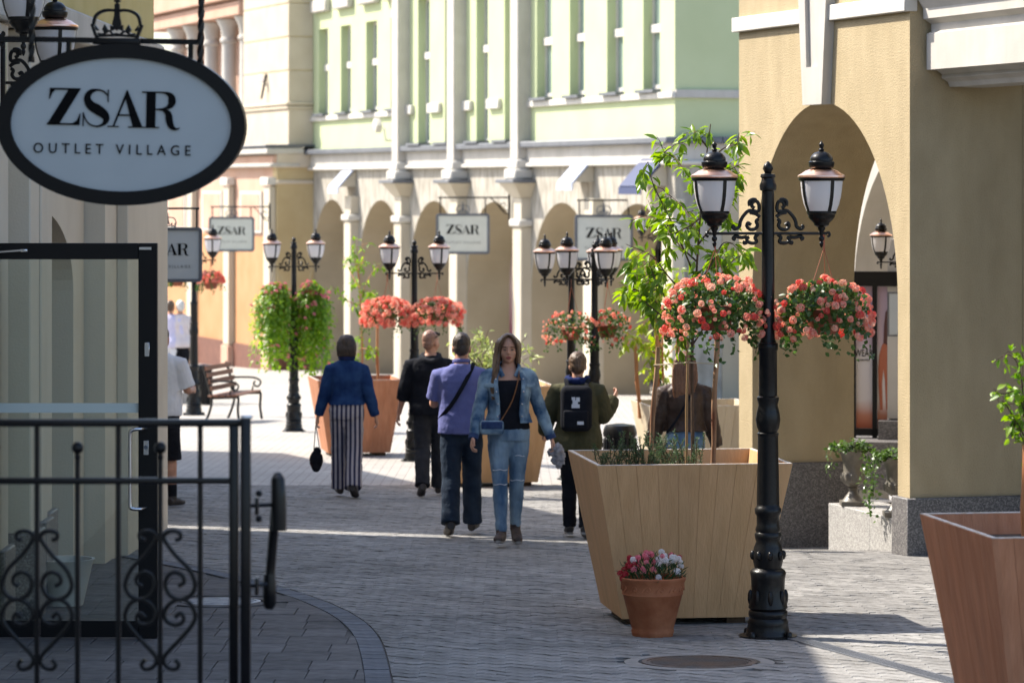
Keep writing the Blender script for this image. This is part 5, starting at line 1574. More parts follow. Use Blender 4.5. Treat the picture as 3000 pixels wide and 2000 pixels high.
# --- big oval hanging sign
dS = 14.3; kS = dS / F * 0.4082      # metres per zoomed pixel
oc = W(357, 366, dS)
oval = thing('hanging_sign', 'large oval hanging sign with black rim and a crown on top, grey face', 'sign', oc)
oval.rotation_euler = (0, radians(1.1), radians(-3))
a_, b_ = 366 * dS / F, 236 * dS / F
def ellpts(a, b, n=72): return [(a * cos(2 * pi * k / n), b * sin(2 * pi * k / n)) for k in range(n)]
rim = 41 * dS / F
mb = MB()
o1, i1 = ellpts(a_, b_), ellpts(a_ - rim, b_ - rim)
rings = [[(x, -0.035, z) for x, z in i1], [(x, -0.035, z) for x, z in o1], [(x, 0.035, z) for x, z in o1], [(x, 0.035, z) for x, z in i1], [(x, -0.035, z) for x, z in i1]]
mb.loft(rings, cap=False); mb.build('rim', M['black_frame'], oval, ang=40)
mb = MB(); mb.poly(i1, lambda u, v, w: (u, -0.02 + w, v), 0.04); face = mb.build('face', M['sign_face'], oval, smooth=False)
def face3(u, v, w): return ((340 + u - 874.6) * kS, -0.0215 - w, (896.6 - (912 - v)) * kS)
zsar_letters(face, M['ink'], face3, 0.004)
tm = text_mesh('OUTLET VILLAGE', 0.0605, 0.002, 1.62)
bb = [v.co.x for v in tm.vertices]; w_ = max(bb) - min(bb)
letters(tm, face, M['ink'], ((812 - 874.6) * kS, -0.023, (896.6 - 1108) * kS), 1135 * kS / w_)
mb = MB(); crown(mb, lambda u, v, w: ((826 - 874.6 + u) * kS, -0.012 + w, (896.6 - 290 + v) * kS), 0.024); mb.bbox(((826 - 874.6) * kS, 0, (896.6 - 300) * kS), (170 * kS, 0.02, 24 * kS), 0.004)
mb.build('crown', M['black_frame'], oval)
mb = MB(); zb_ = (896.6 - 310) * kS
mb.box(-0.62, (1400 - 874.6) * kS, 0.04, 0.06, zb_, zb_ + 0.022)
for xx in (1350, 465):
    mb.box((xx - 16 - 874.6) * kS, (xx + 16 - 874.6) * kS, 0.036, 0.064, zb_ - 0.10 - (0.0 if xx > 900 else 0.0), zb_)
mb.build('cross_bar', M['black_frame'], oval)
for xx in (1432, 210):
    mb = MB(); x_ = (xx - 874.6) * kS; n = 40
    zl = (896.6 - 460) * kS
    vs = []
    for i in range(n + 1):
        f = i / n; a = f * 22; z = zl + f * (0.75)
        vs.append([(x_ + 0.0145 * cos(a + k * pi / 2), 0.0 + 0.0145 * sin(a + k * pi / 2), z) for k in range(4)])
    mb.loft(vs); mb.build('twisted_rod', M['black_frame'], oval)
mb = MB(); zt_ = (896.6 - 460) * kS + 0.74
mb.box(-2.6, 0.5, -0.02, 0.02, zt_, zt_ + 0.04); mb.build('bracket', M['black_frame'], oval)
# --- rectangular hanging signs
def rect_sign(label, centre, w, h, rz, hang, arm, facem='sign_face_far', side=1, twotone=True):
    """hang: rods above the board; arm: how far the bracket reaches past the board to its wall (side +1 right, -1 left)"""
    t = thing('hanging_sign', label, 'sign', centre, rz, 'rectangular hanging signs')
    mb = MB(); fw = 0.05 * w / 1.1
    R_ = 0.06 * w / 1.1
    def rrect(a, b, r):
        out = []
        for cx, cz_, a0 in ((a - r, b - r, 0), (-a + r, b - r, 90), (-a + r, -b + r, 180), (a - r, -b + r, 270)):
            for k in range(5):
                q = radians(a0 + k * 22.5); out.append((cx + r * cos(q), cz_ + r * sin(q)))
        return out
    o1 = rrect(w / 2, h / 2, R_); i1 = rrect(w / 2 - fw, h / 2 - fw, R_ * 0.4)
    mb.loft([[(x, y, z) for x, z in q] for q, y in ((i1, -0.035), (o1, -0.035), (o1, 0.035), (i1, 0.035), (i1, -0.035))], cap=False)
    mb.build('rim', M['ledge'], t)
    mb = MB(); mb.poly(i1, lambda u, v, q: (u, -0.02 + q, v), 0.04); f = mb.build('face', M[facem], t, smooth=False)
    kk = w * 0.62 / 960
    zsar_letters(f, M['ink'], lambda u, v, q: ((u - 480) * kk, -0.0215 - q, v * kk - 0.005 * h), 0.004)
    tm = text_mesh('OUTLET VILLAGE', 0.075 * w, 0.002, 1.5)
    bb = [v.co.x for v in tm.vertices]; sc1 = w * 0.66 / (max(bb) - min(bb))
    letters(tm, f, M['ink_grey'], (0, -0.023, -0.24 * h), (sc1, sc1, 1))
    mb = MB(); crown(mb, lambda u, v, q: (u, -0.01 + q, h / 2 - 0.005 + v), 0.02, 0.27 * w / 380); mb.build('crown', M['ledge'], t)
    mb = MB()
    for xx in (-w * 0.42, w * 0.42):
        mb.tube([(xx, 0, h / 2 - 0.01), (xx, 0, h / 2 + hang)], 0.014 * w, 5)
    xe = side * (w / 2 + arm)
    mb.tube([(-side * w * 0.46, 0, h / 2 + hang), (xe, 0, h / 2 + hang)], 0.015 * w, 6)
    mb.tube([(xe, 0, h / 2 + hang + 0.08), (xe, 0, h / 2 + hang - 0.5 * w)], 0.022 * w, 6)
    mb.tube(spline([(xe - side * 0.36 * w, 0, h / 2 + hang), (xe - side * 0.25 * w, 0, h / 2 + hang - 0.1 * w), (xe - side * 0.1 * w, 0, h / 2 + hang - 0.28 * w), (xe, 0, h / 2 + hang - 0.3 * w)], 4), 0.012 * w, 5)
    mb.tube(spline([(xe - side * 0.02 * w, 0, h / 2 + hang - 0.24 * w), (xe - side * 0.14 * w, 0, h / 2 + hang - 0.22 * w), (xe - side * 0.17 * w, 0, h / 2 + hang - 0.13 * w), (xe - side * 0.09 * w, 0, h / 2 + hang - 0.1 * w), (xe - side * 0.07 * w, 0, h / 2 + hang - 0.16 * w)], 4), 0.009 * w, 5)
    mb.build('bracket', M['iron'], t)
rz_g = atan2(GU.y, GU.x) + pi / 2
def sign_px(x, y, d): return Wd(x, y, d)
rect_sign('rectangular ZSAR sign hung from an arcade column beside a two-armed lamp', Wd(1063, 537, 73.0), 1.15, 0.87, radians(2), 0.34, 0.42)
rect_sign('rectangular ZSAR sign behind the lanterns of the three-armed lamp', Wd(1387, 546, 66.5), 1.14, 0.90, radians(2), 0.28, 0.55)
rect_sign('pale rectangular ZSAR sign before the peach house, a lantern overlapping it', Wd(532, 538, 81.5), 1.09, 0.83, radians(2), 0.24, 0.36)
rect_sign('rectangular ZSAR sign half hidden behind the edge of the beige corner shop', Wd(385, 585, 36.2), 0.73, 0.58, radians(3), 0.2, 0.75, 'sign_face', side=-1)

# ================================================================== GLASS DOOR (standing open)
dD = 20.8; sD = F / dD
dr_ = thing('glass_door', 'open glass shop door with wide black frame and steel pull handle', 'door', ground(W(462, 0, dD).x, dD), 0)
def dx(x): return (x * 1.27551 - 462) / sD
def dz(y): return (1468 - y) * 1.27551 / sD + 0.005
part(dr_, 'stile', M['black_frame'], (dx(319), dx(362), -0.03, 0.03, dz(1468), dz(563)), bev=0.003)
part(dr_, 'stile', M['black_frame'], (dx(-62), dx(-30), -0.03, 0.03, dz(1468), dz(563)), bev=0.003)
part(dr_, 'top_rail', M['black_frame'], (dx(-30) + .001, dx(319) - .001, -0.029, 0.029, dz(600), dz(563)), bev=0.003)
part(dr_, 'bottom_rail', M['black_frame'], (dx(-30) + .001, dx(319) - .001, -0.029, 0.029, dz(1466), dz(1428)), bev=0.003)
gl = part(dr_, 'pane', M['door_glass'], (dx(-30), dx(319), -0.004, 0.004, dz(1428), dz(600)))
part(gl, 'film_strip', M['film'], (dx(-30) + .002, dx(319) - .002, -0.0065, -0.0045, dz(952), dz(930)))
mb = MB(); hx = dx(303)
mb.tube(spline([(dx(336), -0.03, dz(988)), (dx(325), -0.09, dz(987)), (hx + .01, -0.1, dz(990)), (hx, -0.1, dz(1005)), (hx, -0.1, dz(1080)), (hx, -0.1, dz(1155)), (hx + .01, -0.1, dz(1168)), (dx(325), -0.09, dz(1170)), (dx(336), -0.03, dz(1169))], 4), 0.0115, 10)
mb.build('pull_handle', M['steel'], dr_)
lk = part(dr_, 'lock_plate', M['steel'], (dx(331), dx(343), -0.036, -0.031, dz(1048), dz(1015)), bev=0.001)
mb = MB(); mb.tube([(dx(337), -0.036, dz(1030)), (dx(337), -0.06, dz(1030))], 0.012, 10); mb.build('cylinder_knob', M['ledge'], lk)
part(dr_, 'keeper', M['steel'], (dx(333), dx(345), -0.04, -0.031, dz(823), dz(790)), bev=0.003)
part(dr_, 'maker_plate', M['steel'], (dx(321), dx(349), -0.034, -0.031, dz(578), dz(572)))
mb = MB(); mb.tube([(dx(-25), -0.05, dz(585)), (dx(50), -0.05, dz(580))], 0.008, 6); mb.bbox((dx(57), -0.04, dz(580)), (0.022, 0.01, 0.009), 0.002); mb.build('closer_arm', M['steel'], dr_)
# leaf print on the wall behind the glass, and a white tub
lp = thing('leaf_decal', 'dark tropical leaf print on the beige wall behind the glass door', 'decal', (LX + 0.065, 27.9, 0.55), 0)
mb = MB()
for k in range(15):
    f = k / 14; z = -0.42 + f * 0.84
    ln_ = 0.75 * sin(pi * (0.12 + 0.8 * f)) ** 0.8
    s_ = 0.3 * (f - 0.35)
    P = [(0, 0, z), (0, ln_ * 0.5, z + s_ * 0.5 * 0.5 + 0.03), (0, ln_, z + s_ * 0.4)]
    mb.tube(spline(P, 3), [(0.002, 0.012)] * 6 + [(0.002, 0.006)], 4, up=(1, 0, 0))
mb.tube([(0, 0, -0.45), (0, 0, 0.42)], [(0.002, 0.012), (0.002, 0.008)], 4, up=(1, 0, 0))
mb.build('fronds', M['ink'], lp)
tub = thing('white_tub', 'white tapered tub standing behind the glass door', 'tub', ground(-3.02, 23.0))
mb = MB(); mb.lathe([(0.13, 0), (0.2, 0.30), (0.21, 0.31), (0.19, 0.31), (0.18, 0.26), (0.01, 0.26)], 20); mb.build('body', M['trim_white'], tub)

# ================================================================== RAILING IN THE FOREGROUND
dR = 11.76; sR = F / dR
ter = tag(MB().box(-3.1, -0.80, 6.0, dR + 0.12, -0.75, 0.30).build('terrace', M['slab']), 'raised slab terrace under the railing', None, None, 'structure')
rail = thing('railing', 'black wrought-iron railing with scroll ornaments and round-capped bars', 'railing', (0, dR, 0.30))
def rx(x): return (x * 1.27551 - 1500) / sR
def rzz(y): return EYE - (y * 1.27551 - HZ) / sR - 0.30
def part_r(name, x0, x1, y0, y1, dy=0.012): 
    mb = MB(); mb.bbox(((rx(x0) + rx(x1)) / 2, 0, (rzz(y0) + rzz(y1)) / 2), (abs(rx(x1) - rx(x0)) / 2, dy, abs(rzz(y1) - rzz(y0)) / 2), 0.003, 2)
    return mb.build(name, M['iron_gloss'], rail)
zb0 = rzz(1600) - 0.5
zfoot = EYE - (0) / 1
def foot(): return 0.0
yb = (HZ + (EYE - 0.30) * sR) / 1.27551      # preview row of the terrace floor
mb = MB(); mb.bbox(((rx(-200) + rx(555)) / 2, 0, (rzz(962) + rzz(979)) / 2), (abs(rx(555) - rx(-200)) / 2, 0.022, abs(rzz(979) - rzz(962)) / 2), 0.006, 2); mb.build('top_rail', M['iron_gloss'], rail)
part_r('middle_rail', -200, 545, 1096, 1111, 0.012)
part_r('bottom_rail', -200, 545, yb - 75, yb - 60, 0.012)
part_r('post', 527, 548, 975, yb, 0.02); 
mb = MB(); mb.bbox((rx(566), -0.035, (rzz(957) + 0.0) / 2), (0.0175, 0.0175, rzz(957) / 2), 0.004, 2); mb.build('post', M['iron_gloss'], rail)
mb = MB(); mb.bbox((rx(568), -0.035, rzz(956)), (0.02, 0.02, 0.006), 0.003, 2); mb.build('post_cap', M['steel'], rail)
for k, x in enumerate((-107, -14, 85, 178, 272, 368, 460)):
    ball = k in (3, 5, 1)
    top_ = 1040 if ball else 975
    mb = MB(); w = 0.0085
    mb.bbox((rx(x), 0, rzz(top_) / 2), (w, w, rzz(top_) / 2), 0.002, 1)
    if ball:
        mb.lathe([(0.0085, -0.045), (0.012, -0.03), (0.0085, -0.025)], 10, (rx(x), 0, rzz(1028))); mb.ell((rx(x), 0, rzz(1028)), (0.0215, 0.0215, 0.0215), 14, 10)
    mb.build('bar', M['iron_gloss'], rail)
SCR = [[(1000, 745), (1028, 738), (1030, 708), (990, 694), (950, 706), (938, 740), (1000, 830), (1080, 912), (1115, 1000), (1090, 1062), (1030, 1086), (972, 1062), (945, 1005), (960, 952), (1002, 930), (1045, 952), (1050, 990), (1018, 1010)],
       [(1005, 1192), (1042, 1190), (1048, 1160), (1038, 1215), (1000, 1232), (952, 1210), (940, 1160), (972, 1110), (1030, 1086), (1088, 1112), (1116, 1180), (1090, 1245), (1010, 1335), (948, 1402), (936, 1442), (962, 1478), (1004, 1485), (1022, 1458), (1000, 1432)]]
SCR[1] = [(1000, 1190), (1030, 1165), (1050, 1190), (1040, 1220), (1000, 1232)] + SCR[1][5:]
for bx_ in (85, 368):
    for sgn in (1, -1):
        mb = MB()
        for L_ in SCR:
            pts = [((bx_ + sgn * (x - 915) * 0.5102 / 1.27551), 1200 / 1.27551 + y * 0.5102 / 1.27551) for x, y in L_]
            sp = spline([(rx(x), -0.004, rzz(y)) for x, y in pts], 5)
            mb.tube(sp, [(0.0055, 0.0075)] * len(sp), 8, up=(0, 1, 0))
        mb.build('scroll', M['iron_gloss'], rail)
# handrail loop on the far side of the post
hr = thing('handrail', 'short black curved handrail loop fixed to the railing post', 'handrail', (rx(600), dR + 0.05, 0.30))
def hp(x, y, dy): return V((rx(x) - rx(600), dy, rzz(y)))
mb = MB()
lp_ = spline([hp(640, 1215, -0.05), hp(645, 1100, -0.05), hp(638, 1090, 0.1), hp(630, 1140, 0.28), hp(618, 1240, 0.36), hp(612, 1330, 0.36), hp(608, 1400, 0.28)], 6)
mb.tube([hp(641, 1218, -0.05), hp(641, 1190, -0.05), hp(640, 1140, -0.05), hp(638, 1100, -0.045), hp(637, 1090, -0.03)], [(0.024, 0.026)] * 3 + [(0.022, 0.024), (0.012, 0.014)], 14, up=(0, 1, 0))
mb.tube(spline([hp(634, 1110, 0.02), hp(624, 1200, 0.10), hp(616, 1290, 0.12), hp(611, 1350, 0.12)], 5), 0.017, 12)
mb.tube([hp(611, 1330, 0.12), hp(611, 1360, 0.12), hp(611, 1400, 0.12), hp(610, 1412, 0.12)], [(0.017, 0.02), (0.021, 0.024), (0.021, 0.024), (0.012, 0.014)], 14, up=(0, 1, 0))
mb.build('loop', M['iron_gloss'], hr)
mb = MB()
for (y, x1) in ((1161, 632), (1345, 610)):
    mb = MB()
    mb.tube([hp(560, y, -0.06), hp(x1, y, 0.0)], 0.007, 8)
    mb.bbox(hp(590, y, -0.05), (0.006, 0.02, 0.03), 0.003, 2)
    mb.build('bracket', M['iron_gloss'], hr)
for y in (1132, 1190):
    MB().ell(hp(595, y, -0.06), (0.012, 0.012, 0.012), 10, 8).build('bolt', M['iron_gloss'], hr)

# ================================================================== WALL LANTERNS
wl1 = V((0, 0, 2.977))
wall_lantern('lantern seen from below on a wall bracket above the oval sign, cut by the roofline', V((LX, 19.7, wl1.z)), 0, 1.0)
wl2 = V((0, 0, 2.776))
wall_lantern('copper-roofed lantern on a wall bracket behind the crown of the oval sign', V((LX, 21.06, wl2.z)), 0, 1.0)
wl3 = W(2552, 768, 31.6)
wall_lantern('lantern on a wall bracket in the vault of the tan arcade', wl3 + V((0.33, 0, 0)), pi, 0.72)
wl4 = Wd(1474, 545, 63.0)
wall_lantern('dim lantern under the arcade at the corner of the green building', wl4 + V((0.33, 0, 0)), pi, 1.0)

# ================================================================== BENCH
bn = thing('park_bench', 'park bench with wooden slats and curled black iron ends in the sun', 'bench', ground(-4.42, 54.4), radians(78))
Lb = 1.25
for xx in (-Lb / 2, Lb / 2):
    mb = MB()
    mb.tube(spline([(xx, -0.27, 0), (xx, -0.24, 0.2), (xx, -0.25, 0.40), (xx, -0.22, 0.43)], 4), 0.022, 7)
    mb.tube(spline([(xx, 0.30, 0), (xx, 0.22, 0.2), (xx, 0.19, 0.40), (xx, 0.25, 0.65), (xx, 0.33, 0.92)], 4), 0.022, 7)
    mb.tube([(xx, -0.25, 0.42), (xx, 0.19, 0.40)], 0.02, 6)
    mb.tube(spline([(xx, 0.25, 0.66), (xx, 0.05, 0.67), (xx, -0.15, 0.66), (xx, -0.25, 0.60), (xx, -0.2, 0.52), (xx, -0.13, 0.56), (xx, -0.16, 0.61)], 4), 0.016, 6)
    mb.tube([(xx, -0.12, 0.53), (xx, -0.10, 0.42)], 0.014, 5)
    mb.build('end_frame', M['iron'], bn)
for k in range(5):
    y = -0.24 + k * 0.10; part(bn, 'seat_slat', M['wood_slat'], (-Lb / 2 - .06, Lb / 2 + .06, y, y + 0.075, 0.435 - 0.004 * k, 0.465 - 0.004 * k), bev=0.006)
for k in range(4):
    z = 0.52 + k * 0.105; y = 0.185 + (z - 0.45) * 0.27
    o = part(bn, 'back_slat', M['wood_slat'], (-Lb / 2 - .06, Lb / 2 + .06, y - 0.03, y - 0.005, z, z + 0.075), bev=0.006)
# ================================================================== LITTER BINS
def bin_(label, loc, r, h, n=22):
    t = thing('litter_bin', label, 'litter bin', loc, 0, 'black litter bins')
    mb = MB(); mb.lathe([(r * 0.9, 0.02), (r * 0.93, h * 0.86), (r * 0.8, h * 0.86)], n); mb.build('drum', M['iron'], t)
    for k in range(n):
        a = 2 * pi * k / n; R = Matrix.Rotation(a, 3, 'Z')
        mb = MB(); mb.bbox(R @ V((r * 0.97, 0, h * 0.42)), (0.012, r * 0.085, h * 0.42), 0.004, 1, R); mb.build('slat', M['iron'], t)
    mb = MB(); mb.lathe([(r * 1.03, h * 0.86), (r * 1.05, h * 0.9), (r * 1.0, h * 0.96), (r * 0.9, h), (r * 0.3, h * 1.02), (0.01, h * 1.02)], n); mb.build('lid', M['iron'], t)
bin_('ribbed black litter bin between the cream planter and the person with the rucksack', ground((1424 * 1.27551 - 1500) / F * 33.6, 33.6), 0.16, 0.78)
bin_('black litter bin in the sun behind the bench end by the lamp', ground((466 * 1.27551 - 1500) / F * 62, 62.0), 0.17, 0.72)
# ================================================================== PEOPLE
def interp(tab, z):
    for a, b in zip(tab[:-1], tab[1:]):
        if a[0] <= z <= b[0]:
            f = (z - a[0]) / (b[0] - a[0])
            return [p + (q - p) * f for p, q in zip(a[1:], b[1:])]
    return list(tab[0][1:]) if z < tab[0][0] else list(tab[-1][1:])
# height, half width, half depth, shift to the back
TF = [(0.78, .150, .095, .015), (0.86, .165, .115, .02), (0.93, .163, .112, .015), (1.00, .150, .095, .0), (1.06, .130, .085, -.005), (1.14, .136, .092, -.008), (1.22, .150, .112, -.012), (1.30, .158, .100, -.002), (1.36, .148, .082, .008), (1.405, .105, .068, .015), (1.435, .066, .058, .018), (1.46, .055, .055, .015)]
TM = [(0.78, .150, .095, .01), (0.86, .165, .112, .012), (0.93, .165, .115, .008), (1.00, .163, .112, .0), (1.06, .160, .11, -.008), (1.14, .164, .11, -.008), (1.22, .178, .115, -.005), (1.30, .186, .112, .002), (1.36, .175, .092, .01), (1.405, .125, .075, .016), (1.435, .078, .064, .02), (1.46, .062, .06, .016)]
def tw_(p):
    return p
class Skel:
    def __init__(s, legs, arms, male=False, lean=0.0, yaw=0.0, nod=0.0, tw=0.0, wide=1.0):
        s.male = male; s.tab = [(z, w * wide, d * wide, o) for z, w, d, o in (TM if male else TF)]
        s.Rl = Matrix.Rotation(radians(lean), 3, 'X')     # positive leans forward (-Y)
        s.Rt = Matrix.Rotation(radians(tw), 3, 'Z')
        s.yaw = Matrix.Rotation(radians(yaw), 3, 'Z') @ Matrix.Rotation(radians(nod), 3, 'X')
        s.leg = {}; s.arm = {}
        for sx, (a, k, o, fp) in zip((1, -1), legs):
            a_, sh = radians(a), radians(a - k); oo = sin(radians(o)) * sx
            hip = V((0.084 * sx, 0, 0.88))
            knee = hip + V((oo * 0.41, -sin(a_) * 0.41, -cos(a_) * 0.41))
            ank = knee + V((oo * 0.25, -sin(sh) * 0.39, -cos(sh) * 0.39))
            f = radians(fp); out = radians(8) * sx
            fd = V((sin(out) * cos(f), -cos(out) * cos(f), -sin(f)))       # toe direction
            up = V((0, -sin(f), cos(f)))
            heel = ank - fd * 0.055 - up * 0.055; ball = ank + fd * 0.115 - up * 0.062; toe = ball + V((fd.x, fd.y, fd.z * (0.25 if fp > 0 else 1))) * 0.075
            s.leg[sx] = dict(hip=hip, knee=knee, ank=ank, heel=heel, ball=ball, toe=toe)
        sw = (0.19 if male else 0.165) * wide
        for sx, (a, o, e, inw) in zip((1, -1), arms):
            a_, o_ = radians(a), radians(o)
            sh = s.up(V((sw * sx, 0.005, 1.345)))
            d1 = V((sin(o_) * sx, -sin(a_) * cos(o_), -cos(a_) * cos(o_)))
            el = sh + s.Rt @ d1 * 0.27
            b = radians(a + e)
            d2 = V((sin(o_ - radians(inw)) * sx, -sin(b) * cos(o_), -cos(b) * cos(o_))).normalized()
            d2 = s.Rt @ d2
            wr = el + d2 * 0.25
            s.arm[sx] = dict(sh=sh, el=el, wr=wr, d=d2)
        s.zmin = min(min(l['heel'].z, l['ball'].z, l['toe'].z) for l in s.leg.values()) - 0.018
    def up(s, p):
        c = V((0, 0, 0.92))
        f = sstep(0.85, 1.1, p.z)
        q = s.Rl @ (p - c) + c
        q = Matrix.Identity(3).lerp(s.Rt, f) @ q
        return p.lerp(q, 1.0 if p.z > 0.92 else 0.0) if p.z > 0.92 else p
    def hd(s, p):
        c = V((0, 0.01, 1.47))
        return s.up(s.yaw @ (p - c) + c) if True else p
    def ring(s, z, inf=0.0, n=24, a0=0.0, a1=2 * pi, ex=2.4, infd=None):
        w, d, o = interp(s.tab, z); w += inf; d += inf if infd is None else infd
        out = []
        for k in range(n):
            a = a0 + (a1 - a0) * k / (n if abs(a1 - a0 - 2 * pi) < 1e-6 else n - 1)
            cx, sy = sin(a), -cos(a)          # a = 0 in front
            cx = math.copysign(abs(cx) ** (2 / ex), cx); sy = math.copysign(abs(sy) ** (2 / ex), sy)
            out.append(s.up(V((cx * w, sy * d + o, z))))
        return out
def bake(mb, name, mats, parent, voxel=0.008, smooth=3, disp=0.0, dsize=0.1, loc=None, sub=0):
    me = mb.mesh(name, mats, True, 180)
    o = bpy.data.objects.new(name, me); COL.objects.link(o)
    if voxel:
        r = o.modifiers.new('r', 'REMESH'); r.mode = 'VOXEL'; r.voxel_size = voxel; r.use_smooth_shade = True
    if smooth:
        q = o.modifiers.new('s', 'SMOOTH'); q.factor = 0.5; q.iterations = smooth
    if disp:
        tx = bpy.data.textures.new('folds', 'CLOUDS'); tx.noise_scale = dsize; tx.noise_depth = 2
        q = o.modifiers.new('d', 'DISPLACE'); q.texture = tx; q.strength = disp; q.mid_level = 0.5; q.texture_coords = 'LOCAL'
    dg = bpy.context.evaluated_depsgraph_get()
    m2 = bpy.data.meshes.new_from_object(o.evaluated_get(dg)); m2.name = name
    bpy.data.objects.remove(o); bpy.data.meshes.remove(me)
    m2.shade_smooth()
    if not m2.materials:
        m2.materials.append(mats)
    return link(name, m2, parent, loc)
def hand(mb, wr, d, sx, inward, curl=35, size=1.0):
    """palm and five fingers; inward = direction the palm faces"""
    d = d.normalized(); pn = (inward - d * inward.dot(d)).normalized(); f = d.cross(pn) * sx      # f towards the thumb side
    if f.y > 0: f = -f
    mb.tube([wr - d * 0.02, wr + d * 0.03, wr + d * 0.085], [(0.02, 0.026), (0.016, 0.036), (0.013, 0.040)], 10, up=pn)
    for k, (o, L_) in enumerate(((0.028, 0.072), (0.010, 0.08), (-0.009, 0.075), (-0.027, 0.058))):
        p0 = wr + d * 0.075 + f * o; P = [p0]; c = 0.0; dd = d
        for j, fr in enumerate((0.45, 0.32, 0.23)):
            c += radians(curl) * (0.6 if j == 0 else 1.0)
            P.append(P[-1] + (d * cos(c) + pn * sin(c)) * L_ * fr)
        mb.tube(P, [0.0098, 0.0092, 0.0085, 0.007], 7)
    p0 = wr + d * 0.02 + f * 0.026
    mb.tube([p0, p0 + f * 0.025 + d * 0.025 + pn * 0.01, p0 + f * 0.03 + d * 0.055 + pn * 0.02, p0 + f * 0.022 + d * 0.078 + pn * 0.026], [0.0125, 0.0115, 0.0105, 0.008], 7)
def body_mesh(s, t, skin, short_sleeve=False, legs_bare=False, curl=(35, 35)):
    mb = MB()
    zs = [0.88, 0.9, 0.93, 0.96, 1.02, 1.08, 1.14, 1.2, 1.26, 1.32, 1.37, 1.405, 1.435, 1.46]
    mb.loft([s.ring(z, -0.006) for z in zs])
    for sx in (1, -1):
        l = s.leg[sx]
        mid = l['knee'].lerp(l['ank'], 0.3) + V((0, 0.012, 0))
        mb.tube([l['hip'] + V((0, 0.01, 0.02)), l['hip'].lerp(l['knee'], 0.35), l['hip'].lerp(l['knee'], 0.8), l['knee'], mid, l['knee'].lerp(l['ank'], 0.7), l['ank']], [0.078, 0.075, 0.056, 0.052, 0.052, 0.040, 0.034], 12)
        a = s.arm[sx]
        mb.tube([s.up(V((0.035 * sx, 0.018, 1.412))), s.up(V((0.10 * sx, 0.01, 1.375))), a['sh'], a['sh'].lerp(a['el'], 0.4), a['el'], a['el'].lerp(a['wr'], 0.3), a['wr']], [0.04, 0.045, 0.05, 0.042, 0.036, 0.037, 0.024], 12)
        hand(mb, a['wr'], a['d'], sx, V((-sx, 0, 0)), curl[0 if sx > 0 else 1])
    # neck and head
    H = lambda x, y, z: s.hd(V((x, y, z)))
    k = 1.08 if s.male else 1.0
    mb.tube([s.up(V((0, 0.022, 1.40))), s.up(V((0, 0.016, 1.45))), H(0, 0.012, 1.52)], [(0.06 * k, 0.058 * k), (0.052 * k, 0.052 * k), (0.05 * k, 0.05 * k)], 14)
    R = s.Rl @ s.Rt @ s.yaw
    for c, r in (((0, .014, 1.602), (.073, .092, .094)), ((0, -.018, 1.560), (.065, .072, .090)), ((0, -.052, 1.496), (.030, .030, .022)), ((.034, -.052, 1.552), (.026, .026, .028)), ((-.034, -.052, 1.552), (.026, .026, .028)), ((0, -.072, 1.612), (.046, .018, .014)), ((0, -.01, 1.508), (.05, .055, .03))):
        mb.ell(H(*c), r, 16, 12, R)
    mb.tube([H(0, -.084, 1.597), H(0, -.098, 1.572), H(0, -.104, 1.552)], [.008, .011, .0145], 8)
    mb.ell(H(0, -.078, 1.520), (.022, .012, .012), 10, 8, R)
    for sx in (1, -1):
        mb.ell(H(.074 * sx, .012, 1.568), (.010, .02, .032), 10, 8, R)
    b = bake(mb, 'body', skin, t, 0.0062, 2)
    return b
def face_parts(s, body, lip=(0.30, 0.07, 0.055), brow=(0.06, 0.035, 0.02)):
    H = lambda x, y, z: s.hd(V((x, y, z)))
    R = s.Rl @ s.Rt @ s.yaw
    for sx in (1, -1):
        mb = MB(); mb.ell(H(.031 * sx, -.0845, 1.583), (.0135, .006, .0055), 10, 8, R); mb.build('eye', M['eye'], body)
        mb = MB(); mb.tube(spline([H(.015 * sx, -.0925, 1.603), H(.033 * sx, -.0905, 1.608), H(.05 * sx, -.079, 1.603)], 3), [.0032] * 7, 6, sq=1.3); mb.build('eyebrow', mat('brow', brow, 0.8), body)
    mb = MB(); mb.tube(spline([H(-.022, -.085, 1.521), H(0, -.0925, 1.525), H(.022, -.085, 1.521)], 3), [.003, .005, .006, .0065, .006, .005, .003], 8); mb.tube(spline([H(-.02, -.085, 1.516), H(0, -.0915, 1.511), H(.02, -.085, 1.516)], 3), [.003, .005, .006, .007, .006, .005, .003], 8)
    mb.build('lips', mat('lips', lip, 0.45), body)
def trousers(s, t, m, waist=1.02, fit=0.012, hem=0.0, flare=1.0, voxel=0.008, disp=0.012, stop=1.0, thigh=1.0):
    mb = MB()
    mb.loft([s.ring(z, fit * 0.8) for z in (0.84, 0.87, 0.9, 0.95, waist - 0.02, waist)])
    mb.ell((0, 0.015, 0.83), (0.10, 0.09, 0.085), 16, 12)
    for sx in (1, -1):
        l = s.leg[sx]
        k0 = l['hip'] + V((0, 0.012, 0.03)); kn = l['knee']; an = l['ank'] + (l['ank'] - kn) * hem
        P = [k0, l['hip'].lerp(kn, 0.3) + V((0, 0.006, 0)), l['hip'].lerp(kn, 0.7), kn, kn.lerp(an, 0.3) + V((0, 0.012, 0)), kn.lerp(an, 0.7), an]
        r = [0.088 * thigh, (0.085 + fit * .6) * thigh, 0.064 + fit, 0.053 + fit * flare, 0.055 + fit * flare, 0.041 + fit * 1.3 * flare, 0.036 + fit * 1.7 * flare]
        if stop < 1.0:
            P = P[:4] + [kn.lerp(an, stop)]; r = r[:4] + [r[3] + 0.004]
        mb.tube(P, r, 16)
    return bake(mb, 'trousers', m, t, voxel, 3, disp, 0.07)
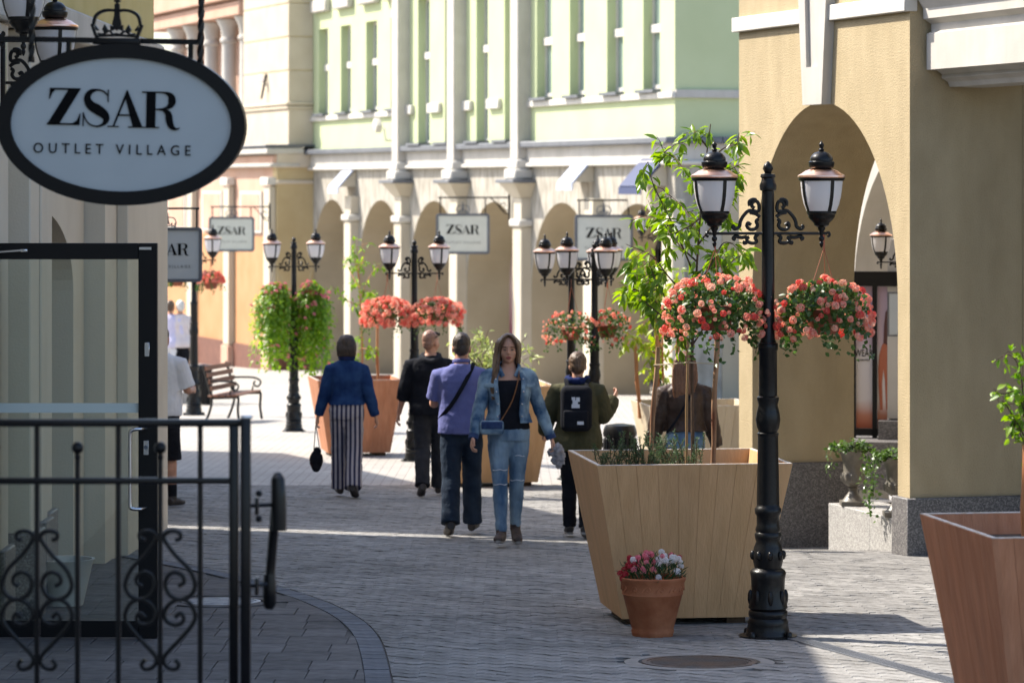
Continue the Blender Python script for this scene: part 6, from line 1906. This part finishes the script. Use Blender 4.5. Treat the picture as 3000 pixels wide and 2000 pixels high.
def shirt(s, t, m, name='shirt', hem=0.90, fit=0.018, sleeve=1.0, voxel=0.008, disp=0.012, arm_r=1.0, neck=1.445, boxy=0.0, cuff=0.0):
    mb = MB()
    zs = [hem + (neck - hem) * k / 12 for k in range(13)]
    def infl(z): return fit + boxy * sstep(1.25, 1.0, z) if False else fit + boxy * (1 - sstep(0.98, 1.25, z))
    mb.loft([s.ring(z, infl(z) if z < 1.40 else fit * 0.7) for z in zs])
    for sx in (1, -1):
        a = s.arm[sx]
        P = [s.up(V((0.04 * sx, 0.018, 1.408))), s.up(V((0.10 * sx, 0.01, 1.374))), a['sh'], a['sh'].lerp(a['el'], 0.5)]
        r = [0.042 + fit * .4, 0.044 + fit * .5, (0.054 + fit * .8) * arm_r, (0.048 + fit) * arm_r]
        if sleeve > 1.0:
            e = a['el']; P += [e, e.lerp(a['wr'], 0.4), e.lerp(a['wr'], sleeve - 1.0)]
            r += [(0.042 + fit * .9) * arm_r, (0.040 + fit * .8) * arm_r, (0.032 + fit * .7) * arm_r]
        else:
            P += [a['sh'].lerp(a['el'], sleeve)]; r += [(0.052 + fit) * arm_r]
        mb.tube(P, r, 16)
    return bake(mb, name, m, t, voxel, 3, disp, 0.08)
def shoes(s, t, m, sole=None, ankle=0.0):
    for sx in (1, -1):
        l = s.leg[sx]
        mb = MB()
        up = V((0, 0, 1))
        mb.tube([l['heel'] + V((0, .004, .024)), l['heel'].lerp(l['ball'], .3) + V((0, 0, .034)), l['heel'].lerp(l['ball'], .7) + V((0, 0, .03)), l['ball'] + V((0, 0, .022)), l['toe'] + V((0, 0, .014)), l['toe'].lerp(l['ball'], -0.25) + V((0, 0, .008))], [(.036, .034), (.044, .04), (.042, .043), (.034, .046), (.027, .038), (.014, .018)], 14, up=up)
        mb.tube([l['ank'] + (l['knee'] - l['ank']).normalized() * (0.03 + ankle), l['ank'] - V((0, 0, .03))], [.044, .044], 12)
        o = bake(mb, 'shoe', m, t, 0.007, 2)
        if sole:
            mb = MB()
            for p in (0,):
                P = [l['heel'] + V((0, .012, -.006)), l['heel'].lerp(l['ball'], .5) + V((0, 0, -.006)), l['ball'] + V((0, 0, -.006)), l['toe'] + V((0, 0, -.004)), l['toe'].lerp(l['ball'], -0.28) + V((0, 0, -.002))]
                mb.tube(P, [(.011, .034), (.011, .038), (.011, .045), (.011, .038), (.011, .018)], 10, up=up)
            mb.build('sole', sole, o)
def hair_short(s, t, m, back=1.0, vol=1.0, low=1.53, voxel=0.007, top_only=False):
    H = lambda x, y, z: s.hd(V((x, y, z)))
    R = s.Rl @ s.Rt @ s.yaw
    mb = MB()
    mb.ell(H(0, .026, 1.620), (.079 * vol, .092 * vol, .090 * vol), 18, 14, R)
    if not top_only:
        mb.ell(H(0, .055, 1.575), (.068 * vol, .056 * back * vol, .075), 16, 12, R)
    o = bake(mb, 'hair', m, t, voxel, 2, 0.010, 0.02)
    return o
def hair_strands(s, t, m, locks, cap=True, vol=1.0, voxel=0.0075):
    """locks: polylines in head space (x, y, z, r)"""
    H = lambda x, y, z: s.hd(V((x, y, z))) if z > 1.46 else s.up(V((x, y, z)))
    R = s.Rl @ s.Rt @ s.yaw
    mb = MB()
    if cap:
        mb.ell(H(0, .03, 1.622), (.080 * vol, .090 * vol, .086 * vol), 18, 14, R)
        mb.ell(H(0, .05, 1.575), (.074 * vol, .058 * vol, .085), 16, 12, R)
    for L_ in locks:
        P = spline([V((x, y, z)) for x, y, z, r in L_], 4); n = len(P)
        rr = []
        for i in range(n):
            f = i / (n - 1) * (len(L_) - 1); k = min(int(f), len(L_) - 2); q = f - k
            rr.append(L_[k][3] * (1 - q) + L_[k + 1][3] * q)
        mb.tube([H(*p) for p in P], rr, 8)
    return bake(mb, 'hair', m, t, voxel, 2, 0.008, 0.015)
M['eye'] = mat('eye', (0.06, 0.045, 0.035), 0.25)
M['skin_f'] = mat('skin_f', (0.50, 0.26, 0.17), 0.5, (0.56, 0.31, 0.215), 18, spec=0.35)
M['skin_m'] = mat('skin_m', (0.46, 0.23, 0.15), 0.5, (0.53, 0.28, 0.19), 18, spec=0.35)
M['hair_light'] = mat('hair_light', (0.06, 0.034, 0.018), 0.42, (0.15, 0.085, 0.045), 40, bump=0.5, bscale=60, stretch=(2.5, 2.5, 0.12))
M['hair_dark'] = mat('hair_dark', (0.018, 0.011, 0.008), 0.45, (0.06, 0.036, 0.024), 40, bump=0.5, bscale=70, stretch=(2, 2, 0.3))
M['hair_brown'] = mat('hair_brown', (0.10, 0.038, 0.016), 0.45, (0.23, 0.10, 0.045), 40, bump=0.5, bscale=60, stretch=(2.5, 2.5, 0.15))
M['hair_white'] = mat('hair_white', (0.60, 0.56, 0.50), 0.6, (0.75, 0.72, 0.66), 40)
M['stubble'] = mat('stubble', (0.25, 0.13, 0.09), 0.5, (0.33, 0.18, 0.125), 60)
M['denim_wash'] = mat('denim_wash', (0.04, 0.085, 0.16), 0.9, (0.27, 0.37, 0.45), 9, bump=0.35, bscale=60, detail=6, lo=0.36, hi=0.66, spec=0.12)
M['jeans_fade'] = mat('jeans_fade', (0.055, 0.105, 0.185), 0.9, (0.25, 0.34, 0.42), 4.5, bump=0.3, bscale=60, stretch=(1.6, 1, 0.6), lo=0.36, hi=0.66, spec=0.12)
M['jeans_dark'] = mat('jeans_dark', (0.014, 0.022, 0.038), 0.9, (0.028, 0.042, 0.065), 7, bump=0.3, bscale=60, spec=0.12)
M['denim_navy'] = mat('denim_navy', (0.010, 0.030, 0.105), 0.9, (0.022, 0.058, 0.16), 9, bump=0.35, bscale=60, spec=0.12)
M['polo'] = mat('polo', (0.135, 0.145, 0.33), 0.9, (0.16, 0.172, 0.375), 8, bump=0.3, bscale=90, spec=0.12)
M['black_cloth'] = mat('black_cloth', (0.008, 0.009, 0.013), 0.9, (0.014, 0.015, 0.02), 9, bump=0.3, bscale=60, spec=0.12)
M['grey_cloth'] = mat('grey_cloth', (0.022, 0.023, 0.028), 0.9, (0.035, 0.036, 0.042), 9, bump=0.3, bscale=60, spec=0.12)
M['olive'] = mat('olive', (0.060, 0.058, 0.030), 0.9, (0.085, 0.08, 0.045), 9, bump=0.3, bscale=60, spec=0.12)
M['leather_brown'] = mat('leather_brown', (0.036, 0.020, 0.013), 0.5, (0.06, 0.034, 0.023), 9, bump=0.4, bscale=25, spec=0.3)
M['white_cloth'] = mat('white_cloth', (0.62, 0.63, 0.67), 0.9, (0.68, 0.69, 0.72), 9, bump=0.2, bscale=60)
M['pinkish_cloth'] = mat('pinkish_cloth', (0.68, 0.58, 0.56), 0.9, (0.74, 0.66, 0.64), 9)
M['lilac_cloth'] = mat('lilac_cloth', (0.58, 0.54, 0.70), 0.9, (0.64, 0.60, 0.75), 9)
M['scarf_blue'] = mat('scarf_blue', (0.012, 0.02, 0.075), 0.95, (0.02, 0.032, 0.11), 12, bump=0.6, bscale=20, spec=0.12)
M['scarf_grey'] = mat('scarf_grey', (0.20, 0.185, 0.20), 0.95, (0.38, 0.36, 0.36), 22, bump=0.5, bscale=30)
M['tan_leather'] = mat('tan_leather', (0.20, 0.085, 0.035), 0.5, (0.26, 0.12, 0.05), 20)
M['shoe_dark'] = mat('shoe_dark', (0.02, 0.016, 0.015), 0.6, (0.04, 0.032, 0.03), 20)
M['shoe_brown'] = mat('shoe_brown', (0.045, 0.028, 0.022), 0.7, (0.075, 0.05, 0.04), 20)
M['sole_pale'] = mat('sole_pale', (0.25, 0.23, 0.21), 0.8)
M['brass'] = mat('brass', (0.6, 0.42, 0.15), 0.3, metal=1.0)
# striped cotton: stripes run down the leg
m, nt, b = newmat('striped_cloth'); N = nt.nodes; L = nt.links
tc = N.new('ShaderNodeTexCoord'); wv = N.new('ShaderNodeTexWave'); wv.wave_type = 'BANDS'; wv.bands_direction = 'X'
wv.inputs['Scale'].default_value = 6.6; wv.inputs['Distortion'].default_value = 0.9; wv.inputs['Detail'].default_value = 1.0; wv.inputs['Detail Scale'].default_value = 0.5
L.new(tc.outputs['Object'], wv.inputs['Vector'])
rp = N.new('ShaderNodeValToRGB'); rp.color_ramp.interpolation = 'EASE'
e = rp.color_ramp.elements; e[0].position = 0.35; e[0].color = (0.018, 0.02, 0.06, 1); e[1].position = 0.62; e[1].color = (0.36, 0.33, 0.35, 1)
L.new(wv.outputs['Fac'], rp.inputs['Fac']); L.new(rp.outputs[0], b.inputs['Base Color']); b.inputs['Roughness'].default_value = 0.9
M['striped'] = m
def place_person(label, px, feet_y, H, head, skel, lift=0.0, d=None):
    s_ = (feet_y - 840) / 2.14
    if d is None: d = F / s_
    X = (px - 1500) / F * d
    k = H / 1.70
    loc = ground(X, d) + V((0, 0, -skel.zmin * k + lift))
    t = thing('person', label, 'person', loc, radians(head), 'people walking in the street', k)
    return t

# ---- woman in a denim jacket walking towards the camera
sk = Skel([(-9, 16, -2.6, 26), (15, 6, -2.2, -6)], [(-10, 19, 16, -2), (12, 16, 16, 4)], lean=-1, yaw=-4, nod=4, tw=5, wide=1.04)
w1 = place_person('woman in faded denim jacket and ripped jeans walking this way with a small shoulder bag', 1490, 1596, 1.735, 0, sk)
bd = body_mesh(sk, w1, M['skin_f'], curl=(45, 40)); face_parts(sk, bd)
locks = []
rr_ = random.Random(4)
for k in range(9):      # her right side: long, forward over the shoulder
    f = k / 8
    x = -0.066 - 0.024 * f; y = -0.035 + 0.07 * f
    locks.append([(-0.03, -0.02 + .04 * f, 1.69, .012), (x, y - .01, 1.63, .017), (x - .012, y - .005, 1.55, .018), (x - .025, y - .035 * (1 - f), 1.46, .018), (x - .038 + rr_.uniform(-.008, .008), -.085 + .03 * f, 1.37, .017), (x - .05 + rr_.uniform(-.015, .015), -.11 + .02 * f, 1.27 + rr_.uniform(-.02, .02), .012), (x - .055, -.115 + .02 * f, 1.19 + rr_.uniform(-.03, .03), .005)])
for k in range(6):      # her left side: behind the shoulder
    f = k / 5
    x = 0.066 + 0.018 * f; y = -0.035 + 0.07 * f
    locks.append([(0.03, -0.02 + .04 * f, 1.69, .012), (x, y - .01, 1.63, .017), (x + .008, y, 1.55, .016), (x + .004, y + .03, 1.47, .015), (x, .075, 1.40, .012)])
for k in range(7):
    x = -0.07 + k * 0.022
    locks.append([(x * .6, .06, 1.66, .02), (x, .10, 1.58, .022), (x, .11, 1.48, .022), (x, .12, 1.38, .02), (x, .12, 1.26, .012)])
for sx in (1, -1):
    for k in range(4):
        locks.append([(0.004 * sx, -.035 + .01 * k, 1.703, .009), (0.03 * sx, -.066 + .012 * k, 1.685 + .004 * k, .013), (0.058 * sx, -.066 + .014 * k, 1.645, .014), (0.070 * sx, -.045 + .01 * k, 1.59, .014), (0.076 * sx, -.03, 1.54, .012)])
hair_strands(sk, w1, M['hair_light'], locks, vol=1.0)
trousers(sk, w1, M['jeans_fade'], waist=1.0, fit=0.006, disp=0.015, hem=-0.03)
top = shirt(sk, w1, M['black_cloth'], 'top', hem=0.93, fit=0.008, sleeve=0.3, neck=1.33, disp=0.004)
# jacket: open shell with gap in front, then sleeves
def open_jacket(s, t, m, hem, gap_lo, gap_hi, fit, name='jacket'):
    mb = MB(); n = 34; rows = 16
    th = 0.009
    zs = [hem + (1.425 - hem) * k / (rows - 1) for k in range(rows)]
    outer = []; inner = []
    for k, z in enumerate(zs):
        g = gap_lo + (gap_hi - gap_lo) * k / (rows - 1)
        bx = fit + 0.010 * (1 - sstep(1.0, 1.2, z))
        outer.append(s.ring(z, bx + th, n, g, 2 * pi - g)); inner.append(s.ring(z, bx, n, g, 2 * pi - g))
    for A, sgn in ((outer, 1), (inner, -1)):
        vs = [p for r in A for p in r]
        fs = [(i * n + k, i * n + k + 1, (i + 1) * n + k + 1, (i + 1) * n + k) for i in range(rows - 1) for k in range(n - 1)]
        mb.add(vs, fs if sgn > 0 else [f[::-1] for f in fs])
    # edges
    for k in (0, n - 1):
        vs = [r[k] for r in outer] + [r[k] for r in inner]
        mb.add(vs, [(i, i + 1, rows + i + 1, rows + i) for i in range(rows - 1)])
    for i in (0, rows - 1):
        vs = outer[i] + inner[i]; mb.add(vs, [(k, k + 1, n + k + 1, n + k) for k in range(n - 1)])
    for sx in (1, -1):
        a = s.arm[sx]; e = a['el']
        P = [s.up(V((0.09 * sx, 0.01, 1.372))), a['sh'] + V((0, 0, 0.004)), a['sh'].lerp(a['el'], 0.45), e, e.lerp(a['wr'], 0.35), e.lerp(a['wr'], 0.72), e.lerp(a['wr'], 0.93)]
        mb.tube(spline(P, 4), [0.058, .06, .062, .063, .063, .062, .061, .06, .058, .057, .056, .055, .054, .054, .053, .052, .051, .050, .048, .046, .045, .043, .042, .041, .040][:25], 16)
    o = bake(mb, name, m, t, 0, 0, 0.016, 0.05)
    return o
jk = open_jacket(sk, w1, M['denim_wash'], 0.985, 0.42, 0.50, 0.016)
# plackets, collar, cuffs, hem band, pockets and buttons of the jacket
M['denim_dark'] = mat('denim_dark', (0.012, 0.03, 0.10), 0.9, (0.03, 0.06, 0.15), 20, bump=0.3, bscale=60)
for sx in (1, -1):
    a = sk.arm[sx]; mb = MB(); mb.tube([a['el'].lerp(a['wr'], .90), a['el'].lerp(a['wr'], 1.06)], [.043, .041], 14); mb.build('cuff', M['denim_dark'], jk)
    mb = MB(); P = []
    for k in range(9):
        z = 0.99 + k * 0.05; g = (0.42 + 0.08 * k / 8 + 0.07) * sx
        w, d, o_ = interp(sk.tab, z); q = 0.032 + 0.010 * (1 - sstep(1.0, 1.2, z))
        cx, sy = sin(g), -cos(g); cx = math.copysign(abs(cx) ** (2 / 2.4), cx); sy = math.copysign(abs(sy) ** (2 / 2.4), sy)
        P.append(sk.up(V((cx * (w + q), sy * (d + q) + o_, z))))
    mb.tube(P, [(.004, .016)] * 9, 8, up=(0, -1, 0)); pk = mb.build('placket', M['denim_wash'], jk)
    for k in (1, 3, 5, 7):
        mb = MB(); mb.ell(P[k] + V((0, -.006, 0)), (.007, .004, .007), 8, 6); mb.build('button', M['steel'], pk)
    mb = MB(); c = P[6] + V((0.055 * sx, 0.012, 0.0)); mb.bbox(c, (.04, .006, .016), .004, 1, Matrix.Rotation(radians(22 * sx), 3, 'Z')); mb.build('pocket_flap', M['denim_wash'], jk)
    mb = MB(); mb.tube(spline([sk.up(V((0.052 * sx, -.078, 1.36))), sk.up(V((0.082 * sx, -.055, 1.42))), sk.up(V((0.085 * sx, .0, 1.452))), sk.up(V((0.05 * sx, .07, 1.468))), sk.up(V((0, .088, 1.47)))], 4), [(.022, .010)] * 16 + [(.016, .010)], 8, up=(0, 0, 1)); mb.build('collar', M['denim_wash'], jk)
shoes(sk, w1, M['shoe_brown'], M['sole_pale'], ankle=0.02)
# rips across the jeans
mb = MB()
for sx, fz in ((1, 0.40), (-1, 0.68), (-1, 0.97), (1, 0.90)):
    l = sk.leg[sx]; c = l['hip'].lerp(l['knee'], fz) ; r_ = 0.087 - 0.022 * fz
    mb.tube([c + V((cos(q) * r_, -abs(sin(q)) * r_ - 0.002, 0.004 * sin(q * 5))) for q in [radians(30 + 11 * k) for k in range(11 if fz > .6 else 8)]], .0028, 5)
mb.build('frayed_seams', M['white_cloth'], w1)
# strap and bag
mb = MB()
P = [sk.up(V(p)) for p in ((0.075, 0.06, 1.445), (0.085, -.02, 1.445), (0.078, -.085, 1.38), (0.055, -.128, 1.28), (0.015, -.138, 1.16), (-0.045, -.135, 1.05), (-0.075, -.135, 1.0))]
mb.tube(spline(P, 4), [(.003, .009)] * 25, 6, up=(0, -1, 0)); bagt = thing('shoulder_bag', 'small blue denim shoulder bag on a tan strap at the hip of the denim woman', 'bag', w1.location)
bagt.scale = w1.scale
mb.build('strap', M['tan_leather'], bagt)
mb = MB(); mb.bbox((-0.135, -.165, 0.955), (.098, .035, .058), .028, 3); mb.build('pouch', M['denim_wash'], bagt)
mb = MB(); mb.bbox((-0.135, -.197, 0.975), (.085, .008, .03), .006, 2); mb.tube([(-.075, -.16, 1.02), (-.07, -.15, 1.06)], .006, 6); mb.build('flap', M['denim_dark'], bagt)
# scarf held in her left hand
a = sk.arm[1]
sc_ = thing('scarf', 'crumpled grey scarf hanging from the hand of the denim woman', 'scarf', w1.location); sc_.scale = w1.scale
mb = MB(); c = a['wr'] + a['d'] * 0.10
for k, (dx_, dz_, r_) in enumerate(((0.02, -.01, .05), (.03, -.06, .05), (0.0, -.09, .035), (.055, -.10, .03), (-.03, -.03, .035), (.03, -.14, .022))):
    mb.ell(c + V((dx_, -.01 + .01 * (k % 2), dz_)), (r_, r_ * .7, r_ * 1.1), 12, 9)
bake(mb, 'cloth', M['scarf_grey'], sc_, 0.007, 1, 0.045, 0.03)

# ---- man in a blue polo shirt, seen from behind
sk = Skel([(-11, 12, 0.5, 20), (12, 4, 0.5, -4)], [(18, 10, 85, 8), (6, 12, 25, 2)], male=True, lean=2, nod=8)
m1 = place_person('man in a blue polo shirt and dark jeans with a black cross-body strap, walking away', 1352, 1568, 1.735, 180, sk)
body_mesh(sk, m1, M['skin_m'])
hair_short(sk, m1, M['hair_dark'], vol=0.99)
trousers(sk, m1, M['jeans_dark'], waist=0.99, fit=0.022, flare=1.25, disp=0.016)
shirt(sk, m1, M['polo'], 'polo_shirt', hem=0.86, fit=0.022, sleeve=0.78, arm_r=1.05, boxy=0.012, disp=0.014)
mb = MB(); mb.tube(spline([sk.up(V(p)) for p in ((-.06, -.05, 1.45), (-.065, .02, 1.468), (-.03, .066, 1.472), (.03, .066, 1.472), (.065, .02, 1.468), (.06, -.05, 1.45))], 4), [(.016, .012)] * 21, 8, up=(0, 0, 1)); mb.build('collar', M['polo'], m1)
mb = MB(); P = [sk.up(V(p)) for p in ((-.10, .02, 1.452), (-.085, .10, 1.40), (-.02, .148, 1.27), (.07, .150, 1.12), (.15, .10, 1.02), (.19, .03, 0.97))]
mb.tube(spline(P, 4), [(.004, .02)] * 21, 6, up=(0, 1, 0)); mb.build('strap', M['black_cloth'], m1)
shoes(sk, m1, M['shoe_dark'])
# ---- bald man in black, from behind
sk = Skel([(-12, 16, -0.5, 24), (12, 4, -0.5, -4)], [(2, 14, 12, 0), (8, 10, 40, 6)], male=True, yaw=-38, wide=1.06)
m2 = place_person('shaven-headed man in black jumper and dark trousers walking away', 1262, 1453, 1.70, 180, sk)
body_mesh(sk, m2, M['skin_m']); hair_short(sk, m2, M['stubble'], vol=0.965)
trousers(sk, m2, M['grey_cloth'], waist=0.99, fit=0.022, flare=1.2, disp=0.018)
jm = shirt(sk, m2, M['black_cloth'], 'jumper', hem=0.84, fit=0.026, sleeve=1.35, boxy=0.02, arm_r=1.1, disp=0.018)
mb = MB(); mb.tube(spline([sk.up(V(p)) for p in ((-.07, -.03, 1.455), (-.085, .04, 1.44), (-.05, .10, 1.41), (0, .115, 1.395), (.05, .10, 1.41), (.085, .04, 1.44), (.07, -.03, 1.455))], 4), [(.024, .03)] * 25, 8, up=(0, 0, 1)); mb.build('hood', M['grey_cloth'], jm)
mb = MB(); H = lambda x, y, z: sk.hd(V((x, y, z)))
mb.tube([H(-.07, -.05, 1.66), H(0, -.085, 1.672), H(.07, -.05, 1.66)], [(.016, .006)] * 3, 8); mb.tube([H(.075, -.05, 1.66), H(.08, .03, 1.63)], .004, 6); mb.tube([H(-.075, -.05, 1.66), H(-.08, .03, 1.63)], .004, 6); mb.build('sunglasses', M['ink'], m2)
shoes(sk, m2, M['shoe_dark'])
# ---- woman in navy denim jacket and striped trousers, from behind
sk = Skel([(12, 5, -0.5, -2), (-12, 14, -0.5, 24)], [(3, 15, 8, -1), (-2, 15, 14, 0)], lean=1)
w2 = place_person('woman in a navy denim jacket and wide striped trousers walking away with a black handbag', 1016, 1456, 1.645, 180, sk)
body_mesh(sk, w2, M['skin_f'])
locks = [[(x * .6, .04, 1.69, .02), (x, .085, 1.63, .024), (x * 1.08, .10, 1.56, .026), (x * 1.05, .09, 1.48, .02)] for x in (-.075, -.055, -.035, -.015, .005, .025, .045, .06, .075)]
locks += [[(sx * .04, 0, 1.69, .02), (sx * .078, .01, 1.62, .02), (sx * .084, .015, 1.55, .02), (sx * .078, .03, 1.48, .014)] for sx in (1, -1)]
hair_strands(sk, w2, M['hair_dark'], locks, vol=1.06)
mb = MB(); mb.loft([sk.ring(z, 0.022) for z in (0.82, 0.86, 0.92, 0.98, 1.03)]); mb.ell((0, 0.015, 0.80), (0.11, 0.10, 0.09), 16, 12)
for sx in (1, -1):
    l = sk.leg[sx]; kn, an = l['knee'], l['ank']
    mb.tube([l['hip'] + V((0, .015, .03)), l['hip'].lerp(kn, .3) + V((0, .01, 0)), l['hip'].lerp(kn, .7), kn, kn.lerp(an, .5), an + V((0, .01, -.01))], [.095, .098, .090, .088, .090, .094], 18)
bake(mb, 'trousers', M['striped'], w2, 0.008, 3, 0.022, 0.07)
dj = shirt(sk, w2, M['denim_navy'], 'jacket', hem=0.985, fit=0.026, sleeve=1.95, boxy=0.01, disp=0.014)
mb = MB(); mb.tube(spline([sk.up(V(p)) for p in ((-.065, -.02, 1.465), (-.075, .03, 1.468), (-.035, .082, 1.472), (.035, .082, 1.472), (.075, .03, 1.468), (.065, -.02, 1.465))], 4), [(.026, .016)] * 21, 8, up=(0, 0, 1)); mb.build('scarf', M['scarf_blue'], w2)
mb = MB(); mb.loft([sk.ring(z, 0.036) for z in (0.975, 0.99, 1.01, 1.02)]); mb.build('waistband', M['denim_navy'], dj)
shoes(sk, w2, M['shoe_dark'])
a = sk.arm[1]; k = 1.645 / 1.7
hb_ = thing('handbag', 'black drawstring handbag hanging from the hand of the woman in striped trousers', 'bag', w2.location, radians(180), None, k)
mb = MB(); hp_ = a['wr'] + a['d'] * 0.10; mb.tube([hp_, hp_ + V((.02, 0, -.26))], .005, 5); mb.tube([hp_, hp_ + V((-.04, 0, -.24))], .005, 5); mb.build('strap', M['black_cloth'], hb_)
mb = MB(); c = hp_ + V((-.005, 0, -.37)); mb.ell(c, (.075, .05, .10), 14, 10); mb.ell(c + V((0, 0, -.07)), (.05, .05, .06), 12, 9); mb.ell(c + V((-.01, 0, .09)), (.045, .04, .05), 12, 9); bake(mb, 'sack', M['black_cloth'], hb_, 0.008, 2, 0.012, 0.04)
# ---- person with a black rucksack, from behind
sk = Skel([(8, 4, -0.5, 2), (-8, 8, -0.5, 14)], [(8, 22, 45, 12), (25, 14, 105, -5)], lean=3, wide=1.08)
w3 = place_person('person in an olive jacket and blue scarf carrying a black rucksack, seen from behind', 1692, 1574, 1.565, 176, sk)
body_mesh(sk, w3, M['skin_f']); hair_short(sk, w3, M['hair_light'], vol=1.07, back=1.15)
trousers(sk, w3, M['black_cloth'], waist=1.0, fit=0.016, disp=0.014)
shirt(sk, w3, M['olive'], 'jacket', hem=0.80, fit=0.034, sleeve=1.95, boxy=0.02, arm_r=1.15, disp=0.02)
mb = MB(); mb.tube(spline([sk.up(V(p)) for p in ((-.08, -.05, 1.46), (-.095, .03, 1.455), (-.05, .105, 1.44), (.05, .105, 1.44), (.095, .03, 1.455), (.08, -.05, 1.46))], 4), [(.036, .026)] * 21, 8, up=(0, 0, 1)); bake(mb, 'scarf', M['scarf_blue'], w3, 0.009, 1, 0.02, 0.04)
shoes(sk, w3, M['shoe_dark'], M['sole_pale'])
k = 1.565 / 1.7
bp = thing('rucksack', 'black rucksack with a white block emblem and small white label', 'rucksack', w3.location, radians(176), None, k)
mb = MB(); mb.bbox((0, .235, 1.20), (.145, .085, .21), .06, 4); bake(mb, 'body', M['black_cloth'], bp, 0, 0, 0.008, 0.08)
mb = MB(); mb.bbox((0, .325, 1.105), (.115, .03, .085), .02, 3); pk = mb.build('pocket', M['black_cloth'], bp)
mb = MB(); mb.bbox((-.045, .358, 1.075), (.03, .002, .015), .001, 1); mb.build('label', M['white_cloth'], pk)
mb = MB()
for (x0, x1, y0, y1) in ((650, 778, 290, 400), (806, 940, 300, 400), (680, 940, 400, 458), (680, 868, 458, 545), (645, 935, 545, 680)):
    q = 0.10 / 390
    mb.box(-(x1 - 795) * q, -(x0 - 795) * q, .3175, .3225, 1.30 - (y1 - 330) * q, 1.30 - (y0 - 330) * q)
mb.build('emblem', M['white_cloth'], bp)
for sx in (1, -1):
    mb = MB(); mb.tube(spline([(sx * .09, .16, 1.40), (sx * .105, .05, 1.465), (sx * .11, -.08, 1.40), (sx * .13, -.13, 1.25), (sx * .14, -.05, 1.08), (sx * .12, .16, 1.03)], 4), [(.006, .022)] * 21, 6); mb.build('strap', M['black_cloth'], bp)
# ---- woman in brown leather jacket behind the near planter, from behind
sk = Skel([(5, 4, 2, 2), (-5, 6, 2, 10)], [(0, 15, 8, 0), (4, 13, 18, 0)], lean=1, wide=1.04)
w4 = place_person('woman with long brown hair in a brown leather jacket behind the tan planter', 2006, 1597, 1.585, 178, sk)
body_mesh(sk, w4, M['skin_f'])
locks = [[(x * .6, .04, 1.69, .02), (x, .088, 1.63, .024), (x * 1.15, .105, 1.55, .026), (x * 1.25, .11, 1.46, .026), (x * 1.3 + .012, .115, 1.36, .022), (x * 1.25 + .02, .115, 1.27, .010)] for x in (-.075, -.055, -.035, -.015, .005, .025, .045, .06, .075)]
locks = [[(a_[0], a_[1], a_[2], a_[3] * q_) for a_, q_ in zip(l_, (1, 1, 1, .9, .8 + .3 * (k_ % 3) * .3, .6))] for k_, l_ in enumerate(locks)]
locks = [[(x_ * (1 - .18 * (z_ < 1.4)), y_, z_ - (.05 * sin(k_ * 2.3) if z_ < 1.3 else 0), r_) for x_, y_, z_, r_ in l_] for k_, l_ in enumerate(locks)]
hair_strands(sk, w4, M['hair_brown'], locks, vol=1.05)
trousers(sk, w4, M['jeans_fade'], waist=1.04, fit=0.012)
shirt(sk, w4, M['leather_brown'], 'jacket', hem=1.0, fit=0.03, sleeve=1.95, boxy=0.012, arm_r=1.1, disp=0.022)
mb = MB(); mb.tube(spline([sk.up(V(p)) for p in ((-.10, .02, 1.44), (-.08, .11, 1.38), (-.01, .148, 1.25), (.08, .15, 1.10), (.16, .11, 0.99))], 4), [(.004, .012)] * 17, 6, up=(0, 1, 0)); mb.build('strap', M['black_cloth'], w4)
shoes(sk, w4, M['shoe_dark'])
# ---- man in a white T-shirt and dark shorts at the edge of the corner shop
sk = Skel([(0, 2, 3, 0), (2, 3, 3, 0)], [(14, 12, 70, 20), (14, 12, 75, 20)], male=True, nod=14)
m3 = place_person('man in a white T-shirt and black shorts standing at the edge of the beige shop', 470, 1484, 1.76, 165, sk)
body_mesh(sk, m3, M['skin_m']); hair_short(sk, m3, M['hair_dark'], vol=0.99)
trousers(sk, m3, M['black_cloth'], waist=0.99, fit=0.03, stop=0.08, flare=1.4)
shirt(sk, m3, M['white_cloth'], 't_shirt', hem=0.86, fit=0.026, sleeve=0.85, boxy=0.02, arm_r=1.15, disp=0.016)
for sx in (1, -1):
    l = sk.leg[sx]; mb = MB(); mb.tube([l['ank'].lerp(l['knee'], .35), l['ank']], [.046, .042], 12); mb.build('sock', M['black_cloth'], m3)
shoes(sk, m3, M['shoe_dark'])
# ---- far couple by the lamp, on a stone step
stp = tag(MB().box(-7.6, -5.9, 62.5, 64.2, gz(-7, 63) - 0.1, gz(-7, 63) + 0.22).build('stone_step', M['granite_pale']), 'pale stone step behind the lamp near the bench', 'step')
for (px, cl, hr_, hd_, lab, tr_) in ((528, 'pinkish_cloth', 'hair_white', 195, 'white-haired person in a pale pink jacket beside the far lamp', 'black_cloth'), (500, 'lilac_cloth', 'hair_light', 160, 'person in pale lilac top next to the white-haired one', 'white_cloth')):
    sk = Skel([(0, 2, 2, 0), (1, 2, 2, 0)], [(10, 12, 60, 15), (5, 10, 20, 4)], wide=1.05)
    p_ = place_person(lab, px, 0, 1.66, hd_, sk, lift=0.22, d=63.2)
    body_mesh(sk, p_, M['skin_f']); hair_short(sk, p_, M[hr_], vol=1.08, back=1.2)
    trousers(sk, p_, M[tr_], fit=0.02); shirt(sk, p_, M[cl], 'jacket', hem=0.82, fit=0.035, sleeve=1.95, boxy=0.02)
    shoes(sk, p_, M['shoe_dark'])
